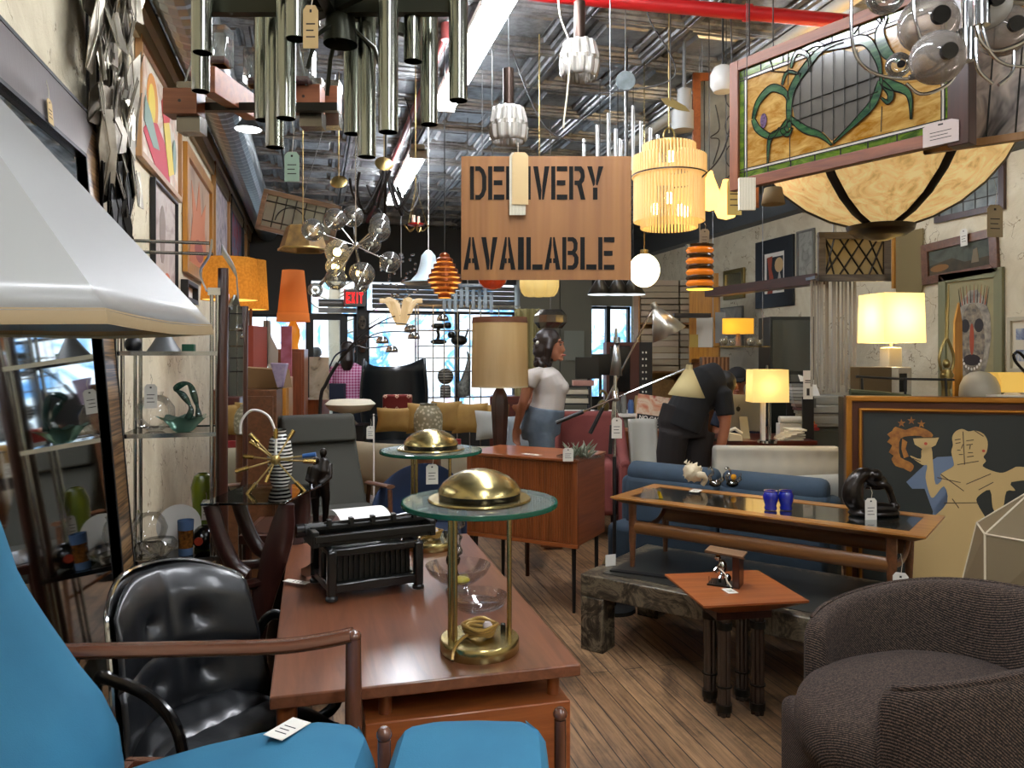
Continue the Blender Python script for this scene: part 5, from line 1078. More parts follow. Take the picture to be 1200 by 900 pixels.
MB().lathe([(43 * g, 61 * g), (43.5 * g, 61 * g), (43.5 * g, 62.5 * g), (43 * g, 62.5 * g)], n=44).build('band', BLACK, tr_)
for dx, dy, z in ((0, 0, 36), (.09, 0, 20), (-.07, .05, 25), (0, -.05, 82), (.04, -.1, 18)): MB().sph((dx, dy, z * g), .026, 10, rz=.035).build('bulb', BULB, tr_)
MB().lathe([(0, 97 * g), (29 * g, 97 * g), (29 * g, 99 * g), (0, 99 * g)], n=30).tube([(.03 * math.cos(a), 0, 108 * g + .05 * math.sin(a)) for a in [2 * PI * k / 14 for k in range(14)]], .005, 6, closed=True).cyl((0, 0, 112 * g), (0, 0, ZC - tr_.location.z), .004, n=6).build('top_plate', GOLDM, tr_)
for i, (px, py, lab) in enumerate(((831, 228, 'pear shaped glass pendant glowing beside the rod chandelier'), (851, 238, 'pear shaped glass pendant glowing left of the stained glass'))):
    t = T('glass_pendant', lab, 'pendant lamp', W(px, py, 4.6), CA); MB().lathe([(.0, -.1), (.05, -.085), (.07, -.04), (.06, .02), (.03, .1), (.02, .14)], n=20).build('shade', shade_mat('glowing amber glass', 'd0b070', 'ffd27a', 1.3, .7), t); MB().sph((0, 0, -.02), .028, 8).build('bulb', BULB, t); MB().cyl((0, 0, .13), (0, 0, ZC - t.location.z), .003, n=5).build('cord', BLACK, t)
price_tag(t, (.02, -.1, .13), w=.085, h=.22, m=mat('yellowish ribbed tag', 'cdbf7a', .7), up=.05)
# white slats over wooden mount hanging by the stained glass panel
t = T('slat_pendant', 'hanging bundle of pale wooden slats at the lower left corner of the stained glass', 'pendant lamp', W(876, 246, 3.3), CA); MB().box(-.035, 0, 0, .035, .02, .14).build('ribbed_tag', stripes('pale slats', 'b0a892', 'd8d0ba', 60, 0), t); MB().cyl((0, .01, .14), (0, .01, ZC - t.location.z), .002, n=5).build('cord', BLACK, t)
# ---- white globe pendant
t = T('globe_pendant', 'glowing white ball pendant at the lower right corner of the delivery sign', 'pendant lamp', W(755, 317, 5.2), CA); MB().sph((0, 0, 0), .105, 28, rz=.115).build('globe', glow('lit opal glass', 'fff0c8', 2.2), t); MB().cyl((0, 0, .11), (0, 0, .14), .03, n=14).cyl((0, 0, .14), (0, 0, ZC - t.location.z), .003, n=6).build('cord', BRASS, t)
# ---- amber barrel pendant
t = T('ribbed_pendant', 'amber ribbed glass cylinder pendant lit from inside, beside the white ball pendant', 'pendant lamp', W(820, 313, 5.0), CA); g = 5 / 900
mb = MB(); pr = []
for i in range(33): z = -26 * g + i * 52 * g / 32; pr.append((.085 + .006 * math.cos(i * PI / 2), z))
def amb():
    m, nt, b = newmat('amber glass bands'); w = N(nt, 'ShaderNodeTexWave', bands_direction='Z'); w.inputs['Scale'].default_value = 4.4; nt.links.new(coords(nt), w.inputs['Vector'])
    c = ramp(nt, w.outputs['Fac'], [(.3, '2a1c0c'), (.7, 'c06a1c')]); nt.links.new(c, b.inputs['Base Color']); nt.links.new(c, b.inputs['Emission Color']); b.inputs['Emission Strength'].default_value = .5; b.inputs['Roughness'].default_value = .25; return m
mb.lathe(pr, n=32).build('glass_shade', amb(), t, angle=60); MB().lathe([(.0, -.15), (.08, -.148), (.085, -.142)], n=24).build('lit_rim', glow('yellow glow', 'ffd24a', 2), t); MB().cyl((0, 0, .14), (0, 0, ZC - t.location.z), .004).build('cord', STEEL, t)
price_tag(t, (.02, -.05, .24), w=.06, h=.12, m=GREY, up=.04)
# ---- layered orange pendant
t = T('layered_pendant', 'pendant of stacked copper and amber rings left of the delivery sign', 'pendant lamp', W(521, 322, 4.9), CA); g = 4.9 / 900
COPR = mat('copper lacquer', '7a3a16', .28, .7); 
for i, (r_, z) in enumerate(((6, 22), (10, 17), (13, 11), (16, 5), (19, -1), (20.5, -7), (17, -13), (13, -19), (8, -25))):
    o = MB().lathe([(r_ * .62 * g, z * g), (r_ * g, (z - 2.0) * g), (r_ * g * .98, (z + 1.4) * g), (r_ * .6 * g, (z + 3.5) * g)], n=32).build('ring', COPR, t); MB().lathe([(r_ * .93 * g, (z - 2.3) * g), (r_ * .5 * g, (z - 1.5) * g)], n=28).build('lit_underside', glow('amber glow', 'ffae4a', 1.1), o)
MB().cyl((0, 0, 24 * g), (0, 0, ZC - t.location.z), .003).build('cord', BLACK, t)
# ---- white bell, red bowl, glass tulips, slatted and others around the sign
t = T('bell_pendant', 'pale blue flared bell pendant left of the copper ring pendant', 'pendant lamp', W(502, 332, 5.6), CA); MB().lathe([(.2, 0), (.13, .015), (.08, .07), (.06, .14), (.05, .2), (.02, .235), (.008, .24)], n=32).build('bell_shade', mat('pale blue opal', 'b4c4cc', .3), t, solid=.004); MB().cyl((0, 0, .24), (0, 0, ZC - t.location.z), .003).build('cord', WHITE, t)
t = T('bowl_pendant', 'red orange art glass bowl pendant peeping under the delivery sign', 'pendant lamp', W(577, 328, 4.6), CA); MB().lathe([(.0, -.06), (.05, -.05), (.08, -.02), (.095, .03), (.09, .06)], n=28).build('bowl', mat('red art glass', 'a8330e', .15, coat=.5, var=('5c1206', 20), emit=('c03a10', .25)), t); MB().cyl((0, 0, .06), (0, 0, ZC - t.location.z), .003).build('cord', BLACK, t)
t = T('petal_pendant', 'lit pale glass petal pendant under the middle of the delivery sign', 'pendant lamp', W(632, 332, 4.8), CA)
for k in range(8): a = k * PI / 4; MB().sph((.07 * math.cos(a), .07 * math.sin(a), 0), .055, 12, rz=.09).build('petal', shade_mat('yellowish petal glass', 'c9bd8c', 'ffe39a', .25, .6), t)
MB().sph((0, 0, 0), .03, 8).build('bulb', BULB, t); MB().cyl((0, 0, .0), (0, 0, ZC - t.location.z), .003).build('cord', GOLDM, t)
t = T('faceted_pendant', 'faceted smoky glass drum pendant above the woman', 'pendant lamp', W(645, 374, 6.6), CA); g = 6.6 / 900
mb = MB(); ra = lambda r_, z, o_: [(r_ * math.cos(2 * PI * k / 12 + o_), r_ * math.sin(2 * PI * k / 12 + o_), z) for k in range(12)]
mb.rings([ra(.10, -.08, 0), ra(.145, -.03, .26), ra(.145, .03, .26), ra(.10, .08, 0)]).build('faceted_glass', mat('mirrored smoky facets', '6f6a62', .12, .85), t, angle=5); MB().cyl((0, 0, .08), (0, 0, ZC - t.location.z), .004).build('cord', STEEL, t)
cone_p = None
for i, (px, lab) in enumerate(((703, 'leftmost of three black cone pendants under the delivery sign'), (724, 'middle of three black cone pendants under the delivery sign'), (742, 'rightmost of three black cone pendants beside the white ball'))):
    if cone_p is None:
        t = T('cone_pendant', lab, 'pendant lamp', W(px, 345, 5.6), CA, 'black cone pendants'); MB().lathe([(.09, 0), (.015, .13), (.008, .15)], n=24).build('cone_shade', mat('black enamel cone', '17140f', .3), t, solid=.003); MB().lathe([(.0, .004), (.086, .002), (.088, -.003), (0, -.006)], n=24).build('lit_disc', glow('cool disc', 'e6f0f4', 1.2), t); MB().cyl((0, 0, .14), (0, 0, ZC - t.location.z), .003).build('cord', BLACK, t); cone_p = t
    else: again(cone_p, W(px, 345, 5.6), lab)
# metal rods cluster above the sign
t = T('rod_sculpture', 'cluster of upright silver rods rising above the right of the delivery sign', 'chandelier', W(735, 190, 5.0), CA); g = 5 / 900
for k, (px, py, y) in enumerate(((686, 158, .1), (698, 152, -.1), (713, 133, 0), (724, 146, .1), (739, 130, -.1), (754, 137, .1), (762, 150, 0), (774, 153, .1), (731, 155, .15))): MB().cyl(((px - 735) * g, y, -.1), ((px - 735) * g, y, (190 - py) * g), .011, n=10).build('rod', mat('satin aluminium', 'b5b6b4', .3, .9), t)
MB().bc(0, 0, -.1, .55, .3, .02).cyl((0, 0, -.1), (0, 0, ZC - t.location.z), .005).build('plate', DKMETAL, t)
t = T('disc_pendant', 'small grey glass disc lamp on a thin rod, above the rod cluster', 'pendant lamp', W(733, 95, 4.4), CA); MB().cyl((0, -.01, 0), (0, .01, 0), .055, n=28).build('disc', mat('milky blue disc', '8d9a9c', .2, var=('6c7678', 20)), t); MB().cyl((0, 0, -.45), (0, 0, -.05), .006).cyl((0, 0, .05), (0, 0, ZC - t.location.z), .003).build('rod', STEEL, t)
# black sinuous iron chandelier + candle lamp
IRN = mat('black wrought iron', '191513', .5, .5)
t = T('iron_chandelier', 'dark branching iron chandelier with twisting arms above the exit sign', 'chandelier', W(452, 232, 5.6), CA)
for k in range(7): a = k * .9; MB().tube(smooth_path([(0, 0, .25), (.05 * math.cos(a), .05 * math.sin(a), .1), (.16 * math.cos(a), .16 * math.sin(a), -.1), (.24 * math.cos(a + .3), .24 * math.sin(a + .3), .02), (.26 * math.cos(a + .5), .26 * math.sin(a + .5), .14)], 5), .011, 7).build('arm', IRN, t)
MB().cyl((0, 0, .2), (0, 0, ZC - t.location.z), .008).build('chain', IRN, t)
t = T('candle_pendant', 'brass candle style pendant with a red dish between the fluorescent strip and sign', 'pendant lamp', W(487, 264, 5.3), CA); MB().lathe([(0, -.01), (.05, 0), (.055, .012), (0, .01)], n=20).build('dish', RED, t); MB().cyl((-.015, 0, .01), (-.015, 0, .07), .013, n=12).cyl((.02, 0, .01), (.02, 0, .06), .011, n=12).build('candle', CREAM, t); mb = MB()
for k in range(5): a = k * 1.256; mb.tube(smooth_path([(0, 0, -.01), (.05 * math.cos(a), .05 * math.sin(a), -.04), (.09 * math.cos(a), .09 * math.sin(a), 0)], 4), .004, 5)
for k in range(3): a = k * 2.1; mb.cyl((.08 * math.cos(a), .08 * math.sin(a), 0), (0, 0, .26), .002, n=5)
mb.cyl((0, 0, .26), (0, 0, ZC - t.location.z), .003).build('brass_frame', GOLDM, t)
# leaded glass fan window hanging far left, small brown shade
def leaded(name, label, loc, rz, w, h, wf, glass, frame, pattern, tilt=0):
    t = T(name, label, 'window panel', loc, rz); t.rotation_euler = (0, tilt, rz); mb = MB(); mb.box(-w / 2, -.015, -h / 2, -w / 2 + wf, .015, h / 2).box(w / 2 - wf, -.015, -h / 2, w / 2, .015, h / 2).box(-w / 2, -.015, -h / 2, w / 2, .015, -h / 2 + wf).box(-w / 2, -.015, h / 2 - wf, w / 2, .015, h / 2)
    mb.build('frame', frame, t, bevel=.002); MB().box(-w / 2 + wf, -.002, -h / 2 + wf, w / 2 - wf, .002, h / 2 - wf).build('glass', glass, t); mb = MB(); pattern(mb, w - 2 * wf, h - 2 * wf); mb.build('lead_lines', DKMETAL, t); return t
def fanlines(mb, w, h):
    for i in range(1, 7): mb.cyl((-w / 2 + w * i / 7, -.004, -h / 2), (-w / 2 + w * i / 7, -.004, h / 2), .004, n=4)
    for z in (-.32, .3): mb.cyl((-w / 2, -.004, h * z), (w / 2, -.004, h * z), .004, n=4)
    mb.tube([(w * .22 * math.cos(a) - w * .1, -.005, -h * .25 + h * .5 * math.sin(a)) for a in [PI * k / 12 for k in range(13)]], .005, 5)
OLDW = wood('worn brown frame', '4e3a2a', '7a5f46', axis=0)
o = leaded('leaded_window', 'leaded glass window in a brown wooden frame hanging above the orange lamp', W(350, 255, 5.6), CA, .58, .30, .035, thin_glass('cream leaded glass', 'b8b49c', .5, .1, .3), OLDW, fanlines, R(13))
MB().cyl((0, 0, .15), (.05, 0, ZC - o.location.z + .02), .003, n=5).build('hanging_wire', STEEL, o)
t = T('brown_shade_pendant', 'mottled brown shade pendant hanging before the leaded glass window', 'pendant lamp', W(355, 277, 5.0), CA); MB().lathe([(.16, -.09), (.11, .06), (.1, .065), (.15, -.088)], n=6).build('shade', mat('mottled brown parchment', '5c4522', .6, var=('8a6a34', 14)), t); MB().lathe([(.165, -.095), (.165, -.08)], n=6).build('trim', GOLDM, t, solid=.004); MB().cyl((0, 0, .06), (0, 0, ZC - t.location.z), .003).build('cord', GOLDM, t)
# glass leaf and berry chandelier, tulip pendant near exit sign
t = T('berry_chandelier', 'sparkling chandelier of small glass berries right of the exit sign', 'chandelier', W(470, 325, 6.2), CA); random.seed(8); mb = MB()
for k in range(60): a, b_ = random.uniform(0, 6.28), random.uniform(-.2, .2); r_ = random.uniform(.02, .2) * (1 - abs(b_) * 2); c_ = MB().sph((0, 0, 0), .011, 6).build('glass_berry', CHROME, t, loc=(r_ * math.cos(a), r_ * math.sin(a), b_))
t['label'] = 'sparkling chandelier of small glass berries right of the exit sign'; MB().cyl((0, 0, 0), (0, 0, ZC - t.location.z), .004).build('cord', STEEL, t)
mb = MB()
for k in range(6): a = k * PI / 3; mb.tube(smooth_path([(.02 * math.cos(a), .02 * math.sin(a), -.38), (.06 * math.cos(a), .06 * math.sin(a), -.3), (.11 * math.cos(a), .11 * math.sin(a), -.2), (.17 * math.cos(a), .17 * math.sin(a), -.19)], 4), [.02] * 13, 6, up=(0, 0, 1), ry=.03)
mb.build('glass_petals', shade_mat('pale opal petal', 'c9c2b0', 'ffd9a0', .3, .5), t)
# ---- stained glass panel
pL, pR = Vector(W(858, 150, 3.67)), Vector(W(1140, 100, 2.76)); pL.z = pR.z = 0; v = (pR - pL); PL_ = v.length
sg2 = T('stained_glass_panel', 'large hanging stained glass window of green ribbons on amber in a brown wooden frame', 'window panel', (pL.x, pL.y, 0), math.atan2(v.y, v.x))
zb, zt = 2.275, 2.885; fw = .05; FW_ = wood('red brown frame', '4a2416', '7a4526', axis=0, coat=0, rough=.5); hh = zt - zb
MB().box(0, -.02, zb, fw, .02, zt).build('frame_post', wood('red brown frame post', '5a2e1a', '7a4526', axis=2, coat=0, rough=.5), sg2, bevel=.003); MB().box(PL_ - .075, -.03, zb - .02, PL_ + .0, .03, zt).build('frame_post', DKWOOD, sg2, bevel=.003)
MB().box(fw, -.02, zb, PL_ - .06, .02, zb + fw).build('frame_rail', FW_, sg2, bevel=.003); MB().box(fw, -.02, zt - fw, PL_ - .06, .02, zt).build('frame_rail', FW_, sg2, bevel=.003)
def cath(name, a_, b_, em, dens=.0):
    m, nt, b = newmat(name); nt.nodes.remove(b); out = nt.nodes['Material Output']; c = ramp(nt, noise(nt, coords(nt, (1, 1, 3)), 7, 4, .6, 1.5), [(.35, a_), (.65, b_)])
    t_ = nt.nodes.new('ShaderNodeBsdfTranslucent'); d_ = nt.nodes.new('ShaderNodeBsdfDiffuse'); g_ = nt.nodes.new('ShaderNodeBsdfGlossy'); g_.inputs['Roughness'].default_value = .12
    nt.links.new(c, t_.inputs[0]); nt.links.new(c, d_.inputs[0]); m1 = nt.nodes.new('ShaderNodeMixShader'); m1.inputs[0].default_value = .55; nt.links.new(d_.outputs[0], m1.inputs[1]); nt.links.new(t_.outputs[0], m1.inputs[2])
    m2 = nt.nodes.new('ShaderNodeMixShader'); m2.inputs[0].default_value = .08; nt.links.new(m1.outputs[0], m2.inputs[1]); nt.links.new(g_.outputs[0], m2.inputs[2]); nt.links.new(m2.outputs[0], out.inputs[0]); return m
AMB = cath('amber streaky glass', 'a8741c', 'd8b468', 0); GRN = cath('leaf green glass', '3c5a1c', '7c9c2c', 0); DGR = cath('deep green glass', '1f4230', '4f7a4a', 0); PUR = cath('purple glass', '4a3450', '7c6080', 0)
x0, x1, y0_, y1_ = fw, PL_ - .075, zb + fw, zt - fw
mb = MB(); mb.mi = 0; mb.box(x0, -.002, y0_, x1, .002, y1_); pnl = mb.build('amber_field', AMB, sg2)
mb = MB()
for a, b_, c, d_ in ((x0, y1_ - .035, x1, y1_), (x0, y0_, x1, y0_ + .03), (x0, y0_, x0 + .028, y1_), (x1 - .02, y0_, x1, y1_)): mb.box(a, -.005, b_, c, -.002, d_)
mb.build('green_border', GRN, sg2)
mb = MB()
for a, b_, c, d_ in ((x0 + .028, y1_ - .05, x1 - .02, y1_ - .037), (x0 + .028, y0_ + .03, x1 - .02, y0_ + .042), (x0 + .028, y0_ + .03, x0 + .04, y1_ - .037), (x1 - .032, y0_ + .03, x1 - .02, y1_ - .037)): mb.box(a, -.006, b_, c, -.002, d_)
mb.build('white_border', mat('milky border glass', 'b0a898', .25), sg2)
def sp(px, py):
    """photograph position on the panel's plane -> panel coordinates"""
    k = (px - 600) / 900; A = pL; D = v.normalized(); ray = K(k, 1, 0); den = ray.x * D.y - ray.y * D.x
    s = (A.x * D.y - A.y * D.x) / den; P = ray * s; x = (P - A).dot(D); return (x, EYE + (HORIZON - py) / 900 * s)
def ribbon(mb, pts_, w0, w1, y=-.008, n=6):
    pp_ = smooth_path([Vector((*sp(*p), 0)) for p in pts_], n); L_ = len(pp_); a_ = []; b_ = []
    for i, p in enumerate(pp_):
        t_ = (pp_[min(i + 1, L_ - 1)] - pp_[max(i - 1, 0)]).normalized(); nn_ = Vector((-t_.y, t_.x, 0)); f = i / (L_ - 1); w_ = 1.45 * (w0 + (w1 - w0) * f) * (.35 + .65 * math.sin(PI * min(1, f + .08)))
        a_.append(p + nn_ * w_); b_.append(p - nn_ * w_)
    for i in range(L_ - 1): mb.prism([a_[i][:2], a_[i + 1][:2], b_[i + 1][:2], b_[i][:2]], O=(0, y, 0), t=.003)
    return a_, b_
CLR = thin_glass('clear window glass', 'b8b4a8', .6, .05, .25)
oval = [(928, 118), (932, 100), (945, 82), (962, 66), (985, 58), (1005, 62), (1020, 55), (1032, 70), (1036, 90), (1028, 115), (1010, 135), (995, 150), (975, 165), (965, 155), (945, 150), (932, 140)]
MB().prism([sp(*p) for p in oval], O=(0, -.004, 0), t=.002).build('clear_centre', mat('grey centre glass', '57524a', .15, coat=.6, var=('3c3832', 4)), sg2)
rib = [([(926, 150), (928, 110), (945, 80), (965, 58), (990, 48)], .012, .014), ([(965, 58), (990, 52), (1015, 48), (1030, 70), (1034, 95)], .014, .012), ([(926, 138), (945, 152), (962, 158), (976, 170)], .012, .008), ([(1033, 95), (1025, 120), (1005, 142), (978, 168)], .014, .009), ([(925, 150), (918, 155), (904, 162), (901, 192)], .014, .008), ([(884, 140), (890, 120), (905, 104), (920, 108), (925, 118)], .01, .014), ([(884, 140), (890, 152), (905, 160), (915, 150)], .012, .008), ([(1036, 96), (1045, 100), (1066, 110), (1069, 140)], .016, .006), ([(1040, 20), (1032, 40), (1040, 62), (1055, 72)], .010, .02), ([(1000, 40), (1010, 25), (1025, 18), (1035, 28)], .009, .009), ([(928, 80), (935, 62), (948, 66), (950, 84)], .007, .007), ([(1034, 96), (1045, 110), (1042, 120), (1034, 115)], .01, .006), ([(918, 100), (924, 85), (940, 88)], .005, .005), ([(945, 58), (955, 52), (968, 54)], .012, .006), ([(925, 140), (918, 152), (925, 158), (930, 150)], .009, .006)]
mb = MB(); ed = MB()
for pl, a, b_ in rib:
    A_, B_ = ribbon(mb, pl, a, b_)
    for q in (A_, B_): ed.tube([(p[0], -.0095, p[1]) for p in q], .0022, 4)
mb.build('green_ribbons', DGR, sg2); 
for (a, b_) in (((900, 60), (908, 84)), ((925, 50), (925, 100)), ((1038, 5), (1038, 25)), ((1035, 125), (1034, 155)), ((927, 158), (927, 190)), ((868, 105), (868, 78)), ((939, 85), (939, 145)), ((952, 72), (952, 152)), ((965, 62), (965, 155)), ((978, 60), (978, 168)), ((991, 58), (991, 155)), ((1006, 58), (1006, 140)), ((1021, 60), (1021, 128)), ((930, 125), (1034, 88)), ((933, 142), (1030, 108)), ((1060, 45), (1090, 35)), ((905, 84), (925, 85)), ((990, 20), (1000, 42))):
    p, q = sp(*a), sp(*b_); ed.cyl((p[0], -.009, p[1]), (q[0], -.009, q[1]), .0022, n=4)
for i in range(1, 8): x = x0 + (x1 - x0) * i / 8; ed.bc(x, -.006, y1_ - .018, .004, .004, .036).bc(x + .04, -.006, y0_ + .015, .004, .004, .03)
for z in (y1_ - .036, y1_ - .05, y0_ + .03, y0_ + .043): ed.bc((x0 + x1) / 2, -.006, z, x1 - x0, .004, .0035)
for x in (x0 + .028, x0 + .041, x1 - .021, x1 - .033): ed.bc(x, -.006, (y0_ + y1_) / 2, .0035, .004, y1_ - y0_)
ed.build('lead_lines', DKMETAL, sg2)
for (px, py) in ((896, 142), (1100, 60)):
    c = sp(px, py); MB().prism([(c[0] + .022 * math.cos(a) * .8, c[1] + .035 * math.sin(a)) for a in [2 * PI * k / 14 for k in range(14)]], O=(0, -.009, 0), t=.003).build('berry_cluster', mat('purple berry glass', '5a4460', .2, var=('2a1f24', 90)), sg2)
for x in (.1, PL_ - .1): MB().cyl((x, 0, zt), (x, 0, ZC), .004, n=6).build('chain', IRN, sg2)
c = sp(1108, 155); price_tag(sg2, (c[0], -.035, c[1] + .035), w=.13, h=.085, m=mat('pinkish price card', 'a89890', .7), up=.0)
# frosted floral window behind
def floral(mb, w, h):
    for s in (-1, 1): mb.cyl((s * w * .42, -.004, -h / 2), (s * w * .42, -.004, h / 2), .003, n=4)
    for k in range(4): c = -h * .38 + k * h * .25; mb.tube([(w * .16 * math.cos(a) + .05, -.004, c + h * .1 * math.sin(a)) for a in [2 * PI * q / 14 for q in range(14)]], .0035, 4, closed=True)
    mb.tube(smooth_path([(-w * .25, -.004, -h * .2), (-w * .12, -.004, 0), (-w * .3, -.004, .02), (-w * .12, -.004, h * .1), (-w * .2, -.004, h * .3)], 5), .0035, 4)
o = leaded('frosted_window', 'grey frosted floral glass window in an orange brown frame, behind the stained glass', W(850, 165, 4.9), CA, .42, .86, .05, mat('frosted grey glass', '5c5e58', .3, var=('7d7f76', 9)), wood('orange pine frame', '7a4422', '9c5c30'), floral)
for x in (-.15, .15): MB().cyl((x, 0, .42), (x, 0, ZC - o.location.z), .003, n=5).build('hanging_wire', STEEL, o)
# ---- alabaster bowl pendant
ad_ = 4.25; g = ad_ / 900; ab = T('alabaster_pendant', 'huge glowing alabaster bowl pendant with dark straps, under the stained glass', 'pendant lamp', W(1028, 268, ad_), CA + R(10))
def alab():
    m, nt, b = newmat('lit alabaster'); v_ = coords(nt); c = ramp(nt, noise(nt, v_, 5, 7, .65, 2.5), [(.3, 'b08a4c'), (.46, 'd2ae70'), (.6, 'e0c488')]); nt.links.new(c, b.inputs['Base Color']); nt.links.new(c, b.inputs['Emission Color']); b.inputs['Emission Strength'].default_value = .55; b.inputs['Roughness'].default_value = .5; b.inputs['Subsurface Weight'].default_value = 0; return m
ALB = alab(); bowl = [(.0, 0), (.1, .012), (.2, .045), (.3, .1), (.39, .175), (.46, .26), (.505, .345), (.515, .37)]
bowl = [(a * 1.27, b_ * 1.27) for a, b_ in bowl]; MB().lathe(bowl, (.02, 0, 0), 56).build('bowl', ALB, ab, solid=.006)
for k in range(6):
    a = k * PI / 3 + R(28); mb = MB(); pts_ = [((r_ + .008) * math.cos(a) + .02, (r_ + .008) * math.sin(a), z - .004) for r_, z in bowl[1:]]; mb.tube(pts_, [.026] * len(pts_), 6, up=(-math.sin(a), math.cos(a), 0), ry=.006, cap=True); mb.v = mb.v; mb.build('strap', mat('dark bronze strap', '221a12', .4, .6), ab)
BZ = mat('dark olive bronze', '3a2e1a', .35, .7)
MB().lathe([(.65, .455), (.672, .445), (.685, .48), (.68, .53), (.65, .54)], (.02, 0, 0), 56).build('rim', BZ, ab); MB().lathe([(0, -.07), (.05, -.062), (.09, -.044), (.13, -.038), (.17, -.012), (.178, .014), (.12, .026)], (.02, 0, 0), 32).build('finial', BZ, ab)
for k in range(3): a = k * 2.094 + R(28); MB().cyl((.66 * math.cos(a) + .02, .66 * math.sin(a), .53), (.02, 0, ZC - ab.location.z), .005, n=6).build('chain', BZ, ab)
light('POINT', 'alabaster_lamp', ab.location + Vector((0, 0, .3)), 22, (1, .78, .5), radius=.12)
price_tag(ab, (.31, -.48, .05), w=.09, h=.16, m=mat('grey manila card', 'a89878', .8), up=.13); 
# ---- two glass ball chandeliers at the upper right
md = 2.35; g = md / 900
def ballch(name, label, px, py, balls, arms, cup):
    t = T(name, label, 'chandelier', W(px, py, md), CA); Q = lambda a, b_, y=0: Vector(((a - px) * g, y, (py - b_) * g))
    for a_, b_, r_, y, m_ in balls:
        o = MB().sph(Q(a_, b_, y), r_ * g, 26).build('glass_ball', m_, t)
        MB().cyl(Q(a_, b_, y) + Vector((-.01, -r_ * g * .90, -.01)), Q(a_, b_, y) + Vector((-.012, -r_ * g * 1.12, -.012)), r_ * g * .3, n=20).build('socket', BLACKG, o)
    for ar in arms: MB().tube(smooth_path([Q(*p) for p in ar], 6), .0055, 8).build('arm', CHROME, t)
    MB().cyl(Q(*cup[0]), Q(*cup[1]), .024, n=20).build('cup', CHROME, t); MB().cyl(Q(*cup[1]), (Q(*cup[1]).x, 0, ZC - t.location.z), .011, n=12).build('stem', CHROME, t); return t
MILK = thin_glass('smoky mauve ball', 'c4bcb4', .6, .03, .25, .35)
ballch('ball_chandelier', 'chrome chandelier with curved arms and smoky glass balls, before the stained glass', 1131, 60, ((1098, 20, 34, .05, MILK), (1088, 75, 30, -.05, MILK), (1072, 62, 15, .1, GG), (1038, -6, 22, 0, GG)), ([(1131, 45), (1115, 65), (1100, 72), (1085, 60), (1072, 20), (1070, -20)], [(1131, 40), (1115, 70), (1090, 88), (1050, 92), (1015, 80), (999, 50), (998, -20)], [(1128, 55), (1118, 90), (1100, 105), (1078, 110), (1062, 98)], [(1125, 35), (1110, 55), (1095, 80), (1065, 90)]), ((1131, 72), (1131, 35)))
ballch('ball_chandelier', 'second chrome arm and glass ball chandelier at the top right corner', 1150, 40, ((1168, -2, 27, .05, FROST), (1200, 20, 30, .1, MILK)), ([(1144, 20), (1148, 45), (1165, 60), (1200, 48), (1215, 30)], [(1150, 25), (1160, 60), (1180, 76), (1210, 78)], [(1143, 45), (1146, 80), (1163, 98)], [(1188, 60), (1186, 85), (1170, 100)]), ((1150, 30), (1150, 0)))
# leaded panel at the far upper right
mb = MB(); o = leaded('leaded_window', 'pale leaded glass panel hanging at the top right corner', W(1190, 88, 2.9), CA + R(-38), .62, .5, .03, art('mottled leaded glass', ['3c3a38', '8a8078', 'b8a898', '5c6a62'], 5, 1.5, 3, .2), OAK, lambda mb, w, h: [mb.cyl((-w / 2 + w * i / 6, -.004, -h / 2), (-w / 2 + w * i / 6 + .03, -.004, h / 2), .003, n=4) for i in range(1, 6)])
for x in (-.2, .2): MB().cyl((x, 0, .24), (x, 0, ZC - o.location.z), .003, n=5).build('hanging_wire', STEEL, o)
# glass strip chandelier (long)
gsd = 5.2; g = gsd / 900; t = T('strip_chandelier', 'tall hanging curtain of grey glass strips left of the lit square lamp', 'chandelier', W(977, 460, gsd), CA); random.seed(5)
SLM = mat('translucent grey strip', 'b8b0a0', .25, coat=.4)
for i in range(20):
    x = (-25 + i * 2.65) * g; y = random.uniform(-.06, .06); b_ = random.uniform(-2, 10) * g; MB().box(x - .006, y, b_, x + .006, y + .006, 134 * g).build('glass_strip', SLM, t)
MB().bc(0, 0, 134 * g, .32, .16, .02).cyl((0, 0, 134 * g), (0, 0, ZC - t.location.z), .005).build('top_plate', STEEL, t)
price_tag(t, (.125, -.08, .09), w=.035, h=.05)
# small diamond leaded window
def diam(mb, w, h):
    for i in range(-1, 5): mb.cyl((-w / 2 + max(0, i * w / 4), -.004, -h / 2), (-w / 2 + min(w, (i + 1.6) * w / 4), -.004, h / 2), .006, n=4).cyl((-w / 2 + min(w, (i + 1.6) * w / 4), -.004, -h / 2), (-w / 2 + max(0, i * w / 4), -.004, h / 2), .006, n=4)
o = leaded('leaded_window', 'small worn window with diamond leading right below the alabaster bowl', W(1001, 301, 5.0), CA, .47, .32, .045, mat('yellowed glass', '9c8a58', .3), wood('flaking frame', '3c3028', '6e6456', axis=0), diam)
for x in (-.12, .12): MB().cyl((x, 0, .12), (x, 0, ZC - o.location.z), .003, n=5).build('hanging_wire', STEEL, o)
# square ribbed glass column pendant, textured window, beige lampshade near it
t = T('shade_pendant', 'small beige tapered shade hanging at the left rim of the alabaster bowl', 'pendant lamp', W(906, 230, 3.75), CA); MB().lathe([(.055, -.04), (.04, .04)], n=20).build('shade', mat('beige cloth', 'a08c68', .8), t, solid=.003); MB().cyl((0, 0, .03), (0, 0, ZC - t.location.z), .003).build('cord', BLACK, t)
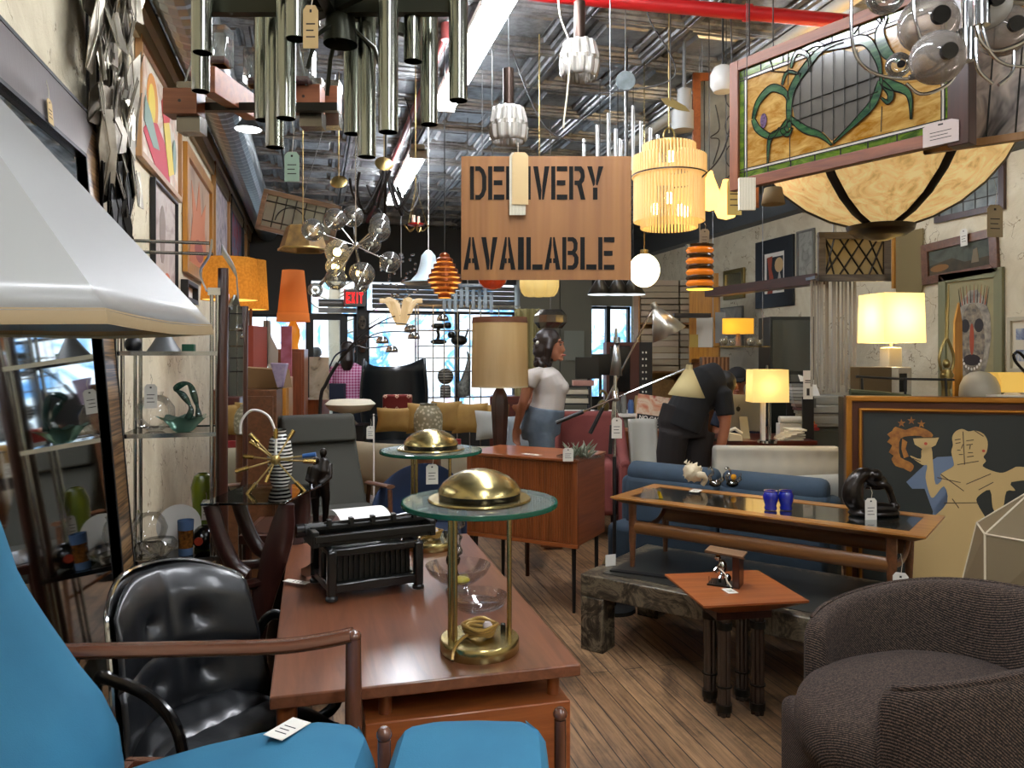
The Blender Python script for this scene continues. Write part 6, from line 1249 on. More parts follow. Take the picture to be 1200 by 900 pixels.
# prism chandelier behind
t = T('prism_chandelier', 'white glass prism chandelier hanging left of the orange cone pendants', 'chandelier', W(548, 348, 6.5), CA); mb = MB()
for i in range(9): mb.bc(-.2 + i * .05, random.uniform(-.06, .06), random.uniform(-.05, .02), .03, .03, .17)
mb.build('prisms', thin_glass('cool prism glass', 'd4e2ea', .9, .05, .35), t); MB().cyl((0, 0, .05), (0, 0, ZC - t.location.z), .004).bc(0, 0, .1, .5, .15, .01).build('plate', STEEL, t)
# hanging cables under the tin
random.seed(9); 
for i, (a, b_, c, lab) in enumerate((((655, 10, 3.6), (668, 60, 3.6), (660, 150, 3.6), 'cream lamp cord dangling beside the upper crystal pendant'), ((760, 20, 4.2), (790, 90, 4.2), (700, 110, 4.4), 'black cable looping between the ceiling lamps'), ((600, 60, 5), (640, 150, 5), (700, 170, 5), 'thin black wire sagging above the delivery sign'), ((430, 60, 6), (480, 130, 6), (470, 250, 6), 'dark wires drooping by the iron chandelier'), ((855, 150, 4), (820, 210, 4.2), (790, 220, 4.4), 'black wire strung left of the stained glass frame'))):
    p0 = Vector(W(*a)); top = p0.copy(); top.z = ZC - .01
    S(MB().tube(smooth_path([top, p0, W(*b_), W(*c)], 8), .0045, 6), 'electric_cable', CREAM if i == 0 else BLACK, lab, 'cord')

for k, (px, py, d_, lab) in enumerate(((397, 213, 5.4, 'small round brass canopy disc hanging left of the fluorescent strip'), (450, 192, 5.0, 'larger round brass canopy disc beside the fluorescent strip'))):
    t = T('brass_canopy', lab, 'lamp canopy', W(px, py, d_), CA); MB().lathe([(0, .02), (.045, .012), (.06, 0), (0, -.004)], n=20).build('disc', GOLDM, t).rotation_euler = (R(60), 0, .3 * k); MB().cyl((0, 0, 0), (0, 0, ZC - t.location.z), .003, n=5).build('chain', GOLDM, t)
t = T('milk_glass_pendant', 'white milk glass pendant just left of the stained glass frame top', 'pendant lamp', W(847, 92, 4.3), CA); MB().lathe([(.0, -.08), (.05, -.075), (.07, -.04), (.07, .02), (.05, .06), (.03, .07)], n=24).build('glass_shade', mat('milk glass', 'c9c8c2', .25), t); MB().cyl((0, 0, .06), (0, 0, ZC - t.location.z), .006, n=6).build('rod', BLACK, t)
t = T('cylinder_light', 'pair of stacked light grey metal cylinder lamps under the off-white conduit', 'ceiling light', W(800, 142, 4.9), CA)
MB().cyl((0, 0, -.06), (0, 0, .06), .07, n=24).build('lower_cylinder', mat('light grey enamel', 'a4a6a4', .4), t); MB().cyl((.01, 0, .07), (.01, 0, .2), .045, n=20).build('upper_cylinder', mat('light grey enamel top', '9a9c9a', .4), t); MB().cyl((.01, 0, .2), (.01, 0, ZC - t.location.z), .012, n=8).build('stem', STEEL, t)
t = T('leaf_lamp', 'small brass leaf shaped lamp above the glowing rod chandelier', 'lamp', W(790, 122, 4.1), CA); MB().prism([(-.07, .03), (-.02, .035), (.06, -.01), (.085, -.04), (.02, -.03), (-.05, 0)], t=.006).build('leaf_shade', GOLDM, t); MB().cyl((-.02, 0, .02), (-.02, 0, ZC - t.location.z), .003, n=5).build('cord', BLACK, t)
# ================================================================ pictures on the walls
def picture(label, side, px0, px1, py0, py1, fw, fmat, cmat, deco=None, name='framed_picture', t_=.03, cat='picture', zcap=3.3, mount=None, tilt=0):
    """px0..px1 across the wall, py0/py1 top and bottom measured at px0"""
    X = XL if side == 'L' else XR
    a, b_ = WX(px0, py0, X), WX(px1, py0, X); zb = WX(px0, py1, X).z; zt = min(a.z, zcap); w = abs(b_.y - a.y); h = zt - zb
    t = T(name, label, cat, (X + (.004 if side == 'L' else -.004), (a.y + b_.y) / 2, (zt + zb) / 2), R(90) if side == 'L' else R(-90)); t.rotation_euler = (0, tilt, t.rotation_euler.z)
    mb = MB()
    for po_ in ([(-w / 2, -h / 2), (-w / 2 + fw, -h / 2 + fw), (-w / 2 + fw, h / 2 - fw), (-w / 2, h / 2)], [(w / 2, -h / 2), (w / 2, h / 2), (w / 2 - fw, h / 2 - fw), (w / 2 - fw, -h / 2 + fw)], [(-w / 2, h / 2), (-w / 2 + fw, h / 2 - fw), (w / 2 - fw, h / 2 - fw), (w / 2, h / 2)], [(-w / 2, -h / 2), (w / 2, -h / 2), (w / 2 - fw, -h / 2 + fw), (-w / 2 + fw, -h / 2 + fw)]): mb.prism(po_, O=(0, -t_, 0), t=t_)
    mb.build('frame', fmat, t, bevel=.002)
    mb = MB()
    if mount: mb.mi = 1; mb.box(-w / 2 + fw, -.008, -h / 2 + fw, w / 2 - fw, 0, h / 2 - fw); mb.mi = 0; q = fw + mount; mb.box(-w / 2 + q, -.010, -h / 2 + q, w / 2 - q, -.007, h / 2 - q)
    else: mb.box(-w / 2 + fw, -.010, -h / 2 + fw, w / 2 - fw, 0, h / 2 - fw)
    ms = [cmat, WHITE]
    if deco: ms += deco(mb, w - 2 * fw, h - 2 * fw)
    mb.build('canvas', ms, t); return t
def fl(mb, mi, pl, w, h, y=-.012): mb.mi = mi; mb.prism([(a * w, b_ * h) for a, b_ in pl], O=(0, y, 0), t=.002)
def blob(cx, cy, rx, ry, n=14, w_=0): return [(cx + rx * math.cos(2 * PI * k / n) * (1 + w_ * math.sin(3 * 2 * PI * k / n)), cy + ry * math.sin(2 * PI * k / n)) for k in range(n)]
PINE = wood('pale pine frame', '9a7048', 'b98d5e', axis=2); GOAK = wood('golden oak frame', '9a6420', 'c48a34', axis=2)
def dec1(mb, w, h):
    fl(mb, 2, blob(-.2, .15, .13, .28), w, h); fl(mb, 3, blob(-.22, .12, .08, .2), w, h, -.013); fl(mb, 4, [(-.42, -.25), (-.1, -.5), (.25, -.48), (.1, -.1), (-.1, .0), (-.3, -.1)], w, h, -.014)
    fl(mb, 5, blob(.12, .22, .1, .2, w_=.3), w, h, -.015); fl(mb, 6, [(-.38, .1), (-.25, .0), (-.05, -.25), (-.2, -.3), (-.4, -.15)], w, h, -.016); fl(mb, 3, [(.05, .1), (.2, .2), (.35, -.3), (.2, -.4)], w, h, -.0165); fl(mb, 6, blob(.36, -.1, .05, .2), w, h, -.017)
    return [mat('paint orange', 'd08a3c', .6), mat('paint yellow', 'd8c04c', .6), mat('paint magenta', 'b8283c', .6), mat('paint red', 'c02c2c', .6), mat('paint sage', '7d9488', .6)]
picture('large bright abstract painting in a pale pine frame, high on the left wall', 'L', 157, 207, 38, 182, .035, PINE, art('light abstract', ['cfc4ae', 'd8cfc0', 'c9a890', '9fb0a8'], 3, 3, 1), dec1, t_=.035)
def dec2(mb, w, h): fl(mb, 2, blob(-.1, .05, .12, .3, w_=.2), w, h); fl(mb, 3, blob(.12, -.38, .12, .06), w, h); return [mat('taupe figure', '8a7a70', .6), mat('coral patch', 'c0623c', .6)]
picture('pale framed drawing with a pink top edge below the bright abstract', 'L', 175, 203, 207, 335, .015, BLACK, art('pale wash', ['a89c92', 'b8aca4', '96837c'], 3, 2, 5), dec2, t_=.03)
def dec3(mb, w, h):
    fl(mb, 2, [(-.4, -.5), (-.25, 0), (-.3, .35), (-.1, .1), (0, .45), (.1, .1), (.3, .3), (.25, 0), (.4, -.5)], w, h); fl(mb, 3, blob(0, -.3, .18, .12), w, h, -.0125); return [mat('flame orange', 'b5622a', .6), mat('ember', '8a2a1a', .6)]
picture('tall flame coloured painting in a thick golden oak frame', 'L', 213, 245, 165, 318, .09, GOAK, art('warm brown', ['8a6a4a', 'a8876a', '6a4a34'], 4, 2, 2, stretch=(1, 1, .3)), dec3, t_=.035)
picture('greyish mauve painting to the right of the flame coloured one', 'L', 247, 265, 178, 330, .03, OAK, art('mauve', ['4a4450', '7c7078', '9a8f8c', '35323a'], 3, 2, 3), t_=.04)
picture('dark red and blue abstract farther along the left wall', 'L', 267, 282, 215, 305, .03, BLACK, art('red blue', ['2c3e50', '4f6478', '8a2c34', '1c2430'], 2.5, 2, 4), t_=.04)
picture('narrow brown framed picture near the far end of the left wall', 'L', 286, 293, 250, 330, .04, OAK, art('ochre', ['6a4a2a', '9a7a4a'], 3, 1, 6), t_=.04)
0 and picture('last small brown framed picture at the far end of the left wall', 'L', 296, 301, 262, 330, .04, WALNUT, art('ochre two', ['5a4636', '8a7a5a'], 3, 1, 7), t_=.04)
t = picture('little black framed print low beside the orange shaded lamps', 'L', 211, 224, 327, 352, .03, BLACK, WHITE, t_=.05)
# jagged metal wall relief
ms = T('metal_relief', 'jagged welded metal relief of overlapping sheets on the left wall above the mirror', 'wall sculpture', (XL + .03, 3.5, 2.58), R(90)); random.seed(21)
RUSTY = mat('torch cut steel', '857c6c', .4, .5, var=('4a4036', 7)); PALE = mat('burnished tin', 'b8b09e', .35, .6, var=('7a7264', 9)); DKS = mat('blackened steel', '1c1a18', .5, .8)
for i in range(84):
    f = i / 84; z = .58 - 1.08 * f + random.uniform(-.1, .1); x = random.uniform(-.42, .36) * (1 - .35 * f) + .08 * f; w_ = random.uniform(.04, .12); h_ = random.uniform(.12, .34); a = random.uniform(-.35, .35); y = -random.uniform(.05, .12)
    pl = [(-w_ * .5, -h_ * .5), (w_ * random.uniform(.1, .5), -h_ * random.uniform(.4, .6)), (w_ * .6, random.uniform(-.1, .1) * h_), (w_ * random.uniform(.1, .5), h_ * .5), (-w_ * .4, h_ * random.uniform(.3, .5)), (-w_ * .7, .02)]
    mb = MB(); mb.T = Matrix.Translation((x, y, z)) @ Euler((random.uniform(-.3, .3), a, random.uniform(-.6, .6))).to_matrix().to_4x4(); mb.prism(pl, t=.003); mb.tube([(-w_ * .5, -.004, -h_ * .5), (0, -.006, 0), (-w_ * .4, -.004, h_ * .45)], .003, 5)
    mb.build('metal_sheet', DKS if f > .88 else (PALE if i % 3 else RUSTY), ms)
mb = MB()
for x in (-.15, .0, .15): mb.tube([(x, -.01, .6), (x + .02, -.012, 0), (x + .05, -.01, -.5)], .006, 5)
mb.build('backing_rods', DKS, ms)
for k in range(5): MB().tube([(random.uniform(-.1, .2), -.06, -.55 - .07 * k + .04 * math.cos(a)) if 0 else (.05 + .05 * math.cos(a) + .03 * k, -.07 - .02 * math.sin(a), -.48 - .05 * k + .04 * math.sin(a)) for a in [q * .5 for q in range(9)]], .004, 6, up=(0, 1, 0), ry=.02).build('curled_strip', DKS, ms)
# right wall
def decR1(mb, w, h):
    fl(mb, 2, blob(.06, .0, .36, .42, w_=.06), w, h); fl(mb, 3, blob(.04, -.03, .26, .33), w, h, -.013); fl(mb, 4, blob(-.1, .1, .09, .06), w, h, -.014); fl(mb, 4, blob(.18, .1, .09, .06), w, h, -.014); fl(mb, 5, blob(.04, -.02, .045, .14), w, h, -.015)
    mb.mi = 1
    for k in range(9): a = PI + .35 + k * .30; fl(mb, 1, blob(.04 + .2 * math.cos(a), -.16 + .12 * math.sin(a), .02, .014, 6), w, h, -.0165)
    fl(mb, 6, blob(.04, -.2, .18, .05), w, h, -.0145)
    for k in range(11): a = .3 + k * .24; c = (.06 + .28 * math.cos(a), .25 + .05 * math.sin(a)); fl(mb, 5 if k % 2 else 6, [(c[0] - .008, c[1]), (c[0] + .008, c[1]), (c[0] + .06 * math.cos(a), c[1] + .16)], w, h, -.014)
    return [mat('grey face paint', '6e6a64', .7, var=('a8a090', 22)), mat('pale face paint', '9a8e78', .7, var=('5a5450', 26)), mat('eye dark', '2c2a2c', .7), mat('face red', 'a04a30', .7), mat('face black', '2a2222', .7)]
picture('scrawled face painting with white teeth in a wide grey green frame, right wall', 'R', 1103, 1178, 322, 470, .075, mat('grey green frame', '7a7a5c', .6), art('khaki ground', ['8a8260', '9c946c'], 4, 1, 8), decR1)
def decR2(mb, w, h): fl(mb, 2, [(-.5, -.5), (-.5, -.1), (-.1, .05), (.1, -.2), (.5, -.15), (.5, -.5)], w, h); fl(mb, 3, blob(-.32, -.25, .16, .14), w, h, -.013); fl(mb, 4, [(.2, -.3), (.24, .2), (.3, .25), (.32, -.3)], w, h, -.013); return [mat('meadow brown', '4a3a22', .6, var=('2c2a1c', 8)), mat('ochre bush', '7a5424', .6), mat('pale figure', '6e6450', .6)]
t = picture('dark landscape painting tilted in a heavy brown frame on the right wall', 'R', 1083, 1172, 285, 332, .07, WALNUT, art('dusky sky', ['2e3430', '4c5246', '3a3a30'], 3, 2, 9), decR2, tilt=R(-3)); price_tag(t, (.1, -.05, .22), w=.07, h=.14, up=.03)
picture('grey leaded window panel leaning on the right wall above the landscape', 'R', 1098, 1180, 208, 262, .05, DKWOOD, mat('grey leaded glass', '4e5654', .2, coat=.4, var=('6d7470', 9)), lambda mb, w, h: ([fl(mb, 2, [(a, -.5), (a + .015, -.5), (a + .015, .5), (a, .5)], w, h) for a in (-.3, -.1, .1, .3)], [fl(mb, 2, [(-.5, a), (.5, a), (.5, a + .03), (-.5, a + .03)], w, h) for a in (-.25, .2)], [DKMETAL])[2], name='leaded_panel', cat='window panel')
picture('white framed print with blue squares at the right edge', 'R', 1184, 1215, 372, 436, .03, mat('cream frame', 'b5ac94', .6), CREAM, lambda mb, w, h: ([fl(mb, 2, [(-.3, z), (.3, z), (.3, z + .24), (-.3, z + .24)], w, h) for z in (-.35, .1)], [art('blue squares', ['3a4468', '8a94a8', 'c9c4b4'], 12, 1, 4)])[1])
def decR3(mb, w, h): fl(mb, 2, blob(.2, .18, .2, .18), w, h); fl(mb, 3, [(-.35, .4), (-.1, .42), (-.15, .1), (-.05, -.1), (-.1, -.5), (-.35, -.5), (-.25, -.1)], w, h, -.013); fl(mb, 4, [(.1, -.45), (.35, -.45), (.28, -.1), (.22, .05), (.15, -.15)], w, h, -.013); return [mat('moon cream', 'c9a878', .6), mat('coral figure', '9c4a34', .6), mat('pale swan', 'b8b0a4', .6)]
picture('surreal painting with a cream moon in a wide black frame, far along the right wall', 'R', 888, 932, 285, 362, .16, mat('slate black frame', '1f2328', .4), mat('night ground', '1c2226', .5), decR3, mount=.05)
picture('pale pencil sketch in a thin frame beside the moon painting', 'R', 936, 956, 272, 332, .02, GREY, art('pencil wash', ['8c8c84', '9c9c92', '76766e'], 6, 2, 11))
picture('small gilt framed mirror farther along the right wall', 'R', 850, 874, 318, 352, .05, GOLDM, mat('cloudy mirror', '8c8468', .2, .7), name='wall_mirror', cat='mirror')
picture('grey and cream abstract canvas low behind the lit yellow lamp', 'R', 838, 872, 362, 408, .01, GREY, art('blue grey abstract', ['7c8080', 'a8a294', '8c8a80'], 2, 3, 12))
ov = T('oval_mirror', 'clear arched mirror with an orange wooden side hanging left of the dark landscape', 'mirror', WX(1065, 310, XR - .03), R(-90)); MB().prism([(-.16, .3), (-.16, -.2)] + [(.16 * math.cos(a), -.2 + .16 * math.sin(a)) for a in [PI + k * PI / 10 for k in range(11)]] + [(.16, .3)], t=.01).build('glass', thin_glass('pale mirror plate', 'c9b98c', .6, .05, .3), ov); MB().box(-.19, -.02, -.2, -.16, .0, .3).build('side_strip', GOAK, ov)
# ================================================================ right side shelves and things
DKC = mat('dark credenza', '1c1712', .5)
cz = 1.205; cr_ = T('credenza', 'tall dark credenza behind the gilt framed picture carrying the lit square lamp', 'cabinet', K(2.28, 5.15, 0), CA + R(-3)); MB().box(-.0, -.22, .1, 1.25, .25, cz).build('body', DKC, cr_, bevel=.004)
for k in range(2): o = MB().box(.04 + k * .55, -.235, .16, .55 + k * .55, -.22, cz - .04).build('door', WALNUT, cr_, bevel=.003); MB().sph((.5 + k * .55, -.245, .7), .012, 8).build('handle', GOLDM, o)
MB().box(.02, -.2, 0, 1.22, .22, .1).build('plinth_base', BLACK, cr_)
def CZ(px, d): return K((px - 600) / 900 * d, d, cz + .001)
lm = T('table_lamp', 'lit square cream shade lamp glowing against the plaster wall', 'lamp', CZ(1044, 5.25), CA + R(8)); g = 5.25 / 900
zb, zt = EYE + (415 - 402) * g - cz, EYE + (415 - 345) * g - cz
mb = MB(); q = lambda h, z: [(-h, -h, z), (h, -h, z), (h, h, z), (-h, h, z)]; mb.rings([q(.152, zb), q(.145, zt)], False, False).build('lamp_shade', shade_mat('lit cream shade', 'd8c890', 'ffd98a', .42, .25), lm, angle=20)
MB().sph((0, 0, (zb + zt) / 2), .035, 10).build('bulb', BULB, lm); MB().box(-.05, -.05, 0, .05, .05, zb - .03).cyl((0, 0, zb - .03), (0, 0, zb + .04), .01).build('base', mat('ivory ceramic', 'c9c2ac', .3), lm, bevel=.008)
light('POINT', 'square_lamp_light', lm.location + Vector((0, 0, (zb + zt) / 2)), 26, (1, .74, .42), radius=.08)
S(MB().box(-.11, -.06, 0, .10, .08, .21), 'storage_box', mat('brown carton', '5c4a2c', .8), 'plain brown box left of the lit square lamp base', 'box', loc=CZ(1022, 5.05), rz=CA, bevel=.003)
t = T('small_monitor', 'white boxy appliance with a dark window below the lit square lamp', 'appliance', CZ(1053, 5.0), CA + R(12)); MB().box(-.05, -.05, 0, .06, .1, .21).build('body', mat('ivory plastic', 'b8b09a', .5), t, bevel=.008); MB().box(-.035, -.053, .05, .02, -.049, .17).build('window', BLACKG, t)
t = T('brass_diver_statue', 'slim brass statue of a figure reaching up into a long pointed spire', 'statue', CZ(1109, 4.72), CA); g = 4.72 / 900
mb = MB().tube([(-.0, 0, 0), (-.005, 0, .1)], [.03, .022], 10).tube([(.0, 0, .08), (0, 0, .16), (.0, 0, .2)], [.026, .038, .03], 12).sph((-.018, -.015, .165), .019, 10).sph((.018, -.015, .165), .019, 10).sph((0, 0, .235), .022, 10, rz=.03)
for s in (-1, 1): mb.tube(smooth_path([(s * .03, 0, .19), (s * .045, 0, .26), (s * .03, 0, .33), (0, 0, .4)], 4), .009, 8)
mb.tube([(0, 0, .39), (.01, 0, .6), (.015, 0, .72)], [.012, .009, .003], 8); o = mb.build('figure', mat('aged brass', '8a7a4c', .3, .9), t); MB().lathe([(.05, 0), (.05, .012), (.0, .014)], n=18).build('base', DKMETAL, t)
t = T('wooden_board', 'tall tapering pale wooden board behind the brass diver statue', 'board', CZ(1122, 4.85), CA); MB().prism([(-.02, 0), (.035, 0), (.03, .5), (.012, .62), (-.015, .5)], t=.02).build('board', GOAK, t)
t = T('bucket_shade', 'rounded translucent white plastic helmet shaped shade on the credenza', 'lamp shade', CZ(1148, 4.75), CA); MB().lathe([(.10, 0), (.11, .04), (.105, .1), (.085, .15), (.05, .18), (.0, .19)], n=28, sx=1.05).build('shade', FROST if 0 else mat('milky plastic', 'a8a290', .4), t)
t = T('table_lamp', 'low lamp with a wide flared yellow shade at the right edge', 'lamp', CZ(1186, 4.75), CA); MB().lathe([(.04, 0), (.045, .05), (.02, .06)], n=16).build('base', WHITE, t); MB().rings([[(a * .10, b_ * .06, .06) for a, b_ in ((-1, -1), (1, -1), (1, 1), (-1, 1))], [(a * .115, b_ * .08, .12) for a, b_ in ((-1, -1), (1, -1), (1, 1), (-1, 1))], [(a * .15, b_ * .1, .18) for a, b_ in ((-1, -1), (1, -1), (1, 1), (-1, 1))]], False, False).build('lamp_shade', shade_mat('yellow lit shade', 'd8b860', 'ffcf6a', .35, .4), t)
S(MB().box(-.12, -.06, 0, .12, .06, .05), 'flat_box', WHITE, 'flat white box under the yellow flared shade', 'box', loc=CZ(1184, 4.6), rz=CA, bevel=.003)
t = T('magnifier_arm', 'black looped lamp arm poking in at the right edge', 'lamp', CZ(1215, 4.6), CA); MB().tube(smooth_path([(-.14, 0, .29), (-.12, 0, .24), (-.02, 0, .14), (.02, 0, .14), (0, 0, .18), (-.1, 0, .3), (-.14, 0, .29)], 5), .009, 8).cyl((.01, 0, 0), (.01, 0, .15), .01).build('loop_arm', BLACKG, t); MB().lathe([(.05, 0), (.04, .015), (0, .02)], n=16).build('base', BLACK, t)
t = T('metal_chair_frame', 'bare black metal chair back with green arms beside the carton', 'chair', K(1.96, 4.62, 0), CA); g = 4.62 / 900
mb = MB(); P_ = lambda px, py, y=0: ((px - 600) * g - 1.96, y, EYE + (415 - py) * g); mb.tube([P_(1003, 441), P_(1055, 444), P_(1118, 445)], .007, 6)
for px in (1010, 1060, 1108): mb.tube([P_(px, 443), P_(px + 2, 480), ((px + 2 - 600) * g - 1.96, 0, 0)], .008, 6)
mb.build('frame', BLACK, t); MB().tube([P_(992, 459, -.05), P_(1030, 462, -.05), P_(1062, 466, -.05)], .02, 8).build('arm_rest', mat('olive vinyl', '3c4228', .6), t); MB().box(P_(1005, 0)[0], -.2, .42, P_(1110, 0)[0], .15, .47).build('seat', mat('olive vinyl seat', '343a24', .6), t)
# beam with leaning things
b0, b1 = W(828, 348, 6.9), W(958, 341, 5.6); v = b1 - b0; S(MB().box(0, -.02, 0, v.length, .10, .075), 'wall_shelf', DKWOODX, 'long dark wooden beam shelf stretching below the moon painting', 'shelf', loc=b0, rz=math.atan2(v.y, v.x))
# ================================================================ counter area
g = 7.4 / 900
ct2 = T('sales_counter', 'long grey green sales counter with a white top behind the pink armchair', 'counter', K(.45, 7.3, 0), CA); MB().box(0, 0, 0, 1.32, .55, .90).build('body', mat('sage counter front', '70705f', .7), ct2); MB().box(-.02, -.03, .90, 1.36, .58, .93).build('counter_top', WHITE, ct2, bevel=.004)
def CT(px, d=7.45, z=.931): return K((px - 600) / 900 * d, d, z)
t = T('monitor', 'front dark computer screen on the counter to the right of the woman', 'monitor', CT(690), CA + R(-6)); MB().box(-.13, -.01, .33, .10, .01, .54).build('screen', BLACKG, t, bevel=.004); MB().cyl((0, .02, 0), (0, .02, .36), .015).lathe([(.08, 0), (.06, .015), (0, .02)], n=16).build('stand', BLACK, t)
t = T('monitor', 'second dark computer screen just right of the first on the counter', 'monitor', CT(704, 7.62), CA + R(6)); MB().box(-.10, -.01, .36, .09, .01, .57).build('screen', BLACKG, t, bevel=.004); MB().cyl((0, .02, 0), (0, .02, .38), .015).lathe([(.08, 0), (.06, .015), (0, .02)], n=16).build('stand', BLACK, t)
t = T('paper_tray', 'black desk organiser with stacked cream paper trays on the counter', 'organiser', CT(676, 7.35), CA); mb = MB().box(-.13, 0, 0, -.12, .2, .26).box(.12, 0, 0, .13, .2, .26)
for z in (0, .085, .17, .25): mb.box(-.13, 0, z, .13, .2, z + .012)
mb.build('tray_frame', BLACK, t)
for z in (.1, .185): MB().box(-.11, .01, z, .11, .18, z + .045).build('paper_stack', CREAM, t)
S(MB().box(-.1, 0, 0, .1, .15, .05), 'pink_box', mat('pinkish card', 'b98a7c', .7), 'pink topped box on the black desk organiser', 'box', loc=CT(684, 7.38, 1.195), rz=CA)
t = T('brass_swan', 'dull brass swan shaped vase on the counter right of the desk organiser', 'figurine', CT(707, 7.32), CA); MB().sph((0, 0, .07), .06, 14, rz=.07).tube(smooth_path([(.02, 0, .1), (.03, 0, .18), (-.01, 0, .22), (-.03, 0, .19)], 5), .014, 8).build('body', mat('mottled brass', '6e6038', .4, .7), t)
t = T('pen_pot_cluster', 'row of grey pots and bottles at the right end of the counter', 'pots', CT(732, 7.4), CA)
for k, (x, h_, c) in enumerate(((-.07, .14, '5e5e5a'), (-.01, .18, '77766f'), (.06, .13, '3c5a8a'), (.12, .17, '9a7a4a'))): MB().lathe([(.0, 0), (.03, 0), (.03, h_ * .7), (.018, h_)], (x, 0, 0), 14).build('pot', mat('pot %d' % k, c, .4), t)
sn = T('cash_sign', 'leaning red and cream picture sign with a black NO CASH REFUNDS panel on the counter', 'sign', CT(763, 6.9, .82), CA + R(-4)); sn.rotation_euler = (R(-10), R(8), CA)
MB().box(-.15, 0, 0, .15, .006, .31).build('board', art('red cream picture', ['b0382c', 'd8c4a8', 'c98a6a', 'b03a34'], 5, 1.5, 2), sn); MB().box(-.14, -.003, .02, .12, 0, .13).build('black_panel', BLACK, sn)
MB().text('NO CASH', (-.01, -.0045, .098), (1, 0, 0), (0, 0, 1), .05, bold=.001).text('REFUNDS', (-.01, -.0045, .050), (1, 0, 0), (0, 0, 1), .05, bold=.001).build('lettering', WHITE, sn)
S(MB().box(-.3, -.02, 0, .3, .3, .815), 'side_counter', TEAKX, 'brown wooden end counter carrying the cash sign', 'counter', loc=K(1.3, 6.85, 0), rz=CA, bevel=.004)
S(MB().tube(smooth_path([(-.08, 0, .02), (-.03, 0, .035), (.02, .01, .02), (.08, 0, .03)], 4), .02, 8), 'red_lobster', mat('lobster red', '7a1c1c', .3), 'glossy dark red lobster shaped ornament below the cash sign', 'ornament', loc=CT(757, 6.84, .82), rz=CA)
# pegboard cabinet
t = T('pegboard_cabinet', 'tall brown perforated cabinet with a black screen hung on it', 'cabinet', K((736 - 600) / 900 * 8.2, 8.2, 0), CA); g8 = 8.2 / 900; hz = EYE + 14 * g8
MB().box(-.23, 0, 0, .12, .3, hz).build('body', mat('brown laminate', '4c2218', .45), t, bevel=.004); MB().box(.12, 0, 0, .26, .3, hz).build('dark_side', BLACK, t, bevel=.003); MB().box(-.2, -.03, 1.1, .02, 0, hz - .04).build('screen', BLACKG, t, bevel=.01)
for k in range(9): MB().box(.15, -.004, hz - .12 - k * .07, .165, 0, hz - .10 - k * .07).box(.185, -.004, hz - .12 - k * .07, .20, 0, hz - .10 - k * .07).build('vent_hole', WHITE, t)
# box shelves
bx = T('box_shelves', 'wide rack crammed with cream paper boxes behind the silver cone shade', 'shelves', K((792 - 600) / 900 * 9.0, 9.0, 0), CA); g9 = 9 / 900
MB().box(-.42, .3, 0, .52, .34, 2.3).box(-.44, 0, 0, -.42, .34, 2.3).box(.5, 0, 0, .52, .34, 2.3).box(-.42, 0, 1.28, .5, .3, 1.3).box(-.42, 0, .8, .5, .3, .82).box(-.42, 0, 1.85, .5, .3, 1.87).build('rack', OAK, bx); random.seed(13)
for z0_, n_ in ((1.302, 6), (1.872, 5)):
    for k in range(7):
        for c_ in range(2): MB().box(-.41 + c_ * .46, -.01, z0_ + k * .072, .03 + c_ * .46, .28, z0_ + k * .072 + random.uniform(.055, .068)).build('paper_box', mat('box %d%d%d' % (k, c_, n_), random.choice(['b5a890', 'a8987c', '9c8c74', 'b09c84']), .8), bx)
for k in range(2): MB().box(-.35 + k * .45, .02, .83, -.02 + k * .45, .28, 1.2).build('drawer_unit', wood('honey drawer', '7a5a34', '9c7848'), bx)
t = T('notice_board', 'wooden board with pinned grey and yellow papers above the bending man', 'board', K((832 - 600) / 900 * 8.3, 8.3, 0), CA); g8 = 8.3 / 900; Q8 = lambda px, py: ((px - 832) * g8, EYE + (415 - py) * g8)
MB().prism([Q8(808, 425), Q8(842, 425), Q8(842, 320), Q8(808, 320)], O=(0, 0, 0), t=-.0 or .02).build('board', GOAK, t); MB().box(-.2, .0, 0, .1, .03, EYE - .05).build('post', WALNUT, t)
for k, (a, b_, c, d_, m_) in enumerate(((816, 372, 836, 407, PAPER), (808, 392, 818, 407, mat('yellow note', 'b59a4c', .8)), (838, 366, 850, 402, mat('grey note', '8c8c88', .8)))): MB().prism([Q8(a, d_), Q8(c, d_), Q8(c, b_), Q8(a, b_)], O=(0, -.004 - .001 * k, 0), t=.001).build('pinned_paper', m_, t)
S(MB().box(-.19, -.0, 0, .19, .12, .045), 'wall_rail', BLACK, 'short black rail shelf above the pinned papers', 'shelf', loc=W(812, 372, 8.0), rz=CA)
S(MB().box(-.15, 0, 0, .13, .12, .5).mi and MB() or MB().box(-.15, 0, 0, .13, .12, .52), 'striped_suitcase', stripes('plank stripes', '5c3a26', '94684a', 8, 0), 'vertical striped wooden case standing behind the bending man', 'case', loc=K((840 - 600) / 900 * 7.9, 7.9, .95), rz=CA, bevel=.004)
S(MB().box(-.35, -.1, 0, .5, .3, .949), 'back_cabinet', WALNUT, 'walnut cabinet behind the bending man carrying the striped case', 'cabinet', loc=K((850 - 600) / 900 * 7.9, 7.95, 0), rz=CA, bevel=.004)
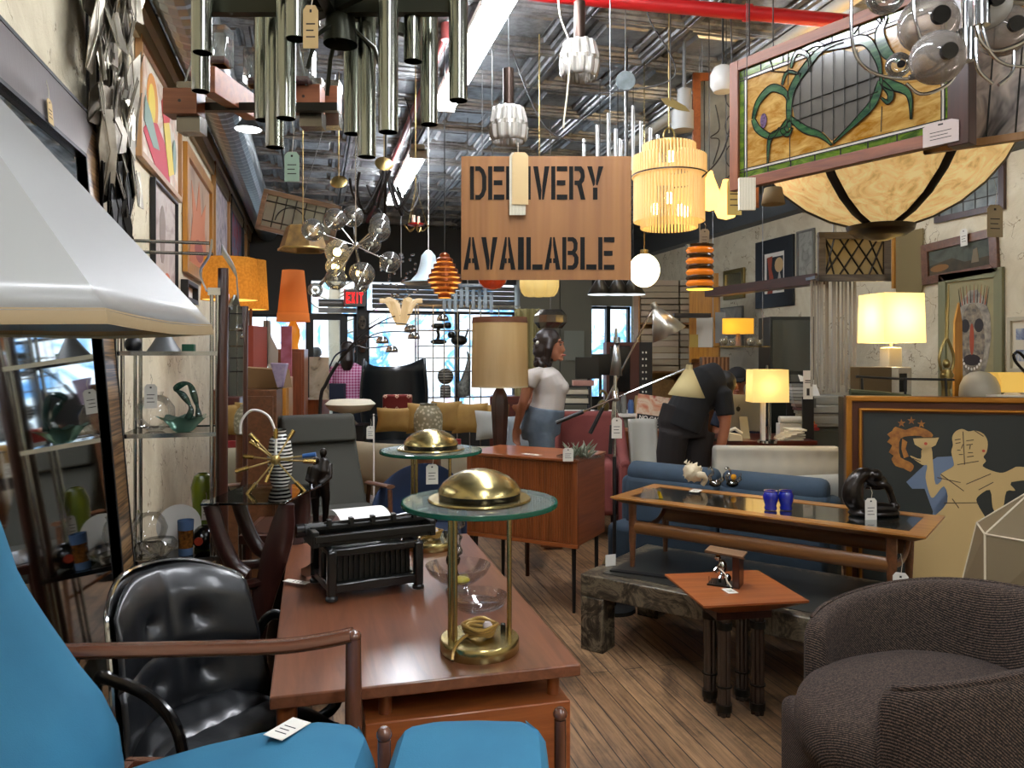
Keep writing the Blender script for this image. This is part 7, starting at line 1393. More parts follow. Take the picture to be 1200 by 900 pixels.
# yellow lit lamp on glass shelf
gsz = EYE + (415 - 407) * 7.3 / 900; S(MB().box(-.24, -.1, 0, .24, .15, .012), 'glass_shelf', thin_glass('yellowish shelf glass', 'd8c890', .8), 'glass shelf holding the small yellow lamp and glass ornaments', 'shelf', loc=K((869 - 600) / 900 * 7.3, 7.3, gsz), rz=CA)
for k in (0, 1): S(MB().cyl((0, 0, 0), (0, 0, 3.5 - gsz), .004, n=6), 'hanging_rod', STEEL, ('left' if k == 0 else 'right') + ' steel rod carrying the hanging glass shelf', 'rod', loc=K((869 - 600) / 900 * 7.3 + (-.24 if k == 0 else .24), 7.42, gsz))
t = T('table_lamp', 'small lamp with a long lit yellow drum shade on the hanging glass shelf', 'lamp', K((866 - 600) / 900 * 7.3, 7.33, gsz + .013), CA); MB().lathe([(.148, .115), (.148, .262)], n=32, sy=.55).build('lamp_shade', shade_mat('lit yellow shade', 'd8a840', 'ffb93c', .45, .3), t); MB().sph((-.06, 0, .19), .03, 8).build('bulb', BULB, t); MB().tube([(0, 0, 0), (0, 0, .2)], [.03, .008], 10).build('base', mat('figural base', '8a6a54', .4), t)
for k, (px, r_) in enumerate(((848, .04), (858, .035), (880, .04), (890, .03))): S(MB().sph((0, 0, r_), r_, 12).tube([(0, 0, r_), (r_, 0, r_ * 2.2)], [r_ * .5, .004], 6), 'glass_ornament', thin_glass('ornament glass %d' % k, 'd8cfb0', 1, .05, .25, .6), ('leftmost', 'second', 'third', 'rightmost')[k] + ' of the rounded glass ornaments on the hanging glass shelf', 'ornament', loc=K((px - 600) / 900 * 7.2, 7.2, gsz + .013), group='glass ornaments on the hanging shelf')
# dark cabinet with reflections, drawers, swatches, sign, printer
t = T('glass_cabinet', 'dark glass fronted cabinet between the yellow lamp and the glass strip curtain', 'cabinet', K((928 - 600) / 900 * 7.4, 7.4, 0), CA); g7 = 7.4 / 900
MB().box(-.21, 0, 0, .23, .35, EYE + 44 * g7).build('body', mat('dark green cabinet', '20231f', .35), t, bevel=.004); MB().box(-.19, -.012, EYE - 20 * g7, .18, 0, EYE + 40 * g7).build('glass_door', mat('dark cabinet glass', '14201e', .05, coat=1), t); MB().box(-.02, -.02, 0, .21, -.003, EYE - 24 * g7).build('drawer_front', mat('grey drawers', '55564f', .5), t)
t = T('metal_cabinet', 'low grey metal cabinet under the glass strip curtain', 'cabinet', K((972 - 600) / 900 * 6.75, 6.75, 0), CA); MB().box(-.27, 0, 0, .45, .45, .86).build('body', mat('battleship grey', '4c5048', .5), t, bevel=.005); MB().box(-.25, -.012, .05, .43, 0, .82).build('door', mat('battleship grey door', '464a42', .5), t, bevel=.003)
pr = T('printer', 'grey office printer with paper sticking out on the metal cabinet', 'printer', K((968 - 600) / 900 * 6.7, 6.85, .862), CA); PG = mat('printer grey', '8c8a80', .5)
MB().box(-.2, -.15, 0, .2, .2, .19).box(-.19, -.1, .19, .19, .2, .27).build('body', PG, pr, bevel=.012); MB().box(-.18, -.158, .03, .17, -.15, .09).build('paper_drawer', PG, pr, bevel=.003); MB().box(-.19, -.16, .17, -.09, -.15, .25).build('control_panel', mat('dark grey panel', '5a5953', .4), pr)
p_ = MB().prism([(-.06, 0), (.1, 0), (.1, .2), (-.06, .2)], O=(-.1, -.05, .28), U=(.9, 0, -.3), V=(0, .5, .6), t=.004).build('paper_feed', WHITE, pr); MB().box(-.12, -.163, .12, .12, -.15, .128).build('output_slot', BLACK, pr)
sw_ = T('swatch_rack', 'tall curved stack of grey to red colour sample cards beside the cabinet', 'sample rack', K((935 - 600) / 900 * 6.6, 6.6, .80), CA); g6 = 6.6 / 900
for k in range(14):
    cc = ['7c7c78', 'b8b8b4', 'a8a8a4', '96968f', '87877f', 'a09a90', '8a7468', '6e4a44', '9a9480', 'b0a48a', 'b88a50', 'c07a34', 'b0442c', '8a1c1c'][k]; z = .42 - k * .029; MB().box(-.05 + .0008 * k * k, 0, z, .05 + .0008 * k * k, .1, z + .024).build('sample_card', mat('swatch ' + cc, cc, .6), sw_)
MB().box(-.06, .1, 0, .1, .12, .46).build('back_board', BLACK, sw_)
t = T('paper_sign', 'tall white card with black writing left of the glass strip curtain', 'sign', W(947, 451, 6.45), CA); MB().box(-.04, 0, -.12, .04, .004, .12).build('card', WHITE, t); MB().box(-.025, -.001, .03, .02, 0, .04).box(-.028, -.001, .015, .026, 0, .022).box(-.012, -.001, -.09, .012, 0, -.03).build('writing', INK, t); MB().box(-.045, .004, -.8, .05, .02, -.1).build('support', BLACK, t)
# mahogany desk with computer and lamp
MAH = wood('mahogany', '3c140c', '5c2416', axis=0); de = T('office_desk', 'mahogany desk with the computer and cream shaded lamp, behind the white tufted sofa', 'desk', K(1.74, 6.4, 0), CA); MB().box(0, -.12, .755, .76, .5, .79).build('desk_top', MAH, de, bevel=.004)
MB().box(.36, -.08, .1, .73, .46, .755).build('drawer_unit', MAH, de, bevel=.003); MB().box(.02, -.08, 0, .06, .46, .755).build('side_panel', MAH, de); MB().box(.36, -.06, 0, .72, .44, .1).build('plinth', BLACK, de)
def DT(px, d=6.4): return K((px - 600) / 900 * d, d, .791)
im = T('computer', 'silver all in one computer seen from behind, with a dark fruit emblem', 'computer', DT(871, 6.5), CA + R(6)); SIL = mat('silver aluminium', '9a9a94', .35, .6)
MB().prism([(-.15, .07), (.17, .05), (.14, .36), (-.135, .37)], O=(0, 0, 0), t=.02).build('screen_back', SIL, im, bevel=.006); MB().prism([(-.04, 0), (.04, 0), (.035, .2), (-.035, .2)], O=(0, -.05, 0), V=(0, .25, .9), t=.008).build('stand', SIL, im)
mb = MB().prism(blob(-.045, .245, .018, .022, 16, .06), O=(0, -.003, 0), t=.002).prism([(-.045, .27), (-.037, .282), (-.035, .275)], O=(0, -.003, 0), t=.002); mb.build('fruit_emblem', BLACK, im)
lm2 = T('table_lamp', 'lit cream drum shade lamp with a white and chrome stem, right of the computer', 'lamp', DT(899, 6.15), CA); g = 6.15 / 900; zz = lambda py: EYE + (415 - py) * g - .791
q4 = lambda w_, z: [(-w_, -.09, z), (w_, -.09, z), (w_, .09, z), (-w_, .09, z)]
MB().rings([q4(.148, zz(471)), q4(.142, zz(433))], False, False).build('lamp_shade', shade_mat('lit cream linen', 'dcc88c', 'ffd486', .3, .2), lm2, angle=20, bevel=.006); MB().sph((0, 0, zz(452)), .03, 8).build('bulb', BULB, lm2)
MB().box(-.055, -.03, .02, -.02, .01, zz(468)).build('white_stem', WHITE, lm2, bevel=.004); MB().cyl((.02, 0, .02), (.02, 0, zz(440)), .011, n=12).cyl((0, 0, zz(433)), (0, 0, zz(428)), .01).build('chrome_stem', CHROME, lm2); MB().lathe([(.08, 0), (.078, .02), (0, .025)], n=24).build('base', CHROME, lm2)
light('POINT', 'desk_lamp_light', lm2.location + Vector((0, 0, zz(452))), 6, (1, .78, .48), radius=.05)
t = T('desk_phone', 'white desk telephone with a note at the left end of the mahogany desk', 'telephone', DT(860, 6.3), CA); MB().prism([(-.06, 0), (.06, 0), (.05, .05), (-.05, .07)], O=(0, -.05, 0), t=-.1 * -1).build('body', CREAM, t, bevel=.006); MB().tube([(-.05, -.02, .08), (0, -.03, .10), (.06, -.02, .06)], .014, 8).build('handset', WHITE, t)
S(MB().box(-.11, -.05, 0, .11, .05, .018), 'keyboard', BLACK, 'black keyboard lying on the mahogany desk', 'keyboard', loc=DT(838, 6.32), rz=CA, bevel=.004)
for k, (px, d_, lab) in enumerate(((924, 6.35, 'heap of cream papers at the right end of the mahogany desk'), (931, 6.55, 'white paper roll lying behind the heap of papers'))):
    mb = MB()
    if k == 0:
        for i in range(6): mb.bc(.01 * i, 0, .008 + .016 * i, .2, .14, .012, (0, 0, .3 * i))
        S(mb, 'paper_heap', PAPER, lab, 'papers', loc=DT(px, d_), rz=CA)
    else: S(mb.cyl((-.13, 0, .15), (.1, 0, .15), .03, n=14).box(-.14, -.05, 0, .12, .05, .12), 'paper_roll', PAPER, lab, 'paper', loc=DT(px, d_), rz=CA)
# white shell chairs
wc = T('shell_chair', 'white upholstered chair between the three armed lamp and the bending man', 'chair', K(1.13, 6.62, 0), CA + R(5)); WL_ = mat('off white leather', 'a9a79c', .5)
MB().grid(lambda u, v: ((u - .5) * .24 * (1 - .0 * v), .06 * v - .05 * (2 * u - 1) ** 2, .50 + .44 * v), 10, 10).build('backrest', WL_, wc, solid=.03); MB().box(-.17, -.35, .44, .17, .0, .52).build('seat', WL_, wc, bevel=.03, seg=3); MB().cyl((0, -.15, .05), (0, -.15, .44), .02).lathe([(.2, 0), (.05, .04), (0, .05)], (0, -.15, 0), 20).build('pedestal', CHROME, wc)
t = T('shell_chair', 'pale blue grey chair half hidden behind the woman in jeans', 'chair', K((608 - 600) / 900 * 6.5, 6.6, 0), CA); MB().grid(lambda u, v: ((u - .5) * .22, .06 * v - .05 * (2 * u - 1) ** 2, .46 + .5 * v), 10, 10).build('backrest', mat('ice grey fabric', '8f979c', .7), t, solid=.03); MB().box(-.15, -.3, .42, .2, .0, .49).build('seat', mat('ice grey seat', '9aa2a6', .7), t, bevel=.03); MB().cyl((0, -.12, 0), (0, -.12, .42), .02).build('pedestal', CHROME, t)
# curtain and things beside column
S(MB().grid(lambda u, v: (.30 * u, .03 * math.sin(u * 25), 1.0 * v), 40, 2), 'curtain', shade_mat('sheer yellow curtain', 'b5a878', transl=.6), 'pale yellow curtain behind the tall drum shade lamp', 'curtain', loc=K((598 - 600) / 900 * 8.8 + .05, 8.8, 1.02), rz=CA)
S(MB().box(-.3, 0, 0, .35, .3, 1.02), 'brown_chest', MAH, 'reddish brown chest behind the lamp with the drum shade', 'chest', loc=K((610 - 600) / 900 * 8.7 - .05, 8.75, 0), rz=CA, bevel=.005)
t = T('pinned_notice', 'plain pale notice hanging on the greige wall right of the woman', 'notice', WY(673, 405, YF - .27), 0); MB().box(-.17, 0, -.24, .17, .01, .24).build('sheet', mat('pale green sheet', 'a3a89c', .7), t)
# ================================================================ near the shop window
es = T('exit_sign', 'red lettered EXIT sign above the shop door', 'sign', WY(416, 349, YF - .35), 0); g = 11.9 / 900
MB().box(-.16, 0, -.125, .16, .06, .125).build('sign_box', mat('exit box', '7a7470', .5), es, bevel=.004); mb = MB(); EXG = {'E': [(0, 0, .28, 1), (0, 0, 1, .2), (0, .4, .85, .6), (0, .8, 1, 1)], 'I': [(.25, 0, .75, 1)], 'T': [(.36, 0, .64, 1), (0, .8, 1, 1)]}
x = -.125
for c in 'EXIT':
    w_ = .055 if c != 'I' else .03
    if c == 'X':
        mb.prism([(x, -.08), (x + .018, -.08), (x + w_, .08), (x + w_ - .018, .08)], O=(0, -.004, 0), t=.004).prism([(x + w_ - .018, -.08), (x + w_, -.08), (x + .018, .08), (x, .08)], O=(0, -.0045, 0), t=.004)
    else:
        for a, b_, c_, d_ in EXG[c]: mb.box(x + a * w_, -.004, -.08 + b_ * .16, x + c_ * w_, 0, -.08 + d_ * .16)
    x += w_ + .016
mb.build('lettering', glow('exit red', 'ff1c1c', 1.6), es); MB().box(-.165, -.001, -.13, -.145, .0, .13).build('edge_strip', RED, es)
MB().cyl((0, .03, .12), (0, .03, ZC - es.location.z), .01).build('stem', BLACK, es)
# chrome wire rack with ornaments
wr = T('wire_rack', 'tall chrome grid shelving with ornaments before the shop window', 'shelves', WY(490, 500, 9.6) * 1.0, 0); wr.location.z = 0; RW, RH = 1.32, 2.12
mb = MB(); nxr = (0, .19, .33, .5, .66, .80, 1.04, RW)
for x in nxr: mb.cyl((x, 0, .3), (x, 0, RH), .008, n=6)
for z in (.95, 1.28, 1.45, 1.6, 1.8, RH): mb.cyl((0, 0, z), (RW, 0, z), .007, n=6).cyl((0, .25, z), (RW, .25, z), .006, n=6)
for x in (0, RW): mb.cyl((x, .25, 0), (x, .25, RH), .01, n=6).cyl((x, 0, 0), (x, 0, RH), .01, n=6)
mb.build('wire_grid', CHROME, wr)
for z in (.95, 1.28, 1.6): MB().box(0, 0, z, RW, .25, z + .006).build('glass_shelf', GLASS, wr)
DKO = mat('dark ornament metal', '2a2822', .4, .5)
def on_rack(px, z, mb, lab, m_=DKO, nm='ornament', cat='ornament'): p = WY(px, 400, 9.72); p.z = z; return S(mb, nm, m_, lab, cat, loc=p)
on_rack(514, 1.607, MB().sph((0, 0, .05), .11, 12, rz=.035).tube(smooth_path([(-.02, 0, .05), (0, 0, .13), (-.01, 0, .2), (.03, 0, .24)], 4), .02, 8), 'dark swan figure on the chrome rack')
on_rack(538, 1.607, MB().sph((0, 0, .07), .11, 12, rz=.07).sph((-.1, 0, .14), .05, 8).cyl((.08, 0, .1), (.12, 0, .22), .012), 'dark chunky teapot figure high on the chrome rack').location.z = 1.606
on_rack(522, .957, MB().sph((0, 0, .26), .105, 18).lathe([(.07, .0), (.07, .12), (.05, .15), (0, .15)], n=16), 'striped stone ball on a base on the chrome rack', stripes('stone bands', '45423c', '8a867c', 9, 2))
on_rack(545, .957, MB().tube(smooth_path([(-.01, 0, 0), (-.02, 0, .12), (.02, 0, .28), (.05, 0, .46), (.03, 0, .58)], 4), [.07, .08, .085, .085, .08, .07, .06, .055, .05, .04, .035, .03, .025, .02, .015, .012, .01], 12), 'speckled tapering horn vase on the chrome rack', mat('speckled horn', '4c4c46', .5, var=('8a8a80', 30)), 'horn_vase', 'vase')
on_rack(514, RH - .32 + .006, MB().sph((0, 0, .05), .1, 10, rz=.04).sph((.12, 0, .06), .05, 8), 'small dark animal figure at the top of the chrome rack').location.z = 1.808
# arc lamp with domes
al = T('arc_lamp', 'black arc floor lamp with five long arms ending in chrome dome shades', 'lamp', K((374 - 600) / 900 * 6.0, 6.0, 0), CA); g = 6 / 900
P6 = lambda px, py, y=0: ((px - 374) * g, y, EYE + (415 - py) * g)
MB().tube(smooth_path([(0, 0, .04), P6(375, 480), P6(382, 450), P6(396, 425)], 5), .014, 10).build('stem', BLACK, al); MB().lathe([(.16, 0), (.16, .05), (.0, .055)], n=28).build('base', BLACK, al)
for k, (px, py, my) in enumerate(((483, 386, 382), (483, 394, 391), (453, 400, 399), (458, 410, 409), (516, 372, 369))):
    y = (-.1, .1, -.2, .05, .2)[k]; o = MB().tube(smooth_path([P6(396, 425), P6(406 + 3 * k, 412 - 2 * k if k != 4 else 396, y * .3), P6((px + 400) / 2, my - 1 if k != 4 else 370, y * .7), P6(px, py - 5, y)], 6), .005, 6).build('arm', BLACK, al)
    c = P6(px, py, y); MB().lathe([(.048, -.02), (.045, .005), (.03, .028), (.0, .036)], c, 20).build('dome_shade', CHROME, o, solid=.003)
# masks on the dark column
t = T('carved_mask', 'pale carved mask hung on the dark column by the door', 'mask', (.745, YF - .17, 1.98), 0); MB().sph((0, 0, 0), .06, 14, rz=.11, ry=.04).build('face', mat('pale mask wood', '8c8070', .7, var=('2a2620', 14)), t); MB().cyl((-.02, -.042, .02), (-.02, -.03, .02), .012).cyl((.022, -.042, .02), (.022, -.03, .02), .012).cyl((0, -.04, -.05), (0, -.03, -.05), .016).build('eye_holes', BLACK, t)
S(MB().sph((0, 0, 0), .07, 14, rz=.1, ry=.05).tube([(-.05, -.02, .05), (-.08, -.02, .14), (-.04, -.02, .16)], .015, 6).tube([(.05, -.02, .05), (.08, -.02, .14), (.04, -.02, .16)], .015, 6), 'carved_mask', mat('brown horned mask', '5c3c2c', .6, var=('221a16', 12)), 'brown horned mask lower on the dark column', 'mask', loc=(.745, YF - .18, 1.62))
# ================================================================ left aisle
CAB = wood('cherry cabinet', '5c2c16', '8a4a28', axis=2)
t = T('tall_cabinet', 'tall cherry wood cabinet under the orange lamp, near the shop door', 'cabinet', K((338 - 600) / 900 * 7.0, 7.0, 0), CA + R(10)); zc = EYE + (415 - 409) * 7 / 900; MB().box(-.15, 0, .0, .14, .4, zc).build('body', CAB, t, bevel=.004); o = MB().box(-.13, -.015, .1, .12, 0, zc - .03).build('door', CAB, t, bevel=.003); MB().sph((.09, -.025, .8), .012, 8).build('handle', GOLDM, o)
ol = T('table_lamp', 'orange lamp with a tall tapered orange shade on the tall cherry wood cabinet', 'lamp', K((337 - 600) / 900 * 7.0, 7.18, zc + .001), CA); g = 7.18 / 900
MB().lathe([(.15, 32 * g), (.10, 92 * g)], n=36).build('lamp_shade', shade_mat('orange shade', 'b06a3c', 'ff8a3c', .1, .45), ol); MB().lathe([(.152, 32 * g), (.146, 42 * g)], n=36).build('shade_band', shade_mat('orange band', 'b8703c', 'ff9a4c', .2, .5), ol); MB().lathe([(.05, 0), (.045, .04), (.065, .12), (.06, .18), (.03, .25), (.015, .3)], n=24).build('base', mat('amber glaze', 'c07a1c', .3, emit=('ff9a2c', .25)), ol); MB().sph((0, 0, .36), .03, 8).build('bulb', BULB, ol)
t = T('oak_cabinet', 'golden oak cabinet with a white tag in the left aisle', 'cabinet', K((322 - 600) / 900 * 5.6, 5.6, 0), CA + R(12)); zo = EYE - 28 * 5.6 / 900; MB().box(-.14, 0, 0, .1, .4, zo).build('body', OAK, t, bevel=.004); MB().box(-.12, -.012, .1, .08, 0, zo - .04).build('door', GOAK, t, bevel=.003); price_tag(t, (.0, -.03, EYE - 58 * 5.6 / 900), w=.06, h=.125, up=.06)
t = T('side_cabinet', 'dark brown cabinet under the burlap shaded lamps', 'cabinet', K((283 - 600) / 900 * 4.8, 4.85, 0), CA + R(12)); zs = EYE - 42 * 4.8 / 900; MB().box(-.2, -.05, 0, .2, .4, zs).build('body', WALNUT, t, bevel=.004); MB().box(-.18, -.062, .1, .18, -.05, zs - .04).build('door', WALNUT, t, bevel=.003)
S(MB().prism([(-.1, 0), (.14, 0), (.12, .12), (-.16, .14)], O=(0, 0, 0), t=.2), 'cardboard_box', mat('kraft card', '6e5230', .8), 'open brown cardboard box on the dark brown cabinet', 'box', loc=K((291 - 600) / 900 * 4.7, 4.95, zs + .002), rz=CA)
BUR = shade_mat('burlap shade', 'a8742c', 'ffb04a', .16, .5, var=('8a5c20', 60))
for k, (px, py0, py1, d_, w0, w1, lab) in enumerate(((270, 303, 352, 5.0, 29, 33, 'near burlap orange drum shade lamp above the dark cabinet in the left aisle'), (294, 305, 363, 5.9, 17, 20, 'far burlap orange shade lamp partly behind the near one'))):
    g = d_ / 900; zb = EYE + (415 - py1) * g; t = T('table_lamp', lab, 'lamp', K((px - 600) * g, d_, zs + .001 if k == 0 else 0), CA); z0_ = t.location.z
    MB().lathe([(w1 * g, zb - z0_), (w0 * g, zb - z0_ + (py1 - py0) * g)], n=36).build('lamp_shade', BUR, t); MB().sph((0, 0, zb - z0_ + .1), .03, 8).build('bulb', BULB, t); MB().lathe([(.07, 0), (.05, .03), (.07, .12), (.05, .25), (.015, .35), (.01, zb - z0_ + .05)], n=20).build('base', mat('brown glazed base %d' % k, '5c3018', .3), t)
    MB().lathe([(.0, zb - z0_ + .03), (w1 * g * .93, zb - z0_ + .004)], n=24).build('lit_diffuser', glow('warm diffuser', 'ffc860', 1.2), t)
t = T('model_ship', 'model sailing ship with pale sails in the left aisle', 'model ship', K((312 - 600) / 900 * 5.55, 5.6, zo + .001), CA); MB().prism([(-.11, .07), (.09, .02), (.1, .0), (-.06, .0), (-.12, .04)], O=(0, -.03, 0), t=.06).build('hull', BLACK, t); 
for k, pl in enumerate(([(-.11, .08), (-.02, .07), (-.02, .36), (-.1, .34)], [(-.01, .07), (.06, .05), (.065, .2), (.0, .33)], [(-.06, .09), (.02, .08), (.0, .42), (-.05, .42)])): MB().prism(pl, O=(0, .02 * k, 0), t=.003).build('sail', mat('dingy sail', 'a39c8e', .8), t)
MB().cyl((-.02, .03, 0), (-.02, .03, .45), .004).build('mast', DKWOOD, t)
t = T('purple_fan_vase', 'frosted purple fan shaped glass vase in the left aisle', 'vase', K((312 - 600) / 900 * 4.6, 4.88, zs + .01), CA); MB().prism([(-.015, .0), (.015, 0), (.05, .155), (-.06, .16)], O=(0, -.02, 0), t=.04).build('vase', mat('lilac frosted glass', 'a093ac', .3, var=('8a7c9c', 40)), t, bevel=.006); MB().lathe([(.03, -.0), (.02, .01), (.0, .012)], n=14).build('foot', GLASS, t)
S(MB().box(-.04, 0, 0, .04, .3, .42), 'red_book_stack', mat('brick red cloth', '8a3c30', .7), 'tall brick red folders standing left of the model ship', 'folders', loc=K((290 - 600) / 900 * 5.3, 5.3, zs + .001), rz=CA)
S(MB().box(-.05, 0, 0, .04, .02, 1.74), 'art_print', mat('pink print', 'b06a84', .6, var=('8a3a44', 8)), 'pink and red print standing beside the tall cherry cabinet', 'print', loc=K((336 - 600) / 900 * 6.6, 6.6, 0), rz=CA)
S(MB().box(-.14, 0, 0, .12, .35, 1.05), 'low_cabinet', CAB, 'low brown wooden cabinet right of the tall cherry cabinet', 'cabinet', loc=K((362 - 600) / 900 * 7.6, 7.6, 0), rz=CA, bevel=.004)
t = T('scroll_picture', 'pale picture of dark flowers propped up in the left aisle', 'picture', K((374 - 600) / 900 * 7.5, 7.55, 1.052), CA); MB().box(-.11, 0, 0, .08, .02, .42).build('sheet', art('flower picture', ['1c1c1c', 'a89c84', 'b5ac98', 'c0b49c'], 6, 1, 2), t)

t = T('slim_stand', 'slim black and white metal stand with a white tag, right of the grey recliner', 'stand', K((438 - 600) / 900 * 5.4, 5.4, 0), CA); g = 5.4 / 900; MB().cyl((0, 0, .02), (0, 0, EYE - 70 * g), .006, n=8).build('upright', WHITE, t); MB().lathe([(.1, 0), (.09, .012), (0, .02)], n=20).build('base', BLACK, t); MB().bc(0, 0, EYE - 72 * g, .05, .01, .01).build('crossbar', BLACK, t); price_tag(t, (-.02, -.02, EYE - 84 * g), w=.055, h=.09, up=.05)
S(MB().box(-.05, 0, 0, .05, .04, .17), 'red_book', mat('red white stripes', '8a1c20', .6), 'small red covered book standing on the cream sofa right of the dotted vase', 'book', loc=K((533 - 600) / 900 * 6.9, 6.95, .56), rz=CA)
# ================================================================ people
SKIN = mat('warm skin', 'a06a50', .55); SKIN2 = mat('tan skin', '9a6248', .55); HAIR = mat('dark brown hair', '1e130e', .45, bump=(50, .4, .006), stretch=(1, 1, .2)); HAIRB = mat('black hair', '0f0c0b', .5)
def fuse(o, vs=.008, smooth=4):
    rm = o.modifiers.new('rm', 'REMESH'); rm.mode = 'VOXEL'; rm.voxel_size = vs; rm.use_smooth_shade = True
    s = o.modifiers.new('sm', 'SMOOTH'); s.factor = .6; s.iterations = smooth; return o
def hand(mb, w, dirv, side, s=1.0, curl=.5):
    """palm, four curled fingers and a thumb; w = wrist, dirv = direction the hand points, side = across the knuckles"""
    w, dv, sd = Vector(w), Vector(dirv).normalized(), Vector(side).normalized(); nn_ = dv.cross(sd).normalized()
    mb.tube([w - dv * .02 * s, w + dv * .03 * s, w + dv * .085 * s], [.014 * s, .016 * s, .013 * s], 10, up=nn_, ry=[.024 * s, .036 * s, .038 * s])
    for i, l in enumerate((.068, .078, .072, .056)):
        b = w + dv * .083 * s + sd * (.028 - .0185 * i) * s; c1 = dv * math.cos(curl * .5) + nn_ * math.sin(curl * .5); c2 = dv * math.cos(curl * 1.4) + nn_ * math.sin(curl * 1.4)
        mb.tube([b, b + c1 * l * .5 * s, b + c1 * l * .5 * s + c2 * l * .5 * s], [.0088 * s, .008 * s, .0065 * s], 7)
    b = w + dv * .02 * s + sd * .03 * s; mb.tube([b, b + (dv * .6 + sd * .7) * .035 * s, b + (dv * .9 + sd * .55 + nn_ * .3) * .065 * s], [.011 * s, .0095 * s, .0075 * s], 7)
def head(mb, c, yaw, pitch=0, s=1.0):
    """skull, jaw, nose, brows, lips and ears, facing local -y before turning"""
    old = mb.T; M_ = Matrix.Translation(c) @ Euler((pitch, 0, yaw)).to_matrix().to_4x4(); mb.T = old @ M_ if old else M_
    mb.sph((0, .012 * s, .025 * s), .078 * s, 16, rz=.092 * s, ry=.092 * s).tube([(0, .0, .0), (0, -.03 * s, -.06 * s), (0, -.05 * s, -.095 * s)], [.07 * s, .055 * s, .03 * s], 12, up=(1, 0, 0), ry=[.068 * s, .045 * s, .026 * s])
    mb.tube([(0, -.082 * s, .018 * s), (0, -.093 * s, -.012 * s), (0, -.100 * s, -.028 * s)], [.007 * s, .009 * s, .010 * s], 8).sph((0, -.091 * s, -.033 * s), .012 * s, 8, rz=.009 * s).sph((0, -.082 * s, -.062 * s), .02 * s, 8, rz=.009 * s).sph((-.028 * s, -.078 * s, .03 * s), .02 * s, 8, rz=.008 * s).sph((.028 * s, -.078 * s, .03 * s), .02 * s, 8, rz=.008 * s).sph((0, -.075 * s, -.09 * s), .02 * s, 8, rz=.014 * s)
    mb.sph((0, -.052 * s, -.012 * s), .046 * s, 10, rz=.05 * s, ry=.04 * s)
    for q in (-1, 1): mb.sph((q * .08 * s, .008 * s, -.005 * s), .012 * s, 8, rz=.03 * s, ry=.02 * s)
    mb.T = old
def face_bits(parent, c, yaw, pitch=0, s=1.0):
    M_ = Matrix.Translation(c) @ Euler((pitch, 0, yaw)).to_matrix().to_4x4()
    e = MB(); e.T = M_; [e.sph((q * .03 * s, -.076 * s, .012 * s), .0085 * s, 8) for q in (-1, 1)]; e.build('eyes', mat('eye white brown', '3a2a22', .3), parent)
    m_ = MB(); m_.T = M_; m_.sph((0, -.093 * s, -.06 * s), .02 * s, 8, rz=.006 * s); m_.build('lips', mat('lips', '8a4038', .5), parent)
    b = MB(); b.T = M_; [b.tube([(q * .015 * s, -.089 * s, .034 * s), (q * .035 * s, -.085 * s, .04 * s), (q * .052 * s, -.07 * s, .034 * s)], .0035 * s, 5) for q in (-1, 1)]; b.build('eyebrows', HAIRB, parent)
# ---- woman in a white tee and jeans: she looks to the right
wd_ = 6.0; g = wd_ / 900; wo = T('person', 'woman in a white tee and blue jeans standing with her arms behind her back', 'person', K((638 - 600) * g, wd_, 0), CA)
P = lambda px, py, y=0: Vector(((px - 638) * g, y, EYE + (415 - py) * g))
hc = P(645, 406); mb = MB()
head(mb, hc, R(78), 0, 1.12); mb.tube([P(640, 418), P(638, 430), P(636, 438)], [.052, .05, .06], 12)
UPY = (0, 1, 0)
mb.tube([P(634, 505), P(637, 490), P(642, 475), P(643, 455), P(639, 440), P(637, 433)], [.165, .16, .125, .135, .15, .07], 18, up=UPY, ry=[.135, .14, .11, .125, .09, .06])
mb.sph(P(657, 454, -.05), .055, 10).sph(P(654, 454, .09), .055, 10)
NS = P(622, 441, -.13); NE = P(613, 470, -.15); NW = P(605, 500, -.06); mb.tube([P(632, 437, -.05), NS, (NS + NE) / 2, NE, (NE + NW) / 2, NW], [.045, .052, .046, .038, .034, .025], 12)
hand(mb, NW, P(605, 515, -.05) - NW, (1, .2, 0), .95, .6)
FS = P(640, 441, .14); FE = P(622, 470, .16); FW = P(616, 477, -.06); mb.tube([P(640, 438, .05), FS, FE, P(618, 474, .05), FW], [.045, .05, .038, .034, .025], 12); hand(mb, FW, Vector((-.6, -.7, 0)), (0, 0, 1), .9, 1.1)
for s in (-1, 1): mb.tube([P(634, 505, s * .08), P(636, 540, s * .09), P(640, 570, s * .09), P(636, 610, s * .09), (0 - .01, s * .09, .08)], [.085, .075, .055, .05, .035], 12).tube([(-.03, s * .09, .05), (.14, s * .09, .03)], [.035, .025], 10)
fuse(mb.build('body', SKIN, wo))
face_bits(wo, hc, R(78), 0, 1.12)
mb = MB(); mb.tube([P(639, 484), P(642, 475), P(644, 462), P(644, 452), P(640, 441), P(637.5, 434), P(637, 431)], [.158, .145, .145, .157, .165, .12, .075], 20, up=UPY, ry=[.14, .13, .13, .14, .11, .08, .065]).sph(P(657, 454, -.05), .066, 12).sph(P(654, 454, .09), .066, 12)
mb.tube([P(634, 437, -.06), NS, (NS * 1.2 + NE * .8) / 2], [.055, .066, .060], 14).tube([P(640, 438, .06), FS, (FS + FE) / 2], [.055, .064, .056], 12)
fuse(mb.build('tee_shirt', mat('white cotton', 'b8b2ac', .85), wo), .008, 3)
DEN = mat('washed denim', '4c5a68', .85, var=('5e6c7a', 9), bump=(60, .15, .003)); mb = MB(); mb.tube([P(640.5, 478), P(640, 482), P(635, 492), P(633, 505), P(634, 512)], [.162, .168, .182, .18, .17], 18, up=UPY, ry=[.145, .15, .155, .16, .15])
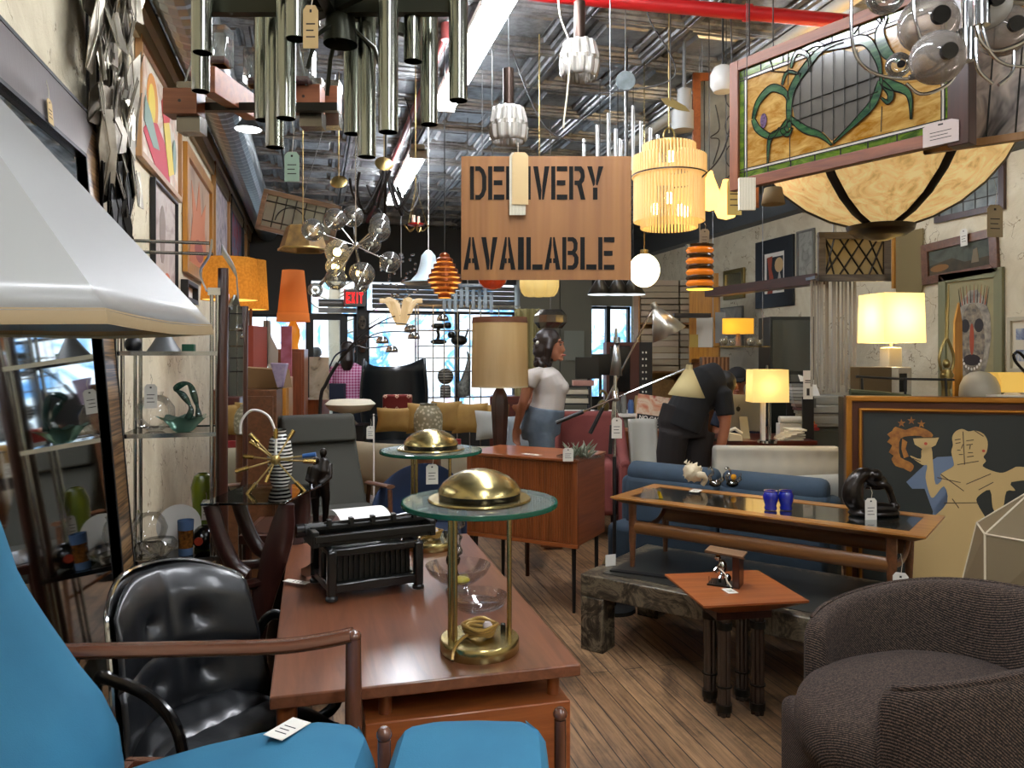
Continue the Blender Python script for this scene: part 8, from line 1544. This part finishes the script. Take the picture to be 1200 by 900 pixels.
for s in (-1, 1): mb.tube([P(634, 507, s * .08), P(635, 525, s * .088), P(638, 560, s * .09), P(634, 600, s * .09), P(634, 625, s * .09)], [.105, .1, .08, .075, .08], 14)
fuse(mb.build('jeans', DEN, wo), .009, 3)
mb = MB(); mb.sph(hc + Vector((-.022, 0, .05)), .104, 16, rz=.098, ry=.1).tube([hc + Vector((-.05, 0, .04)), hc + Vector((-.075, 0, -.04)), hc + Vector((-.06, 0, -.12))], [.085, .09, .06], 14, up=UPY, ry=[.07, .065, .05]).tube([hc + Vector((.0, -.07, .06)), hc + Vector((-.02, -.095, -.02)), hc + Vector((-.03, -.085, -.12))], [.035, .035, .022], 10).tube([hc + Vector((.0, .07, .06)), hc + Vector((-.02, .095, -.02)), hc + Vector((-.03, .085, -.12))], [.035, .035, .022], 10)
for k in range(16): a = k * .4; mb.sph(hc + Vector((-.055 + .055 * math.cos(a), .085 * math.sin(a), -.10 - .02 * (k % 3))), .026, 8)
for k in range(9): mb.sph(hc + Vector((-.115 + .012 * (k % 2), -.05 + .05 * (k % 3), .05 - .05 * (k // 3))), .024, 8)
fuse(mb.build('hair', HAIR, wo), .007, 1)
MB().sph(hc + Vector((-.1, -.055, .03)), .02, 8).sph(hc + Vector((-.105, -.045, .0)), .014, 8).build('hair_clip', mat('pearl clip', 'b8b4a8', .3), wo); MB().tube([hc + Vector((-.01, -.105, -.05)) + Vector((.012 * math.cos(a), 0, .012 * math.sin(a))) for a in [k * PI / 5 for k in range(10)]], .0012, 5, closed=True).build('earring', GOLDM, wo)
# ---- man bending over the desk
md_ = 6.08; g = md_ / 900; mn = T('person', 'man in a black tee and dark trousers bending forward over the desk', 'person', K((805 - 600) * g, md_, 0), CA)
P = lambda px, py, y=0: Vector(((px - 805) * g, y, EYE + (415 - py) * g))
hc = P(855, 452, .12); mb = MB(); head(mb, hc, R(150), R(-30) , 1.1)
SP = [P(802, 505), P(803, 490), P(812, 470, .03), P(828, 456, .06), P(841, 452, .1), P(849, 453, .12)]
mb.tube(SP, [.11, .14, .17, .19, .17, .06], 18, up=(-.45, 0.3, -.8), ry=[.11, .12, .14, .15, .14, .05]); mb.tube([P(843, 453, .1), P(851, 453, .12)], .055, 12)
NS = P(845, 462, -.06); NE = P(846, 500, -.08); NW = P(840, 538, -.02); mb.tube([P(838, 456, 0), NS, P(847, 482, -.08), NE, P(843, 520, -.05), NW], [.06, .06, .052, .042, .04, .03], 12); hand(mb, NW, P(838, 556, .0) - NW, (1, .3, 0), 1.1, .35)
FS = P(852, 470, .28); FW = P(862, 505, .3); mb.tube([P(845, 458, .2), FS, P(858, 490, .3), FW], [.06, .058, .042, .03], 12); hand(mb, FW, (.5, .1, -.8), (0, 1, 0), 1.1, .4)
for s, x in ((-1, 785), (1, 818)): mb.tube([P(x + 6, 505, s * .04), P(x, 540, s * .03), P(x, 580, s * .03), P(x - 2, 630, .02), ((x - 2 - 805) * g, .0, .08)], [.09, .08, .06, .055, .04], 12).tube([((x - 2 - 805) * g, .04, .05), ((x - 805) * g, -.14 + .3, .03)], [.04, .03], 10)
fuse(mb.build('body', SKIN2, mn)); face_bits(mn, hc, R(150), R(-30), 1.1)
BT = mat('black cotton', '0c0d10', .9); mb = MB(); mb.tube([P(797, 501), P(803, 486), P(813, 469, .03), P(828, 455, .06), P(841, 451, .1), P(847, 452, .11)], [.19, .195, .2, .215, .19, .085], 20, up=(-.45, 0.3, -.8), ry=[.165, .16, .155, .165, .155, .07]); mb.tube([P(838, 456, 0), NS, P(847, 486, -.08)], [.075, .078, .072], 14).tube([P(845, 458, .2), FS, P(856, 482, .3)], [.07, .07, .06], 12); fuse(mb.build('tee_shirt', BT, mn), .009, 3)
TR = mat('dark brown trousers', '140d0c', .85); mb = MB(); mb.tube([P(804, 478), P(800, 495), P(801, 512)], [.19, .2, .19], 18, up=(1, 0, 0), ry=[.15, .16, .15])
for s, x in ((-1, 785), (1, 818)): mb.tube([P(x + 4, 505, s * .04), P(x, 530, s * .03), P(x - 1, 570, s * .03), P(x - 2, 610, .02), ((x - 2 - 805) * g, .0, .12)], [.12, .115, .095, .08, .08], 14)
fuse(mb.build('trousers', TR, mn), .01, 3); mb = MB(); mb.T = Matrix.Translation(hc) @ Euler((R(-30), 0, R(150))).to_matrix().to_4x4(); mb.sph((0, .03, .045), .1, 14, rz=.1, ry=.098).sph((0, .06, -.01), .075, 12, rz=.07, ry=.05); fuse(mb.build('hair', HAIRB, mn), .009, 2)
# ---- man in a dark cap behind him
cd_ = 7.35; g = cd_ / 900; cm = T('person', 'person in a dark cap looking down behind the computer', 'person', K((866 - 600) * g, cd_, 0), CA); P = lambda px, py, y=0: Vector(((px - 866) * g, y, EYE + (415 - py) * g)); hc = P(864, 447)
mb = MB(); head(mb, hc, R(-18), R(12), 1.1); mb.tube([P(865, 452), P(866, 468)], .052, 12); mb.tube([P(868, 560), P(868, 520), P(868, 485), P(867, 470)], [.18, .17, .2, .08], 16, up=(1, 0, 0), ry=[.13, .12, .12, .06])
for s in (-1, 1): mb.tube([(s * .16, 0, P(0, 474).z), (s * .22, -.02, P(0, 505).z), (s * .17, -.2, P(0, 520).z)], [.055, .045, .032], 10); hand(mb, (s * .17, -.2, P(0, 520).z), (-s * .3, -.8, 0), (s, 0, .1), 1, .5); mb.tube([(s * .09, 0, .6), (s * .1, 0, .1)], [.09, .05], 10).tube([(s * .1, .05, .05), (s * .1, -.15, .03)], [.04, .03], 8)
fuse(mb.build('body', SKIN2, cm)); face_bits(cm, hc, R(-18), R(12), 1.1); NV = mat('navy cotton', '141c2c', .9); mb = MB().tube([P(868, 540), P(868, 520), P(868, 485), P(867, 471), P(867, 467)], [.2, .19, .22, .12, .07], 16, up=(1, 0, 0), ry=[.15, .14, .14, .09, .065])
for s in (-1, 1): mb.tube([(s * .14, 0, P(0, 474).z), (s * .23, -.02, P(0, 500).z)], [.07, .06], 10)
fuse(mb.build('sweater', NV, cm), .01, 3); mb = MB().tube([P(868, 545), P(868, 560)], [.19, .18], 14, up=(1, 0, 0), ry=.14)
for s in (-1, 1): mb.tube([(s * .09, 0, .5), (s * .1, 0, .08)], [.11, .07], 10)
fuse(mb.build('trousers', TR, cm), .012, 2); mb = MB(); mb.T = Matrix.Translation(hc) @ Euler((R(12), 0, R(-18))).to_matrix().to_4x4(); mb.sph((0, .012, .055), .1, 16, rz=.085, ry=.112).prism([(-.07, 0), (-.06, .1), (0, .12), (.06, .1), (.07, 0)], O=(0, -.06, .055), U=(1, 0, 0), V=(0, -1, -.2), t=.008).build('cap', mat('dark cap cloth', '15161a', .8), cm)
# ---- shopper in a plaid shirt by the door
def plaid():
    m, nt, b = newmat('pink plaid cotton'); v = coords(nt); ws = []
    for ax in ('X', 'Z'):
        w = N(nt, 'ShaderNodeTexWave', bands_direction=ax); w.inputs['Scale'].default_value = 9; nt.links.new(v, w.inputs['Vector']); ws.append(w.outputs['Fac'])
    a = N(nt, 'ShaderNodeMath', operation='ADD'); nt.links.new(ws[0], a.inputs[0]); nt.links.new(ws[1], a.inputs[1]); mu = N(nt, 'ShaderNodeMath', operation='MULTIPLY'); mu.inputs[1].default_value = .5; nt.links.new(a.outputs[0], mu.inputs[0])
    nt.links.new(ramp(nt, mu.outputs[0], [(.3, '9c3c6c'), (.7, 'd0a0bc')]), b.inputs['Base Color']); b.inputs['Roughness'].default_value = .85; return m
def stander(label, px, d_, yaw, shirt, bottoms, hairm, hz, extra=None, slung=False):
    t = T('person', label, 'person', K((px - 600) / 900 * d_, d_, 0), CA + yaw); H_ = hz; mb = MB(); hc = Vector((0, 0, H_ - .12)); head(mb, hc, 0, R(8), 1.0); mb.tube([(0, 0, H_ - .2), (0, 0, H_ - .3)], .052, 12)
    mb.tube([(0, 0, .9), (0, 0, 1.0), (0, 0, 1.2), (0, 0, H_ - .34), (0, 0, H_ - .28)], [.17, .15, .17, .19, .07], 16, up=(1, 0, 0), ry=[.12, .11, .12, .1, .06])
    for s in (-1, 1):
        mb.tube([(s * .17, 0, H_ - .33), (s * .23, .02, 1.12), (s * .18, -.16, 1.0)], [.052, .043, .028], 10); hand(mb, (s * .18, -.16, 1.0), (-s * .2, -.8, -.2), (s, 0, .2), 1, .5)
        mb.tube([(s * .09, 0, .92), (s * .1, 0, .5), (s * .1, 0, .08)], [.09, .06, .04], 10).tube([(s * .1, .05, .05), (s * .1, -.15, .03)], [.04, .03], 8)
    fuse(mb.build('body', SKIN, t), .01); mb = MB().tube([(0, 0, .88), (0, 0, 1.0), (0, 0, 1.2), (0, 0, H_ - .34), (0, 0, H_ - .29), (0, 0, H_ - .26)], [.2, .18, .195, .215, .13, .07], 18, up=(1, 0, 0), ry=[.15, .14, .145, .12, .09, .065])
    for s in (-1, 1): mb.tube([(s * .15, 0, H_ - .33), (s * .235, .02, 1.12), (s * .2, -.1, 1.05)], [.07, .058, .046], 12)
    fuse(mb.build('shirt', shirt, t), .01, 3); mb = MB().tube([(0, 0, .98), (0, 0, .85)], [.17, .19], 16, up=(1, 0, 0), ry=[.13, .14])
    for s in (-1, 1): mb.tube([(s * .09, 0, .9), (s * .1, 0, .5), (s * .1, 0, .06)], [.11, .08, .07], 12)
    fuse(mb.build('trousers', bottoms, t), .012, 2); mb = MB().sph((0, .035, H_ - .085), .093, 14, rz=.095, ry=.09)
    if slung: mb.tube([(0, .07, H_ - .1), (0, .1, H_ - .25), (0, .1, H_ - .36)], [.08, .09, .05], 12)
    fuse(mb.build('hair', hairm, t), .01, 2); face_bits(t, hc, 0, R(8)); return t
pl = stander('shopper with long dark hair in a pink plaid shirt, seen from behind near the door', 408, 9.6, R(185), plaid(), mat('dark jeans', '1c2430', .85), HAIR, 1.66, slung=True)
bg_ = S(MB().box(-.14, -.08, 0, .14, .08, .3).tube(smooth_path([(-.12, 0, .3), (.0, .03, .62), (.16, 0, .72)], 5), .012, 6), 'shoulder_bag', mat('navy canvas', '161c30', .85), 'dark navy shoulder bag on the shopper in the pink plaid shirt', 'bag', loc=K((392 - 600) / 900 * 9.45, 9.4, .84), rz=CA, bevel=.02)
stander('passer-by with short black hair in a blue shirt, outside the shop door', 371, 13.2, R(185), mat('royal blue cotton', '24406e', .85), BLACK, HAIRB, 1.62)
